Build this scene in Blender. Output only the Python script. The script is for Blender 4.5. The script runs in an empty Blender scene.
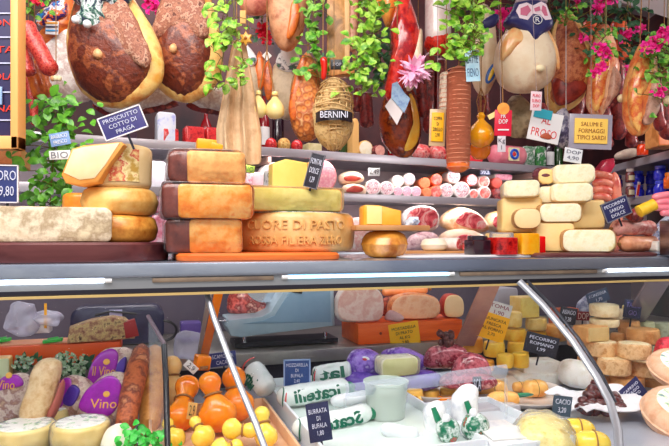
import bpy, bmesh, math, random
from mathutils import Vector, Matrix, Euler, noise
R = math.radians; PI = math.pi
random.seed(11)
SC = bpy.context.scene; COL = SC.collection
F = 580.0; CX = 334.5; HY = 240.0; EYE = 1.5
def W(px, py, Y): return Vector(((px-CX)/F*Y, Y, EYE+(HY-py)/F*Y))   # a point of the place, at its own distance Y
def SZ(n, Y): return n*Y/F
AC = 18.0; AW = 24.0          # the counter and the back wall run at these angles
nC = (-math.sin(R(AC)), math.cos(R(AC))); eC = (math.cos(R(AC)), math.sin(R(AC)))
nW = (-math.sin(R(AW)), math.cos(R(AW))); eW = (math.cos(R(AW)), math.sin(R(AW)))
def YC(px, s=0.0): u = (px-CX)/F; return (1.1*nC[1]+s)/(nC[1]+nC[0]*u)
def YB(px, s=0.0): u = (px-CX)/F; return (2.4*nW[1]+s)/(nW[1]+nW[0]*u)
def PC(t, s, z): return Vector((eC[0]*t+nC[0]*s, 1.1+eC[1]*t+nC[1]*s, z))   # counter frame
def PW(t, s, z): return Vector((eW[0]*t+nW[0]*s, 2.4+eW[1]*t+nW[1]*s, z))   # back wall frame
ZTOP = 1.462; ZDECK = 1.10; ZLEDGE = 1.1975; ZS1 = 1.864; ZS2 = 1.694; ZS3 = 1.45

# ---------------------------------------------------------------- materials
def lin(c):
    out = []; gy = sum(c[:3])/3.0
    for v in c[:3]:
        v = min(255.0, max(0.0, gy+(v-gy)*1.10))/255.0
        out.append(v/12.92 if v <= .04045 else ((v+.055)/1.055)**2.4)
    return (*out, 1.0)
MATS = {}
def mat(name, cols, scale=20, rough=.5, bump=0.0, kind='noise', stops=None, metal=0.0, coat=0.0, sss=0.0,
        bscale=None, detail=6, spec=.5, emit=None, es=0.0, trans=0.0, alpha=1.0, dist=0.0, axis='Z', stretch=None, const=False):
    if name in MATS: return MATS[name]
    m = bpy.data.materials.new(name); m.use_nodes = True; MATS[name] = m
    nt = m.node_tree; N = nt.nodes; L = nt.links
    b = N['Principled BSDF']
    b.inputs['Roughness'].default_value = rough; b.inputs['Metallic'].default_value = metal
    b.inputs['Coat Weight'].default_value = coat; b.inputs['Coat Roughness'].default_value = .15
    b.inputs['Specular IOR Level'].default_value = spec
    b.inputs['Transmission Weight'].default_value = trans; b.inputs['Alpha'].default_value = alpha
    if sss: b.inputs['Subsurface Weight'].default_value = sss; b.inputs['Subsurface Radius'].default_value = (.02, .01, .006); b.inputs['Subsurface Scale'].default_value = .5
    if emit: b.inputs['Emission Color'].default_value = lin(emit); b.inputs['Emission Strength'].default_value = es
    if not isinstance(cols, list): cols = [cols]
    if len(cols) == 1 and not bump:
        b.inputs['Base Color'].default_value = lin(cols[0]); return m
    tc = N.new('ShaderNodeTexCoord'); mp = N.new('ShaderNodeMapping'); L.new(tc.outputs['Object'], mp.inputs[0])
    if stretch: mp.inputs['Scale'].default_value = stretch
    def tex(kind, scale, det):
        if kind == 'noise':
            t = N.new('ShaderNodeTexNoise'); t.inputs['Scale'].default_value = scale; t.inputs['Detail'].default_value = det
            t.inputs['Roughness'].default_value = .62; t.inputs['Distortion'].default_value = dist; o = t.outputs['Fac']
        elif kind == 'voronoi':
            t = N.new('ShaderNodeTexVoronoi'); t.inputs['Scale'].default_value = scale; o = t.outputs['Distance']
        elif kind == 'cells':
            t = N.new('ShaderNodeTexVoronoi'); t.inputs['Scale'].default_value = scale; o = t.outputs['Color']
        elif kind == 'bands':
            t = N.new('ShaderNodeTexWave'); t.wave_type = 'BANDS'; t.bands_direction = axis; t.inputs['Scale'].default_value = scale
            t.inputs['Distortion'].default_value = dist; t.inputs['Detail Scale'].default_value = 2; o = t.outputs['Fac']
        elif kind == 'rings':
            t = N.new('ShaderNodeTexWave'); t.wave_type = 'RINGS'; t.rings_direction = axis; t.inputs['Scale'].default_value = scale
            t.inputs['Distortion'].default_value = dist; t.inputs['Detail Scale'].default_value = 2; o = t.outputs['Fac']
        elif kind == 'checker':
            t = N.new('ShaderNodeTexChecker'); t.inputs['Scale'].default_value = scale; o = t.outputs['Fac']
        L.new(mp.outputs[0], t.inputs['Vector']); return o
    o = tex(kind, scale, detail)
    if len(cols) > 1:
        r = N.new('ShaderNodeValToRGB'); L.new(o, r.inputs[0]); cr = r.color_ramp
        if const: cr.interpolation = 'CONSTANT'
        if not stops:
            a0, a1 = (.34, .66) if kind == 'noise' else (0, 1)
            stops = [a0+(a1-a0)*i/(len(cols)-1) for i in range(len(cols))]
        while len(cr.elements) < len(cols): cr.elements.new(.5)
        for e, s, c in zip(cr.elements, stops, cols): e.position = s; e.color = lin(c)
        L.new(r.outputs[0], b.inputs['Base Color'])
    else: b.inputs['Base Color'].default_value = lin(cols[0])
    if bump:
        ob = tex(kind if kind != 'cells' else 'voronoi', bscale, detail) if bscale else o
        bp = N.new('ShaderNodeBump'); bp.inputs['Strength'].default_value = bump; bp.inputs['Distance'].default_value = .004
        L.new(ob, bp.inputs['Height']); L.new(bp.outputs[0], b.inputs['Normal'])
    return m
def film(name, tint=(235, 235, 240), rough=.12, white=.06, bump=.6, scale=60, ior=1.3):
    """thin clear wrap: mostly see-through, glossy where it creases"""
    if name in MATS: return MATS[name]
    m = bpy.data.materials.new(name); m.use_nodes = True; MATS[name] = m
    nt = m.node_tree; N = nt.nodes; L = nt.links
    b = N['Principled BSDF']; b.inputs['Base Color'].default_value = lin(tint); b.inputs['Roughness'].default_value = rough
    tr = N.new('ShaderNodeBsdfTransparent'); mx = N.new('ShaderNodeMixShader'); fr = N.new('ShaderNodeFresnel'); fr.inputs[0].default_value = ior
    tc = N.new('ShaderNodeTexCoord'); nz = N.new('ShaderNodeTexNoise'); nz.inputs['Scale'].default_value = scale; nz.inputs['Detail'].default_value = 4
    L.new(tc.outputs['Object'], nz.inputs['Vector']); bp = N.new('ShaderNodeBump'); bp.inputs['Strength'].default_value = bump; bp.inputs['Distance'].default_value = .006
    L.new(nz.outputs['Fac'], bp.inputs['Height']); L.new(bp.outputs[0], b.inputs['Normal']); L.new(bp.outputs[0], fr.inputs['Normal'])
    ad = N.new('ShaderNodeMath'); ad.operation = 'ADD'; ad.use_clamp = True; L.new(fr.outputs[0], ad.inputs[0]); ad.inputs[1].default_value = white
    L.new(ad.outputs[0], mx.inputs[0]); L.new(tr.outputs[0], mx.inputs[1]); L.new(b.outputs[0], mx.inputs[2])
    L.new(mx.outputs[0], N['Material Output'].inputs['Surface']); return m

# ---------------------------------------------------------------- geometry builder
class G:
    def __init__(s): s.v = []; s.f = []
    def add(s, vs, fs):
        o = len(s.v); s.v += [Vector(v) for v in vs]; s.f += [tuple(i+o for i in f) for f in fs]; return s
    def box(s, c, d, rot=None, bev=0.0):
        bm = bmesh.new(); bmesh.ops.create_cube(bm, size=1)
        bmesh.ops.scale(bm, vec=d, verts=bm.verts)
        if bev: bmesh.ops.bevel(bm, geom=bm.edges[:], offset=bev, segments=2, affect='EDGES', profile=.6)
        M = Matrix.Translation(c)
        if rot: M = M @ Euler(rot).to_matrix().to_4x4()
        bm.transform(M); bm.verts.index_update()
        s.add([v.co.copy() for v in bm.verts], [[v.index for v in f.verts] for f in bm.faces]); bm.free(); return s
    def lathe(s, prof, c=(0, 0, 0), seg=28, sx=1.0, sy=1.0, M=None):
        """profile of (radius, z) about the z axis"""
        vs = []; fs = []; n = len(prof)
        for i, (r, z) in enumerate(prof):
            for k in range(seg):
                a = 2*PI*k/seg; vs.append(Vector((math.cos(a)*r*sx, math.sin(a)*r*sy, z)))
        for i in range(n-1):
            for k in range(seg):
                k2 = (k+1) % seg; fs.append((i*seg+k, i*seg+k2, (i+1)*seg+k2, (i+1)*seg+k))
        if prof[0][0] > 1e-5: fs.append(tuple(range(seg-1, -1, -1)))
        if prof[-1][0] > 1e-5: fs.append(tuple((n-1)*seg+k for k in range(seg)))
        T = Matrix.Translation(c) @ (M if M else Matrix.Identity(4))
        return s.add([T @ v for v in vs], fs)
    def tube(s, path, rad, seg=10, caps=True, flat=1.0):
        P = [Vector(p) for p in path]; n = len(P)
        rs = rad if isinstance(rad, (list, tuple)) else [rad]*n
        vs = []; fs = []; up = None
        for i in range(n):
            t = (P[min(i+1, n-1)]-P[max(i-1, 0)]).normalized()
            if up is None: up = Vector((0, 1, 0)) if abs(t.y) < .9 else Vector((1, 0, 0))
            a = (up-t*up.dot(t))
            if a.length < 1e-4: a = Vector((1, 0, .1))-t*Vector((1, 0, .1)).dot(t)
            a.normalize(); b = t.cross(a).normalized(); up = a
            for k in range(seg):
                q = 2*PI*k/seg; vs.append(P[i]+a*math.cos(q)*rs[i]*flat+b*math.sin(q)*rs[i])
        for i in range(n-1):
            for k in range(seg):
                k2 = (k+1) % seg; fs.append((i*seg+k, i*seg+k2, (i+1)*seg+k2, (i+1)*seg+k))
        if caps: fs.append(tuple(range(seg-1, -1, -1))); fs.append(tuple((n-1)*seg+k for k in range(seg)))
        return s.add(vs, fs)
    def sausage(s, p0, p1, r, bend=(0, 0, 0), n=14, seg=16, taper=1.0, lump=0.0, flat=1.0, end=.16):
        p0 = Vector(p0); p1 = Vector(p1); bend = Vector(bend); P = []; Rr = []
        for i in range(n+1):
            t = i/n; tt = .5-.5*math.cos(PI*t)
            P.append(p0.lerp(p1, tt)+bend*4*tt*(1-tt))
            e = min(1, min(tt, 1-tt)/end); rr = r*math.sqrt(max(0.0, 1-(1-e)**2))*(1+(taper-1)*tt)
            rr *= 1+lump*noise.noise(Vector((tt*7, r*90, p0.x*40)))
            Rr.append(max(rr, r*.12))
        return s.tube(P, Rr, seg, flat=flat)
    def ball(s, c, r, seg=20, rings=12, M=None):
        if not isinstance(r, (tuple, list)): r = (r, r, r)
        vs = []; fs = []
        prof = [(math.sin(PI*i/rings), -math.cos(PI*i/rings)) for i in range(rings+1)]
        vs.append(Vector((0, 0, -1)))
        for i in range(1, rings):
            for k in range(seg):
                a = 2*PI*k/seg; vs.append(Vector((prof[i][0]*math.cos(a), prof[i][0]*math.sin(a), prof[i][1])))
        vs.append(Vector((0, 0, 1))); last = len(vs)-1
        for k in range(seg): fs.append((0, 1+(k+1) % seg, 1+k)); fs.append((last, last-seg+k, last-seg+(k+1) % seg))
        for i in range(rings-2):
            for k in range(seg):
                k2 = (k+1) % seg; a = 1+i*seg; b = a+seg; fs.append((a+k, a+k2, b+k2, b+k))
        T = Matrix.Translation(c) @ (M if M else Matrix.Identity(4)) @ Matrix.Diagonal((*r, 1))
        return s.add([T @ v for v in vs], fs)
    def puffy(s, pts, df, db, m=6, pw=.75, n=44, smooth=True, c=None):
        """closed (x,z) outline given a real rounded body, df towards -y and db towards +y"""
        pts = resample(pts, n, smooth); n = len(pts)
        cx, cz = c if c else (sum(p[0] for p in pts)/n, sum(p[1] for p in pts)/n)
        vs = []; fs = []; rings = []
        A = [(-j/m) for j in range(m-1, 0, -1)]+[0]+[(j/m) for j in range(1, m)]
        for a in A:
            q = a*PI/2; k = math.cos(q)**pw; y = (df if a < 0 else db)*math.sin(q)
            rings.append((k, y))
        for k, y in rings:
            for p in pts: vs.append(Vector((cx+(p[0]-cx)*k, y, cz+(p[1]-cz)*k)))
        for i in range(len(rings)-1):
            for k in range(n):
                k2 = (k+1) % n; fs.append((i*n+k, i*n+k2, (i+1)*n+k2, (i+1)*n+k))
        vs.append(Vector((cx, -df, cz))); f0 = len(vs)-1; vs.append(Vector((cx, db, cz))); b0 = len(vs)-1
        L = (len(rings)-1)*n
        for k in range(n): k2 = (k+1) % n; fs.append((f0, k2, k)); fs.append((b0, L+k, L+k2))
        return s.add(vs, fs)
    def prism(s, pts, y0, y1, bev=0.0, n=0, taper=1.0):
        """(x,z) outline extruded from y0 to y1"""
        if n: pts = resample(pts, n, True)
        k = len(pts); cx = sum(p[0] for p in pts)/k; cz = sum(p[1] for p in pts)/k
        w = max(abs(p[0]-cx) for p in pts); h = max(abs(p[1]-cz) for p in pts)
        q = 1-bev/max(min(w, h), 1e-5) if bev else 1
        sgn = 1 if y1 > y0 else -1
        rings = [(y0, q), (y0+sgn*bev*.3, 1-(1-q)*.3), (y0+sgn*bev, 1), (y1-sgn*bev, taper), (y1, taper*q)] if bev else [(y0, 1), (y1, taper)]
        vs = [Vector((cx+(p[0]-cx)*kk, y, cz+(p[1]-cz)*kk)) for y, kk in rings for p in pts]; fs = []
        for i in range(len(rings)-1):
            for j in range(k): j2 = (j+1) % k; fs.append((i*k+j, i*k+j2, (i+1)*k+j2, (i+1)*k+j))
        fs.append(tuple(range(k-1, -1, -1))); fs.append(tuple((len(rings)-1)*k+j for j in range(k)))
        return s.add(vs, fs)
    def leaf(s, p, d, nrm, l, w, curl=.25):
        d = Vector(d).normalized(); sd = d.cross(Vector(nrm)); 
        if sd.length < 1e-3: sd = Vector((1, 0, 0))
        sd.normalize(); nn = sd.cross(d).normalized(); p = Vector(p); vs = []; fs = []
        prof = [(0, .12), (.25, .75), (.5, 1), (.78, .72), (1, .06)]
        for t, k in prof:
            base = p+d*l*t+nn*curl*l*(t*(1-t))*1.6-nn*curl*l*t*t*.5
            for q in (-1, 0, 1): vs.append(base+sd*w*.5*k*q+nn*abs(q)*w*.14*k)
        for i in range(len(prof)-1):
            for q in (0, 1): a = i*3+q; fs.append((a, a+1, a+4, a+3))
        return s.add(vs, fs)
    def warp(s, amp, freq, seed=0.0):
        for v in s.v:
            q = Vector((v.x*freq+seed, v.y*freq, v.z*freq)); v += Vector((noise.noise(q), noise.noise(q+Vector((9, 0, 3))), noise.noise(q+Vector((0, 7, 5)))))*amp
        return s
    def xf(s, M):
        s.v = [M @ v for v in s.v]; return s
    def mesh(s, name, m, sharp=38):
        me = bpy.data.meshes.new(name); me.from_pydata([tuple(v) for v in s.v], [], s.f)
        bm = bmesh.new(); bm.from_mesh(me); bmesh.ops.recalc_face_normals(bm, faces=bm.faces); bm.to_mesh(me); bm.free()
        for ma in (m if isinstance(m, (list, tuple)) else [m]): me.materials.append(ma)
        me.shade_smooth(); me.set_sharp_from_angle(angle=R(sharp)); return me
    def part(s, name, m, parent=None, loc=(0, 0, 0), rot=(0, 0, 0), label=None):
        o = bpy.data.objects.new(name, s.mesh(name, m)); COL.objects.link(o); o.location = loc; o.rotation_euler = rot
        if parent: o.parent = parent
        if label: o['label'] = label
        return o
def resample(pts, n, smooth=True):
    P = [Vector((p[0], p[1])) for p in pts]; k = len(P); out = []
    if not smooth:
        per = [(P[(i+1) % k]-P[i]).length for i in range(k)]; tot = sum(per)
        for j in range(n):
            t = tot*j/n; i = 0
            while t > per[i]: t -= per[i]; i += 1
            q = P[i].lerp(P[(i+1) % k], t/per[i]); out.append((q.x, q.y))
        return out
    sub = []
    for i in range(k):
        a, b, c, d = P[i-1], P[i], P[(i+1) % k], P[(i+2) % k]
        for j in range(10):
            t = j/10; sub.append(.5*((2*b)+(c-a)*t+(2*a-5*b+4*c-d)*t*t+(3*b-a-3*c+d)*t**3))
    return resample([(q.x, q.y) for q in sub], n, False)
def rrect(w, h, r, n=6, z0=0.0):
    """rounded rectangle outline, sitting on z0"""
    r = min(r, w*.499, h*.499); out = []
    for (cx, cz, a0) in ((w/2-r, h-r, 0), (-w/2+r, h-r, 90), (-w/2+r, r, 180), (w/2-r, r, 270)):
        for i in range(n+1):
            a = R(a0+90*i/n); out.append((cx+r*math.cos(a), z0+cz+r*math.sin(a)))
    return out
def wheelprof(r, h, b, bulge=0.0):
    p = [(r-b, 0)]
    for i in range(1, 5): a = PI/2*i/4; p.append((r-b+b*math.sin(a), b-b*math.cos(a)))
    for t in (.3, .5, .7): p.append((r+bulge*math.sin(PI*t), b+(h-2*b)*t))
    for i in range(0, 5): a = PI/2*i/4; p.append((r-b+b*math.cos(a), h-b+b*math.sin(a)))
    return [(0, 0)]+p+[(0, h)]

def thing(name, label, cat, loc, rot=0.0, group=None, kind=None):
    o = bpy.data.objects.new(name, None); COL.objects.link(o); o.empty_display_size = .03
    o.location = loc; o.rotation_euler = rot if isinstance(rot, (tuple, list)) else (0, 0, rot)
    o['label'] = label; o['category'] = cat
    if group: o['group'] = group
    if kind: o['kind'] = kind
    return o
def tag(o, label, cat, group=None, kind=None):
    o['label'] = label; o['category'] = cat
    if group: o['group'] = group
    if kind: o['kind'] = kind
    return o
def struct(name, g, m):
    o = g.part(name, m); o['kind'] = 'structure'; return o
def copytree(src, loc, rot=None, label=None, scale=None):
    c = src.copy(); COL.objects.link(c); c.location = loc
    if rot is not None: c.rotation_euler = rot
    if label: c['label'] = label
    if scale: c.scale = scale if isinstance(scale, (tuple, list)) else (scale,)*3
    for ch in list(src.children):
        d = ch.copy(); COL.objects.link(d); d.parent = c
        for g2 in list(ch.children): e = g2.copy(); COL.objects.link(e); e.parent = d
    return c

def textmesh(body, w, h, m, parent, loc=(0, 0, 0), rot=(PI/2, 0, 0), name='lettering', depth=.0006, bend=None, mirror=False, keep=False, space=.85, bold=0.0):
    cu = bpy.data.curves.new('t', 'FONT'); cu.body = body; cu.align_x = 'CENTER'; cu.extrude = .02; cu.resolution_u = 2; cu.space_line = space
    if bold: cu.offset = bold
    ob = bpy.data.objects.new('t', cu); COL.objects.link(ob)
    dg = bpy.context.evaluated_depsgraph_get(); me = bpy.data.meshes.new_from_object(ob.evaluated_get(dg)); bpy.data.objects.remove(ob)
    xs = [v.co.x for v in me.vertices]; ys = [v.co.y for v in me.vertices]
    bw = max(xs)-min(xs); bh = max(ys)-min(ys); cx = (max(xs)+min(xs))/2; cy = (max(ys)+min(ys))/2
    sx = w/bw; sy = h/bh
    if keep: sx = sy = min(sx, sy)
    for v in me.vertices:
        x = (v.co.x-cx)*sx*(-1 if mirror else 1); y = (v.co.y-cy)*sy; z = v.co.z/.02*depth
        if bend:   # wrap round an upright cylinder of this radius: x -> angle, text stands up along y
            a = x/bend; v.co = ((bend+z)*math.sin(a), -(bend+z)*math.cos(a), y)
        else: v.co = (x, y, z)
    if mirror: me.flip_normals()
    me.materials.clear(); me.materials.append(m)
    o = bpy.data.objects.new(name, me); COL.objects.link(o); o.parent = parent; o.location = loc; o.rotation_euler = (0, 0, 0) if bend else rot
    me.name = name
    return o
# ---------------------------------------------------------------- shared materials
steel = mat('brushed_steel', [(150, 156, 166), (178, 184, 192)], scale=14, rough=.3, metal=1.0, stretch=(1, 1, 30), bump=.02)
steel_dark = mat('dark_steel', [(62, 62, 70)], rough=.35, metal=.8)
slicer_m = mat('cast_aluminium', [(160, 184, 198), (180, 202, 212)], scale=9, rough=.34, metal=.3)
chrome = mat('chrome', [(205, 208, 214)], rough=.14, metal=1.0)
black = mat('black_plastic', [(22, 20, 28)], rough=.35)
navy = mat('navy_board', [(30, 32, 66), (38, 42, 78)], scale=40, rough=.6)
slate = mat('slate_board', [(34, 33, 44), (46, 45, 58)], scale=60, rough=.6)
white = mat('white_paint', [(236, 236, 238)], rough=.5)
paper = mat('white_paper', [(240, 240, 236), (224, 224, 222)], scale=30, rough=.75)
chalk = mat('chalk', [(222, 224, 240)], rough=.8)
redink = mat('red_ink', [(226, 60, 40)], rough=.6)
blackink = mat('black_ink', [(40, 30, 30)], rough=.6)
yel_paper = mat('yellow_paper', [(250, 196, 44), (246, 186, 30)], scale=20, rough=.7)
lemon_paper = mat('pale_yellow_paper', [(248, 206, 104)], rough=.7)
wood = mat('pine_wood', [(222, 150, 84), (238, 172, 104), (206, 132, 66)], scale=9, rough=.5, kind='bands', axis='X', dist=5, bump=.1)
board_or = mat('orange_wood', [(206, 98, 38), (226, 122, 56), (190, 84, 30)], scale=24, rough=.4, stretch=(.12, 1, 1), bump=.1)
board_dk = mat('maroon_wood', [(78, 36, 38), (104, 56, 56), (62, 28, 34)], scale=18, rough=.34, stretch=(.12, 1, 1), bump=.1, coat=.3)
rope_m = mat('twine', [(176, 132, 84), (140, 98, 58)], scale=300, rough=.9, bump=.4)
green = mat('leaf_green', [(30, 84, 24), (80, 148, 40), (146, 196, 84), (42, 100, 28)], scale=40, rough=.45, spec=.4)
green_l = mat('leaf_lime', [(44, 100, 20), (104, 166, 36), (176, 212, 90), (66, 124, 24)], scale=40, rough=.45)
green_d = mat('leaf_dark', [(34, 74, 52), (62, 112, 74), (24, 52, 44)], scale=26, rough=.5)
magenta = mat('magenta_petal', [(232, 22, 122), (250, 60, 170), (200, 10, 80)], scale=30, rough=.6)
redpetal = mat('red_petal', [(214, 24, 56), (240, 50, 96)], scale=30, rough=.6)
wrap = film('clear_wrap')
wrap_soft = film('clear_wrap_soft', white=.0, bump=1.0, ior=1.27, rough=.1, scale=45)
glassm = film('pane_glass', tint=(240, 248, 250), rough=.03, white=.0, bump=0.0, ior=1.07)
acrylic = film('acrylic', tint=(236, 244, 252), rough=.08, white=.10, bump=.05)

# ---------------------------------------------------------------- the room
wall_m = mat('painted_panel', [(176, 156, 162), (190, 172, 174), (160, 140, 150)], scale=3, rough=.55, detail=3)
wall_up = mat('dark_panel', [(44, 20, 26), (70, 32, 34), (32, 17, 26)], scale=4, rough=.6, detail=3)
g = G(); M = Matrix.Translation((0, 2.4, 0)) @ Matrix.Rotation(R(AW), 4, 'Z')
g.box((-.3, .37, 1.4), (5.2, .06, 1.0)); g.xf(M); struct('wall_back', g, wall_m)
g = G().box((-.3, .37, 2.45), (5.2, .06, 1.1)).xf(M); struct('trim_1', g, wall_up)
g = G().box((-.3, .37, .45), (5.2, .06, .9)).xf(M); struct('trim_2', g, wall_m)
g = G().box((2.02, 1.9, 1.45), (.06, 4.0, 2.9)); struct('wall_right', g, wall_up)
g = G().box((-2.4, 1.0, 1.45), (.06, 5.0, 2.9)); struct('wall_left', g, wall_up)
floor_m = mat('floor_tiles', [(120, 100, 92), (96, 78, 74)], scale=3, kind='checker', rough=.4)
g = G().box((0, 1.0, -.03), (5.2, 6.4, .06)); struct('floor', g, floor_m)
g = G().box((0, 2.8, 2.93), (5.2, 2.6, .06)); struct('ceiling', g, mat('ceiling_paint', [(200, 190, 196)], rough=.8))
ang = math.atan2(.17, .293)
g = G().box((.9, -.5, 2.39), (2.6, 1.0, .12)).xf(Matrix.Translation((.957, 2.0, 0)) @ Matrix.Rotation(ang, 4, 'Z') @ Matrix.Translation((-.9+.0, 0, 0)))
struct('trim_3', g, mat('soffit_paint', [(226, 216, 214)], rough=.7))

# shelves on the back wall and right wall
def wall_shelf(z, t0, t1, label):
    t = thing('wall_shelf', label, 'shelf', PW((t0+t1)/2, .17, z-.025), R(AW))
    G().box((0, 0, .013), (t1-t0, .34, .024), bev=.003).part('shelf_board', steel, t)
    G().box((0, -.175, .008), (t1-t0, .012, .034), bev=.003).part('edge_strip', mat('light_trim', [(196, 190, 196)], rough=.35, metal=.4), t)
    for x in (t0+.35, (t0+t1)/2, t1-.35):
        G().prism([(-.006, 0), (.006, 0), (.006, -.03), (-.006, -.03)], -.14, .165).part('bracket', mat('bracket_tan', [(150, 120, 108)], rough=.5), t, loc=(x-(t0+t1)/2, 0, .0))
    return t
wall_shelf(ZS1, -2.0, 1.46, 'upper steel wall shelf carrying bottles and red packets')
wall_shelf(ZS2, -2.0, 1.46, 'lower steel wall shelf carrying rolled cold cuts')
def side_shelf(z, label):
    t = thing('side_shelf', label, 'shelf', (1.365+.17, 2.3, z-.025), 0)
    G().box((0, 0, .013), (.34, 1.45, .024), bev=.003).part('shelf_board', mat('shelf_grey', [(128, 118, 130)], rough=.4), t)
    G().box((-.175, 0, .008), (.012, 1.45, .034), bev=.003).part('edge_strip', MATS['light_trim'], t)
for z, l in ((ZS1, 'upper grey side shelf at right above the blue jars'), (ZS2, 'side shelf at right holding rows of blue jars')): side_shelf(z, l)
# back worktop, under the lower shelf
t = thing('back_worktop', 'pale steel worktop along the back wall holding cut hams', 'worktop', PW(-.3, .14, 0), R(AW))
G().box((0, -.03, ZS3-.02), (3.3, .34, .04), bev=.004).part('worktop_slab', steel, t)
G().box((0, -.03, .71), (3.3, .30, 1.42)).part('base_cabinet', mat('cabinet_grey', [(150, 146, 156)], rough=.5), t)

# hanging rack above the counter (its bars are above the picture)
t = thing('hanging_rack', 'steel rack of bars above the counter from which hams hang', 'rack', (0, 1.575, 2.3))
for y in (1.4, 1.5, 1.62, 1.75): G().tube([(-1.4, y-1.575, 0), (1.45, y-1.575, 0)], .011, 10).part('bar', steel, t)
for x in (-1.4, 1.45): G().box((x, 0, 0), (.03, .42, .03)).part('end_bar', steel, t)
for x in (-1.38, .0): G().tube([(x, .0, .0), (x, 0, .62)], .012).part('drop_rod', steel, t)

# ---------------------------------------------------------------- the glass counter
ct = thing('display_counter', 'long glass-fronted refrigerated deli counter with steel top', 'counter', (0, 1.1, 0), R(AC))
LN = 3.4; X0 = -.1
G().box((X0, .2, 1.449), (LN, .44, .026), bev=.006).part('top_slab', mat('slab_steel', [(150, 160, 182), (190, 198, 212), (120, 132, 160)], scale=5, rough=.25, metal=.75, stretch=(.3, 1, 1)), ct)
G().box((X0, .012, 1.427), (LN, .05, .018)).part('lamp_channel', mat('channel_grey', [(170, 172, 176)], rough=.3, metal=.6), ct)
G().box((X0, .002, 1.4135), (LN, .03, .013), bev=.003).part('front_rail', mat('rail_dark', [(58, 56, 66)], rough=.3, metal=.7), ct)
G().box((X0, -.016, 1.4075), (LN, .005, .004)).part('rail_gasket', mat('gasket_tan', [(196, 168, 112)], rough=.5), ct)
tube_m = mat('tube_light', [(255, 255, 255)], emit=(228, 240, 255), es=6.0)
tube_b = mat('tube_light_blue', [(255, 255, 255)], emit=(150, 220, 255), es=2.6)
for x0, x1, m_ in ((-1.1, -.40, tube_m), (-.10, .24, tube_b), (.62, .93, tube_m)):
    p = G().tube([(x0, -.0165, 1.4325), (x1, -.0165, 1.4325)], .0031, 12).part('tube_lamp', m_, ct)
    for x in (x0, x1): G().tube([(x-.006, -.0165, 1.4325), (x+.006, -.0165, 1.4325)], .0038, 10).part('end_cap', white, p)
for x0, x1 in ((-.33, -.12), (.26, .60)): G().box(((x0+x1)/2, -.014, 1.4315), (x1-x0, .006, .008), bev=.002).part('lamp_cover', mat('cover_bronze', [(120, 104, 96), (160, 140, 120)], scale=20, rough=.4, metal=.4), ct)
# deck, rear ledge and carcass
deck_m = mat('deck_white', [(200, 204, 214), (186, 192, 206)], scale=6, rough=.3, metal=.2)
G().box((X0, .125, ZDECK-.015), (LN, .85, .03)).part('deck', deck_m, ct)
G().box((X0, .70, ZLEDGE-.018), (LN, .40, .036), bev=.004).part('rear_ledge', mat('ledge_steel', [(150, 148, 144), (176, 172, 166)], scale=8, rough=.35, metal=.7), ct)
G().box((X0, .545, 1.13), (LN, .012, .065)).part('ledge_riser', mat('riser_dark', [(44, 38, 52)], rough=.6), ct)
G().box((X0, .25, .52), (LN, 1.1, 1.04), bev=.01).part('carcass', mat('carcass_cream', [(214, 210, 206)], rough=.4), ct)
G().box((X0, .895, 1.315), (LN, .012, .23)).part('added_dark_backdrop', mat('backdrop_dark', [(74, 68, 84), (98, 90, 104)], scale=3, rough=.4), ct)  # dark sheet added so light from behind does not wash out the case
# inclined front panes with their chrome struts
g = G().add([(X0-LN/2, -.012, 1.406), (X0+LN/2, -.012, 1.406), (X0+LN/2, -.30, 1.10), (X0-LN/2, -.30, 1.10)], [(0, 1, 2, 3)])
g.add([(X0-LN/2, -.016, 1.404), (X0+LN/2, -.016, 1.404), (X0+LN/2, -.304, 1.10), (X0-LN/2, -.304, 1.10)], [(0, 1, 2, 3)])
g.part('front_glass', glassm, ct)
inv = ct.matrix_basis.inverted() if False else (Matrix.Translation((0, 1.1, 0)) @ Matrix.Rotation(R(AC), 4, 'Z')).inverted()
def cw(px, py, Y): return inv @ W(px, py, Y)
strut_m = mat('strut_satin', [(176, 178, 186)], rough=.38, metal=.75)
def strut(pts, r, name, m, flat=.5, parent=ct, seg=12): return G().tube([cw(*p) for p in pts], r, seg, flat=flat).part(name, m, parent)
strut([(206, 291, 1.035), (214, 318, 1.02), (226, 350, .99), (240, 386, .95), (256, 424, .91), (270, 462, .86)], .0052, 'glass_strut', strut_m)
strut([(519, 281, 1.20), (543, 305, 1.18), (572, 340, 1.14), (596, 376, 1.09), (610, 402, 1.05), (618, 430, 1.0), (620, 462, .95)], .0075, 'glass_strut', strut_m)
strut([(527, 281, 1.215), (552, 306, 1.20), (578, 338, 1.17), (600, 372, 1.12), (615, 402, 1.07)], .004, 'strut_seal', steel_dark)
# end plate between the two left bays: dark edged acrylic
strut([(164, 345, 1.16), (166, 380, 1.12), (167, 420, 1.08), (168, 462, 1.04)], .0055, 'divider_post', black, 1)
strut([(148, 316, 1.24), (165, 345, 1.16)], .004, 'divider_brace', mat('grey_brace', [(150, 132, 140)], rough=.3, metal=.3), 1)
a, b, c, d = cw(148, 318, 1.24), cw(165, 346, 1.16), cw(168, 462, 1.04), cw(150, 462, 1.10)
g = G().add([a, b, c, d], [(0, 1, 2, 3)]); q = Vector((.002, .002, 0)); g.add([a+q, b+q, c+q, d+q], [(0, 1, 2, 3)]); g.part('divider_pane', glassm, ct)
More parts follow.
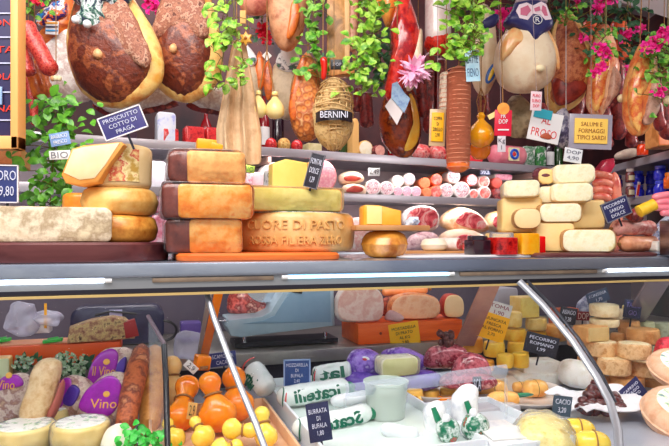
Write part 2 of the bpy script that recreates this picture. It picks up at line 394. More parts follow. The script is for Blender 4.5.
# inner struts and strut reflections, both built as flat bars from ledge to slab
def flatbar(x0, x1, y0, x2, x3, y1, Y0, Y1, name, m):
    a, b = cw(x0, y0, Y0), cw(x1, y0, Y0); c, d = cw(x3, y1, Y1), cw(x2, y1, Y1)
    g = G(); o = Vector((0, .008, 0)); g.add([a, b, c, d, a+o, b+o, c+o, d+o], [(0, 1, 2, 3), (7, 6, 5, 4), (0, 4, 5, 1), (1, 5, 6, 2), (2, 6, 7, 3), (3, 7, 4, 0)])
    return g.part(name, m, ct)
flatbar(215, 224, 290, 199, 207, 362, 1.25, 1.46, 'strut_bar', mat('amber_bar', [(236, 132, 16), (214, 110, 10)], scale=10, rough=.25, spec=.6))
flatbar(208, 213, 290, 196, 199, 362, 1.26, 1.47, 'support_edge', mat('bar_grey', [(150, 142, 138)], rough=.4))
flatbar(484, 502, 281, 455, 474, 346, 1.40, 1.66, 'strut_bar', mat('rose_bar', [(190, 142, 124), (160, 112, 110)], scale=8, rough=.2, spec=.6))  # this bar and the next give strut reflections a solid shape
flatbar(652, 675, 275, 618, 640, 330, 1.50, 1.80, 'strut_bar', mat('grey_bar', [(136, 124, 134), (118, 106, 118)], scale=8, rough=.2, spec=.6))

# ---------------------------------------------------------------- camera, light
cd = bpy.data.cameras.new('camera'); cam = bpy.data.objects.new('camera', cd); COL.objects.link(cam)
cam.location = (0, 0, EYE); cam.rotation_euler = (PI/2, 0, 0); cd.sensor_width = 36; cd.lens = F/669*36; cd.shift_y = (HY-223)/669; cd.clip_start = .02
SC.camera = cam
w = bpy.data.worlds.new('world'); SC.world = w; w.use_nodes = True
w.node_tree.nodes['Background'].inputs[0].default_value = (1.0, .97, .97, 1); w.node_tree.nodes['Background'].inputs[1].default_value = .42
def area(name, loc, target, sx, sy, e, col=(1, 1, 1)):
    l = bpy.data.lights.new(name, 'AREA'); l.shape = 'RECTANGLE'; l.size = sx; l.size_y = sy; l.energy = e; l.color = col
    o = bpy.data.objects.new(name, l); COL.objects.link(o); o.location = loc
    o.rotation_euler = (Vector(target)-Vector(loc)).to_track_quat('-Z', 'Y').to_euler(); return o
area('shop_ceiling_light', (-.3, -.2, 2.75), (0, 1.6, 1.5), 2.4, .6, 41, (1, .95, .92))
area('counter_spot_light', (.3, .75, 2.7), (.2, 1.5, 1.5), 2.2, .3, 20, (1, .93, .86))
area('aisle_light', (.2, 2.0, 2.75), (.4, 2.5, 1.6), 2.0, .3, 14, (1, .92, .95))
area('added_soffit_fill', (1.75, 1.3, 2.05), (1.3, 1.7, 2.33), .3, .3, 7, (1, .97, .95))  # added lamp out of view, only brightens the underside of the soffit
area('canopy_tube_light', PC(-.1, .12, 1.437), PC(-.1, .22, 1.1), 2.8, .05, 6.0, (.93, .97, 1)).rotation_euler = (R(14), 0, R(AC))
for z, l in ((ZS1-.03, 'upper'), (ZS2-.03, 'lower')):
    area(l+'_shelf_strip_light', PW(-.1, .02, z-.004), PW(-.1, .1, z-.3), 2.6, .02, 3.6, (1, .95, .96)).rotation_euler = (R(12), 0, R(AW))
SC.view_settings.view_transform = 'Standard'; SC.view_settings.look = 'None'; SC.view_settings.gamma = 1; SC.view_settings.use_curve_mapping = False
SC.view_settings.exposure = 0.16
# ---------------------------------------------------------------- things hanging from the rack
fat = mat('ham_fat', [(238, 176, 84), (250, 214, 140), (214, 136, 60)], scale=22, rough=.38, bump=.3, coat=.25)
fat_pale = mat('ham_fat_pale', [(232, 198, 168), (244, 224, 198), (214, 168, 132)], scale=16, rough=.45, bump=.3, coat=.2)
lean = mat('ham_lean', [(64, 22, 16), (120, 52, 30), (88, 34, 24), (166, 92, 56), (96, 36, 26)], scale=20, rough=.4, bump=.9, bscale=90, dist=.3, coat=.3, detail=10)
lean_or = mat('ham_lean_orange', [(176, 70, 28), (220, 120, 52), (134, 44, 22)], scale=17, rough=.38, bump=.5, dist=.8, coat=.3)
pepper = mat('pepper_skin', [(96, 50, 40), (176, 122, 98), (134, 80, 64), (204, 160, 136), (90, 46, 38)], scale=60, rough=.65, bump=.9)
tanskin = mat('tan_skin', [(196, 132, 96), (224, 170, 134), (168, 104, 76)], scale=24, rough=.55, bump=.5)
mould = mat('white_mould', [(236, 226, 220), (252, 248, 244), (206, 186, 180), (244, 238, 232)], scale=26, rough=.7, bump=.6)
bone = mat('bone', [(214, 150, 104), (236, 190, 140)], scale=60, rough=.5)
salred = mat('red_salami_skin', [(130, 14, 22), (184, 36, 36), (220, 96, 80), (150, 18, 28)], scale=170, rough=.4, bump=.5, coat=.3)
saldark = mat('dark_salami_skin', [(110, 26, 32), (150, 50, 48), (74, 16, 26), (190, 96, 84)], scale=34, rough=.45, bump=.6, coat=.2)
def ol(pts, Y, c): return [((x-c[0])/F*Y, (c[1]-y)/F*Y) for x, y in pts]
def hang(name, label, cat, c, top, Y, group=None, rope=True, r=.0011):
    """c = (px, py) of the lowest point; a twine runs from its top up to the rack"""
    t = thing(name, label, cat, W(c[0], c[1], Y), 0, group)
    if rope:
        z0 = (c[1]-top)/F*Y; zt = 2.289-t.location.z
        if isinstance(rope, tuple): dx = (rope[0]-c[0])/F*Y
        else: dx = 0
        yb = min((1.4, 1.5, 1.62, 1.75), key=lambda v: abs(v-Y))-Y
        G().tube([(dx, 0, z0), (dx*.9, yb, zt+.004)], r, 6).part('twine', rope_m, t)
    return t

# the two big cured hams at the left
c = (113, 106); Y = 1.4
t = hang('cured_ham', 'big round brown cured ham with yellow fat edge and foil band, upper left', 'ham', c, 2, Y)
G().puffy(ol([(84, -22), (100, -34), (120, -28), (134, -2), (146, 18), (158, 40), (164, 62), (161, 82), (148, 97), (127, 107), (104, 107), (86, 97), (75, 80), (68, 55), (69, 28), (76, 2)], Y, c), .045, .06).warp(.003, 30).part('rind', fat, t)
G().puffy(ol([(86, -20), (100, -30), (116, -22), (128, -2), (141, 20), (152, 42), (158, 62), (155, 80), (143, 94), (125, 104), (105, 104), (88, 95), (77, 78), (70, 54), (71, 28), (78, 2)], Y, c), .058, .0).warp(.004, 26).part('lean_face', lean, t, loc=(0, -.004, 0))
G().puffy(ol([(104, -14), (120, -12), (137, 16), (150, 42), (157, 64), (151, 74), (138, 66), (124, 58), (112, 44), (104, 32), (98, 20), (98, 0)], Y, c), .018, .03).warp(.004, 40).part('peppered_skin', pepper, t, loc=(0, -.045, 0))
G().ball((0, 0, 0), (.010, .010, .012)).warp(.002, 60).part('bone_knob', bone, t, loc=(ol([(108, 62)], Y, c)[0][0], -.06, ol([(108, 62)], Y, c)[0][1]))
foil = mat('foil_band', [(30, 32, 56), (60, 70, 80), (236, 240, 244), (90, 130, 112), (40, 40, 70)], scale=24, rough=.22, dist=1.5, stops=[.36, .42, .5, .56, .63], coat=.4)
g = G().puffy(ol([(80, -20), (122, -20), (136, 2), (134, 12), (126, 18), (117, 14), (114, 24), (117, 32), (108, 36), (98, 38), (86, 34), (85, 26), (88, 16), (81, 6)], Y, c), .03, .03).warp(.007, 45)
g.part('foil_band', foil, t, loc=(0, -.042, 0), label='crumpled white, black and green foil label')
for px, py in ((90, 32), (101, 36)):
    p = ol([(px, py)], Y, c)[0]; G().ball((p[0], -.078, p[1]), .0095).part('foil_button', mat('foil_white', [(240, 242, 246)], rough=.25, coat=.5), t)
c = (184, 101); Y = 1.5
t = hang('cured_ham', 'big round brown cured ham with rough pink-brown skin, right of the foil-banded ham', 'ham', c, 2, Y)
G().puffy(ol([(170, -26), (190, -36), (206, -24), (214, 12), (221, 40), (223, 62), (217, 84), (203, 98), (184, 103), (165, 95), (153, 80), (149, 58), (155, 36), (164, 8)], Y, c), .045, .05).warp(.003, 30).part('rind', fat, t)
G().puffy(ol([(172, -24), (190, -32), (202, -22), (209, 12), (215, 40), (216, 62), (211, 82), (199, 95), (183, 99), (167, 92), (156, 78), (152, 58), (158, 36), (167, 8)], Y, c), .056, 0).warp(.004, 26).part('lean_face', lean, t, loc=(0, -.004, 0))
G().puffy(ol([(173, -20), (190, -28), (202, -20), (210, 14), (213, 38), (206, 46), (194, 42), (180, 40), (168, 44), (156, 46), (160, 26), (166, 8)], Y, c), .02, .03).warp(.003, 40).part('peppered_skin', pepper, t, loc=(0, -.045, 0))
p = ol([(180, 56)], Y, c)[0]; G().ball((p[0], -.062, p[1]), (.010, .010, .012)).warp(.002, 60).part('bone_knob', bone, t)
# leg ham behind them at far left with its printed band
c = (62, 104); Y = 1.62
t = hang('cured_ham', 'pale leg ham with orange shank and blue striped paper band, behind red salamis', 'ham', c, -5, Y, rope=(72, 0))
G().puffy(ol([(66, 18), (78, 20), (84, 40), (86, 70), (92, 96), (76, 104), (58, 104), (42, 92), (38, 72), (44, 52), (54, 34)], Y, c), .05, .05).warp(.004, 30).part('body', mould, t)
G().puffy(ol([(68, -4), (78, -2), (80, 22), (72, 44), (60, 50), (44, 54), (38, 46), (48, 34), (58, 22)], Y, c), .042, .03).warp(.004, 30).part('shank', lean_or, t, loc=(0, -.012, 0))
g = G().puffy(ol([(46, 24), (58, 14), (74, 8), (76, 22), (62, 30), (50, 34)], Y, c), .012, .012).warp(.004, 60)
g.part('paper_band', mat('printed_band', [(60, 30, 96), (236, 110, 40), (240, 236, 244), (90, 60, 150), (60, 150, 216)], scale=34, rough=.3, stops=[.36, .44, .5, .56, .62], const=True), t, loc=(0, -.056, 0))
b = G().box((0, 0, 0), (.034, .004, .036), (0, R(4), 0), bev=.001).part('striped_label', mat('white_card', [(238, 236, 240)], rough=.5), t, loc=(ol([(63, 36)], Y, c)[0][0], -.062, ol([(63, 36)], Y, c)[0][1]))
for i, cc in enumerate(((246, 170, 60), (60, 60, 90), (70, 160, 220))): G().box((0, -.003, .012-.010*i), (.032, .002, .004)).part('stripe', mat('stripe_%d' % i, [cc], rough=.5), b)
# mould-white bundles under and between the big hams
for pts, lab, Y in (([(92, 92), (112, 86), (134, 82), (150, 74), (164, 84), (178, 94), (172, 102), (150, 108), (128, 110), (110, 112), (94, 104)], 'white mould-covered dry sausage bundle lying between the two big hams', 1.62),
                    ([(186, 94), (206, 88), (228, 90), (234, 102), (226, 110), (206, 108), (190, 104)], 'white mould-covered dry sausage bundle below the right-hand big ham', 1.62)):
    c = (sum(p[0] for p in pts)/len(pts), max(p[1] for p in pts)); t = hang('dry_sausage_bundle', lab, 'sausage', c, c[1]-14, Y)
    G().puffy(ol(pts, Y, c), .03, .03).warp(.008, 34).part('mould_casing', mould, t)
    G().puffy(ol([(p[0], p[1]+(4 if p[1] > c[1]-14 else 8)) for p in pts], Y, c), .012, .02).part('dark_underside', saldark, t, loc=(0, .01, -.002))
# salamis, as (p0, p1, radius px, Y)
def salami(lab, p0, p1, r, Y, m, bend=0, name='salami', knot=True, lump=.15, cat='salami', lines=None, taper=1.0, up=None):
    c = (p1[0], p1[1]); t = hang(name, lab, cat, c, p0[1], Y, rope=(p0[0], 0))
    a = W(*p0, Y)-t.location; b = W(*p1, Y)-t.location; rr = SZ(r, Y)
    G().sausage(a, b, rr, (SZ(bend, Y), 0, 0), lump=lump, taper=taper, n=18, end=.12).warp(.0015, 60).part('casing', m, t)
    if knot: G().ball(a*.98, rr*.25).part('top_knot', rope_m, t)
    if lines:
        n = lines; gg = G()
        for i in range(1, n):
            q = .5-.5*math.cos(PI*(i/n)); pt = a.lerp(b, i/n); d = (b-a).normalized(); Mx = d.to_track_quat('Z', 'Y').to_matrix().to_4x4()
            k = rr*(1+(taper-1)*i/n)*1.0-.0006; ring = [Mx @ Vector((math.cos(2*PI*j/20)*k, math.sin(2*PI*j/20)*k, 0))+pt for j in range(21)]
            gg.tube(ring, .0009, 5, caps=False)
        gg.part('string_rings', mat('rose_string', [(240, 170, 136), (220, 140, 110)], scale=200, rough=.7), t)
    return t
salami('thick bright red salami slanting down beside the menu board', (24, 22), (53, 75), 8.6, 1.4, salred)
salami('bright red salami half hidden behind the menu board', (20, 42), (29, 76), 7.6, 1.42, salred)
salami('rust-coloured peppered salami behind the red salamis', (34, 62), (44, 98), 10, 1.5, lean_or)
salami('long thin red dry sausage below the red salamis', (28, 74), (35, 126), 4.2, 1.5, salred, bend=1)
p = W(56, 78, 1.4)
t = hang('garlic_head', 'small pale knot of garlic at the tip of the red salami', 'garlic', (56, 81), 74, 1.4)
for k in range(3): G().ball(((k-1)*.008, -.002*(k % 2), .006), (.006, .006, .007)).part('clove', bone if k == 0 else mat('garlic', [(246, 226, 178), (250, 236, 200)], scale=40, rough=.5), t)
# tan culatello at the top and its neighbour
c = (287, 52); Y = 1.5
t = hang('culatello', 'smooth tan pear-shaped cured ham at the top left of centre', 'ham', c, -10, Y)
G().puffy(ol([(270, -22), (305, -22), (306, 14), (302, 34), (297, 45), (287, 52), (278, 46), (271, 32), (268, 12)], Y, c), .045, .045).warp(.003, 30).part('body', tanskin, t)
G().puffy(ol([(292, 8), (298, 4), (301, 20), (296, 38), (288, 44), (290, 26)], Y, c), .01, .02).part('lean_patch', lean_or, t, loc=(0, -.038, 0))
c = (256, 15); t = hang('culatello', 'pinkish cured meat end hanging at the top edge above the paper tag', 'ham', c, -10, 1.5)
G().puffy(ol([(238, -20), (277, -20), (274, 4), (262, 14), (250, 15), (240, 8)], 1.5, c), .04, .04).warp(.004, 30).part('body', mat('pink_meat', [(206, 122, 104), (228, 158, 136), (180, 90, 84)], scale=20, rough=.45, bump=.4), t)
# paper-wrapped pieces with white printed collars, and the two caciocavallo
collar = mat('printed_collar', [(244, 242, 240), (236, 236, 238), (90, 90, 110), (70, 140, 100)], scale=42, rough=.5, stops=[0, .55, .6, .7])
greypiece = mat('beige_cured_skin', [(186, 166, 140), (210, 192, 164), (160, 132, 110)], scale=22, rough=.5, bump=.4)
for pts, cp, lab, e in (([(238, 48), (248, 46), (258, 62), (263, 84), (258, 106), (248, 112), (240, 100), (236, 70)], [(237, 46), (247, 46), (256, 58), (258, 66), (246, 74), (238, 66)], 'beige cured meat with white paper collar behind the left pear cheese', (262, 60)),
                    ([(280, 60), (290, 54), (300, 66), (303, 90), (298, 112), (286, 120), (274, 112), (268, 90), (272, 70)], [(283, 52), (292, 50), (300, 60), (299, 72), (288, 76), (277, 68)], 'beige cured meat with white printed collar behind the right pear cheese', (270, 70))):
    c = (sum(p[0] for p in pts)/len(pts), max(p[1] for p in pts)); Y = 1.62
    t = hang('cured_meat', lab, 'cured meat', c, min(p[1] for p in pts)-2, Y)
    G().puffy(ol(pts, Y, c), .035, .035).warp(.003, 30).part('body', greypiece, t)
    G().puffy(ol(cp, Y, c), .012, .02, pw=.4).warp(.002, 50).part('paper_collar', collar, t, loc=(0, -.03, 0))
    G().puffy(ol([(e[0]-3, e[1]-6), (e[0]+2, e[1]-2), (e[0]+4, e[1]+22), (e[0]-2, e[1]+32), (e[0]-6, e[1]+12)], Y, c), .012, .02).part('orange_edge', lean_or, t, loc=(0, -.018, 0))
cacio = mat('cacio_rind', [(246, 222, 142), (252, 236, 178)], scale=12, rough=.3, coat=.3, sss=.15)
Y = 1.45
for px, lab, r in ((258.5, 'left one of two pale yellow pear-shaped cheeses on one string', 8.2), (275, 'right one of two pale yellow pear-shaped cheeses on one string', 9.6)):
    c = (px, 119 if r > 9 else 118); t = hang('pear_cheese', lab, 'cheese', c, 92, Y, rope=False)
    rr = SZ(r, Y); h = SZ(27, Y)
    G().lathe([(0, 0), (rr*.6, h*.04), (rr*.93, h*.16), (rr, h*.33), (rr*.9, h*.5), (rr*.6, h*.66), (rr*.34, h*.76), (rr*.26, h*.84), (rr*.36, h*.92), (rr*.3, h), (0, h*1.03)]).part('body', cacio, t)
    G().tube([(0, 0, h*.86), ((267-px)/F*Y, 0, SZ(68, Y)), ((267-px)/F*Y, 0, 2.289-t.location.z)], .0016, 6).part('string', rope_m, t)
    G().tube([(rr*.3*math.cos(a), rr*.3*math.sin(a), h*.84) for a in [k*PI/6 for k in range(13)]], .0016, 6).part('neck_ring', rope_m, t)
# netted culatelli
net = mat('netted_skin', [(196, 96, 30), (226, 150, 84), (170, 90, 50), (232, 186, 136)], scale=70, rough=.6, bump=1.0, kind='voronoi')
strawm = mat('straw_net', [(206, 168, 104), (232, 204, 150), (160, 116, 66)], scale=90, rough=.8, bump=.6)
c = (308, 141); Y = 1.5
t = hang('netted_ham', 'orange netted pear-shaped ham left of the string-bound one', 'ham', c, 54, Y)
G().puffy(ol([(304, 55), (310, 54), (318, 72), (324, 96), (325, 120), (318, 136), (306, 142), (296, 136), (290, 120), (289, 104), (294, 80)], Y, c), .05, .05).warp(.002, 40).part('body', net, t)
G().puffy(ol([(303, 60), (308, 64), (304, 90), (298, 120), (292, 122), (290, 108), (295, 82)], Y, c), .01, .02).part('fat_stripe', lean_or, t, loc=(0, -.034, 0))
gg = G()
for k in range(-5, 6):
    a = k*.27
    for sgn in (1, -1):
        pth = []
        for i in range(15):
            q = i/14; ww = math.sin(PI*min(1, q*1.05))**.7*SZ(17.5, Y); an = a+sgn*q*1.1-sgn*.5
            pth.append((math.sin(an)*ww+SZ(0, Y), -math.cos(an)*(ww*1.02)-.002, SZ(86*(1-q)+1, Y)))
        gg.tube(pth, .0009, 5)
gg.part('netting', rope_m, t)
c = (334, 150); Y = 1.42
t = hang('string_bound_ham', 'bulging ham bound in pale string with a dark name band', 'ham', c, 80, Y)
G().puffy(ol([(329, 80), (338, 80), (344, 94), (351, 112), (353, 128), (348, 141), (334, 150), (321, 144), (314, 130), (314, 110), (320, 92)], Y, c), .052, .052).warp(.003, 40).part('body', strawm, t)
gg = G()
for i in range(15):
    z = SZ(66-4.4*i, Y); q = (i+.6)/15.6; ww = SZ(19.8, Y)*math.sin(PI*min(1, .16+q*.80))**.75; tl = random.uniform(-.25, .25)
    gg.tube([(math.cos(a)*ww, math.sin(a)*ww*1.4-.0, z+math.cos(a)*ww*tl+.003*math.sin(3*a+i)) for a in [k*PI/12 for k in range(25)]], .0019, 6, caps=False)
gg.part('string_wraps', mat('pale_string', [(226, 196, 146), (196, 160, 108)], scale=200, rough=.85), t)
gg = G()
for a0 in range(14):
    a = a0*2*PI/14
    gg.tube([(math.cos(a)*SZ(19.5, Y)*math.sin(PI*(.1+.84*q))**.8+.004*math.sin(9*q+a0), math.sin(a)*1.36*SZ(19.5, Y)*math.sin(PI*(.1+.84*q))**.8, SZ(68*(1-q), Y)) for q in [k/10 for k in range(11)]], .0016, 5)
gg.part('loose_strings', MATS['pale_string'], t)
ww = SZ(20, Y)
bb = G(); ang0 = [R(-150+ k*120/12) for k in range(13)]
vs = [(math.cos(a)*ww*1.03, math.sin(a)*ww*1.43-.002, SZ(24+(k2*10), Y)) for k2 in (0, 1) for a in ang0]
bb.add(vs, [(i, i+1, i+14, i+13) for i in range(12)]).part('name_band', mat('band_black', [(36, 30, 40)], rough=.4), t)
textmesh('BERNINI', SZ(26, Y), SZ(6, Y), chalk, t, loc=(0, -ww*1.47-.002, SZ(29, Y)))
# small red drop above it
c = (323, 80); t = hang('dried_chilli', 'small glossy red pepper hanging above the string-bound ham', 'pepper', c, 58, 1.36)
G().sausage((0, 0, SZ(23, 1.36)), (0, 0, 0), SZ(4, 1.36), (.003, 0, 0), taper=.6).part('pod', mat('chilli_red', [(196, 30, 16)], rough=.18, coat=.6), t)
G().tube([(0, 0, SZ(22, 1.36)), (.001, 0, SZ(27, 1.36))], .003, 7).part('stem', green_d, t)
# golden pack with its black tag, thin pale salami, white strip
c = (338, 76); Y = 1.5
t = hang('gift_pack', 'tall golden-brown wooden pack with a small black tag', 'package', c, 0, Y)
G().box((0, 0, SZ(45, Y)), (SZ(22, Y), .03, SZ(92, Y)), bev=.003).part('pack_body', mat('golden_pack', [(150, 104, 44), (216, 160, 92), (176, 120, 50), (228, 184, 124)], scale=10, rough=.35, dist=1), t)
G().box((SZ(9, Y), -.002, SZ(46, Y)), (SZ(5, Y), .032, SZ(90, Y)), bev=.002).part('pale_side', mat('pale_pine', [(238, 196, 140)], rough=.5), t)
G().box((SZ(4, Y), -.004, SZ(4, Y)), (SZ(24, Y), .034, SZ(9, Y)), (0, R(-8), 0), bev=.002).part('foot_block', MATS['pine_wood'], t)
b = G().box((0, 0, 0), (SZ(13, Y), .003, SZ(10, Y)), bev=.0008).part('black_tag', black, t, loc=(SZ(-1, Y), -.021, SZ(9, Y)))
textmesh('DOP', SZ(8, Y), SZ(3, Y), chalk, b, loc=(0, -.0025, 0))
salami('thin pale speckled sausage hanging right of the golden pack', (353, -14), (352, 52), 5.6, 1.5, mat('pale_casing', [(206, 140, 116), (228, 178, 150), (184, 112, 94)], scale=60, rough=.5, bump=.5))
salami('slim white-cased sausage below the pale speckled one', (355, 50), (355, 76), 2.6, 1.58, mat('cream_casing', [(238, 214, 182)], rough=.5))
# red speck in clear wrap, orange one at its left
c = (388, 104); Y = 1.45
t = hang('speck_ham', 'glossy bright red speck ham in clear wrap with pink ribbon', 'ham', c, -10, Y, rope=(402, 0))
G().puffy(ol([(394, -22), (410, -22), (411, 0), (417, 20), (421, 40), (418, 58), (410, 76), (400, 94), (390, 104), (384, 92), (388, 70), (391, 48), (390, 28), (396, 4)], Y, c), .04, .04).warp(.002, 40).part('body', mat('speck_red', [(196, 14, 24), (236, 70, 60), (160, 6, 30), (222, 30, 30)], scale=18, rough=.14, coat=.8, bump=.15), t)
G().puffy(ol([(414, 44), (421, 30), (421, 62), (415, 86), (406, 92), (408, 70)], Y, c), .02, .02).part('fat_strip', fat_pale, t, loc=(0, -.012, 0))
pink = mat('pink_tulle', [(250, 170, 210), (255, 206, 230), (236, 120, 178)], scale=60, rough=.5, sss=.1)
gg = G(); rb = random.Random(3); ctr = Vector(((411-c[0])/F*Y, -.05, (c[1]-78)/F*Y))
for k in range(64):
    a = rb.uniform(0, 2*PI); el = rb.uniform(.05, 1.2); d = Vector((math.cos(a)*math.cos(el*.8), -math.sin(el*.8)*.9, math.sin(a)*math.cos(el*.8)))
    gg.leaf(ctr, d, (0, -1, .3), SZ(rb.uniform(13, 20), Y), SZ(rb.uniform(2, 6), Y), rb.uniform(-.6, .6))
gg.part('ribbon_bow', pink, t, label='frilly pink ribbon bow')
c = (380, 29); t = hang('cured_meat', 'smooth orange cured meat tip at the top edge, left of the red speck', 'cured meat', c, -10, 1.5, rope=(388, 0))
G().puffy(ol([(374, -22), (404, -22), (400, 0), (395, 14), (390, 27), (386, 27), (380, 12), (372, 2)], 1.5, c), .03, .03).part('body', mat('orange_meat', [(238, 140, 50), (250, 176, 90), (214, 104, 44)], scale=12, rough=.25, coat=.5), t)
# blue folded tag below the ribbon
c = (396, 125); Y = 1.42
t = hang('paper_tag', 'white and blue folded paper tag hanging below the pink ribbon', 'tag', c, 84, Y, rope=(397, 0))
G().prism(ol([(385, 106), (391, 98), (405, 107), (397, 125)], Y, c), 0, .002).part('white_card', mat('tag_white', [(224, 214, 214)], rough=.6), t)
G().prism(ol([(392, 84), (397, 82), (404, 93), (410, 99), (404, 113), (391, 98)], Y, c), -.004, -.001).part('blue_flap', mat('tag_blue', [(110, 140, 190), (150, 176, 200), (90, 116, 170)], scale=50, rough=.5), t)
# amber meat with yellow fat behind it
c = (404, 158); Y = 1.62
t = hang('cured_meat', 'dark amber cured meat with a bright yellow fat seam, below the pink ribbon', 'cured meat', c, 90, Y)
G().puffy(ol([(388, 90), (404, 84), (416, 96), (421, 122), (420, 142), (411, 156), (398, 157), (385, 146), (379, 128), (381, 106)], Y, c), .045, .045).warp(.003, 30).part('body', mat('amber_meat', [(110, 34, 14), (170, 72, 24), (80, 22, 16), (206, 110, 40)], scale=20, rough=.2, coat=.6), t)
G().puffy(ol([(407, 98), (412, 102), (417, 122), (416, 142), (409, 152), (402, 152), (408, 138), (411, 120)], Y, c), .008, .02).part('fat_seam', mat('bright_fat', [(250, 212, 92), (244, 170, 50)], scale=24, rough=.2, coat=.5), t, loc=(0, -.044, 0))
# white capocollo with red end
c = (438, 56); Y = 1.5
t = hang('capocollo', 'fat white capocollo with a red paprika end', 'cured meat', c, -10, Y)
G().sausage((0, 0, SZ(82, Y)), (0, 0, SZ(4, Y)), SZ(13, Y), n=16, seg=22, end=.2).part('white_body', mat('capocollo_white', [(240, 218, 214), (252, 244, 240), (226, 190, 190)], scale=14, rough=.25, coat=.4), t)
G().ball((0, 0, SZ(13, Y)), (SZ(13.6, Y), SZ(13.6, Y), SZ(12, Y))).warp(.004, 60).part('paprika_end', mat('paprika', [(196, 20, 14), (230, 60, 34), (150, 10, 14)], scale=80, rough=.45, bump=.8), t)
# dark salamis behind
drk = [(418, 40, 424, 118, 6, 1.62, 'dark red salami hanging just right of the pink ribbon'), (430, 52, 428, 134, 6, 1.75, 'dark red salami directly under the white capocollo'),
       (441, 58, 440, 120, 6, 1.75, 'dark red salami left of the long netted mortadella'), (410, 92, 414, 146, 5, 1.75, 'dark thin salami behind the amber cured meat'),
       (482, 58, 484, 118, 6, 1.75, 'dark red salami right of the netted mortadella'), (365, 92, 367, 128, 7, 1.75, 'stubby brown salami below the lime vine'), (360, 88, 356, 112, 5, 1.75, 'small dark sausage right of the string-bound ham')]
for a in drk: salami(a[6], (a[0], a[1]), (a[2], a[3]), a[4], a[5], saldark)
salami('small grey-white string-bound salami beside the netted mortadella', (446, 72), (445, 112), 6.4, 1.42, mat('grey_white_casing', [(206, 180, 160), (240, 226, 206), (150, 100, 84)], scale=60, rough=.6, bump=.6), lines=9)
t = salami('long salmon-pink netted mortadella ending in an orange bulb', (459, 66), (458, 172), 12, 1.36, mat('netted_pink', [(232, 120, 84), (248, 168, 130), (220, 100, 70)], scale=200, rough=.5, bump=1.0, kind='bands', dist=3, axis='Z'), lines=24, lump=.02)
G().ball((0, 0, SZ(7, 1.36)), (SZ(11.4, 1.36), SZ(11.4, 1.36), SZ(8, 1.36))).part('orange_bulb', mat('orange_bulb', [(244, 96, 24), (250, 140, 60)], scale=30, rough=.3, coat=.5), t)
# orange smoked cheeses
orange = mat('orange_rind', [(250, 152, 14), (255, 178, 40), (244, 128, 8)], scale=8, rough=.2, coat=.5)
t = hang('smoked_pear_cheese', 'round orange smoked cheese on twine beside the netted mortadella', 'cheese', (481, 148), 116, 1.42)
rr = SZ(13, 1.42)
G().lathe([(0, 0), (rr*.6, rr*.16), (rr*.95, rr*.6), (rr, rr*1.05), (rr*.8, rr*1.6), (rr*.4, rr*2), (rr*.24, rr*2.2), (rr*.34, rr*2.45), (rr*.2, rr*2.7), (0, rr*2.75)]).part('body', orange, t)
for q in (-1, 1): G().tube([(q*rr*.1, -.002, rr*2.3), (q*rr*.35, -.002, rr*3.6), (0, 0, rr*4.6)], .0013, 6).part('twine_loop', rope_m, t)
t = hang('smoked_pear_cheese', 'second orange smoked cheese hanging just below and behind the round one', 'cheese', (480, 160), 140, 1.5)
rr = SZ(10.5, 1.5)
G().lathe([(0, 0), (rr*.6, rr*.14), (rr*.95, rr*.6), (rr, rr*1.1), (rr*.75, rr*1.7), (rr*.3, rr*2.0), (0, rr*2.1)]).part('body', mat('deep_orange_rind', [(246, 120, 20), (250, 148, 40)], scale=8, rough=.25, coat=.4), t)
G().tube([(rr*.3*math.cos(a), rr*.3*math.sin(a), rr*1.98) for a in [k*PI/6 for k in range(13)]], .0016, 6).part('neck_ring', rope_m, t)
# red round-topped tag
c = (503, 136); Y = 1.36
t = hang('round_topped_tag', 'crimson hang tag with orange round top and white print', 'tag', c, 106, Y)
b = G().box((0, 0, SZ(13, Y)), (SZ(17, Y), .004, SZ(26, Y)), (0, R(2), 0), bev=.001).part('red_card', mat('crimson_card', [(206, 14, 58)], rough=.35), t)
textmesh('PR\nDOP', SZ(9, Y), SZ(10, Y), white, t, loc=(0, -.0032, SZ(17, Y)))
G().box((0, -.003, SZ(6, Y)), (SZ(11, Y), .001, SZ(1.4, Y))).part('print_line', white, t)
G().lathe([(0, 0), (SZ(6, Y), 0), (SZ(6, Y), .004), (0, .004)], M=Matrix.Rotation(PI/2, 4, 'X')).part('round_top', mat('tag_orange', [(250, 176, 80), (240, 140, 50)], scale=60, rough=.4), t, loc=(0, 0, SZ(27, Y)))
G().box((SZ(-8, Y), .004, SZ(22, Y)), (SZ(14, Y), .002, SZ(5, Y)), (0, R(-28), 0)).part('cream_tab', mat('cream_card', [(244, 222, 150)], rough=.5), t)
# the pale ham with printed scarf and its half-hidden neighbour
pale_ham = mat('pale_ham_skin', [(232, 206, 172), (242, 224, 196), (216, 176, 140)], scale=12, rough=.42, bump=.25, coat=.2)
scarf = mat('navy_scarf', [(36, 36, 88), (48, 46, 104)], scale=14, rough=.4)
c = (524, 93); Y = 1.45
t = hang('cured_ham', 'fat pale ham wearing a navy scarf with a pink and white flower', 'ham', c, 8, Y)
G().puffy(ol([(518, 4), (530, 4), (539, 22), (548, 38), (555, 56), (555, 72), (547, 86), (530, 93), (512, 92), (499, 82), (494, 64), (497, 46), (505, 32), (512, 18)], Y, c), .06, .06).warp(.003, 26).part('body', pale_ham, t)
G().puffy(ol([(496, 64), (498, 46), (507, 34), (518, 38), (523, 47), (512, 54), (503, 62)], Y, c), .018, .03).part('fat_cheek', mat('orange_fat', [(242, 160, 92), (240, 196, 140), (232, 140, 80)], scale=20, rough=.3, coat=.4), t, loc=(0, -.041, 0))
G().puffy(ol([(540, 28), (549, 40), (555, 56), (556, 72), (550, 66), (545, 50)], Y, c), .012, .03).part('fat_cheek', MATS['orange_fat'], t, loc=(0, -.022, 0))
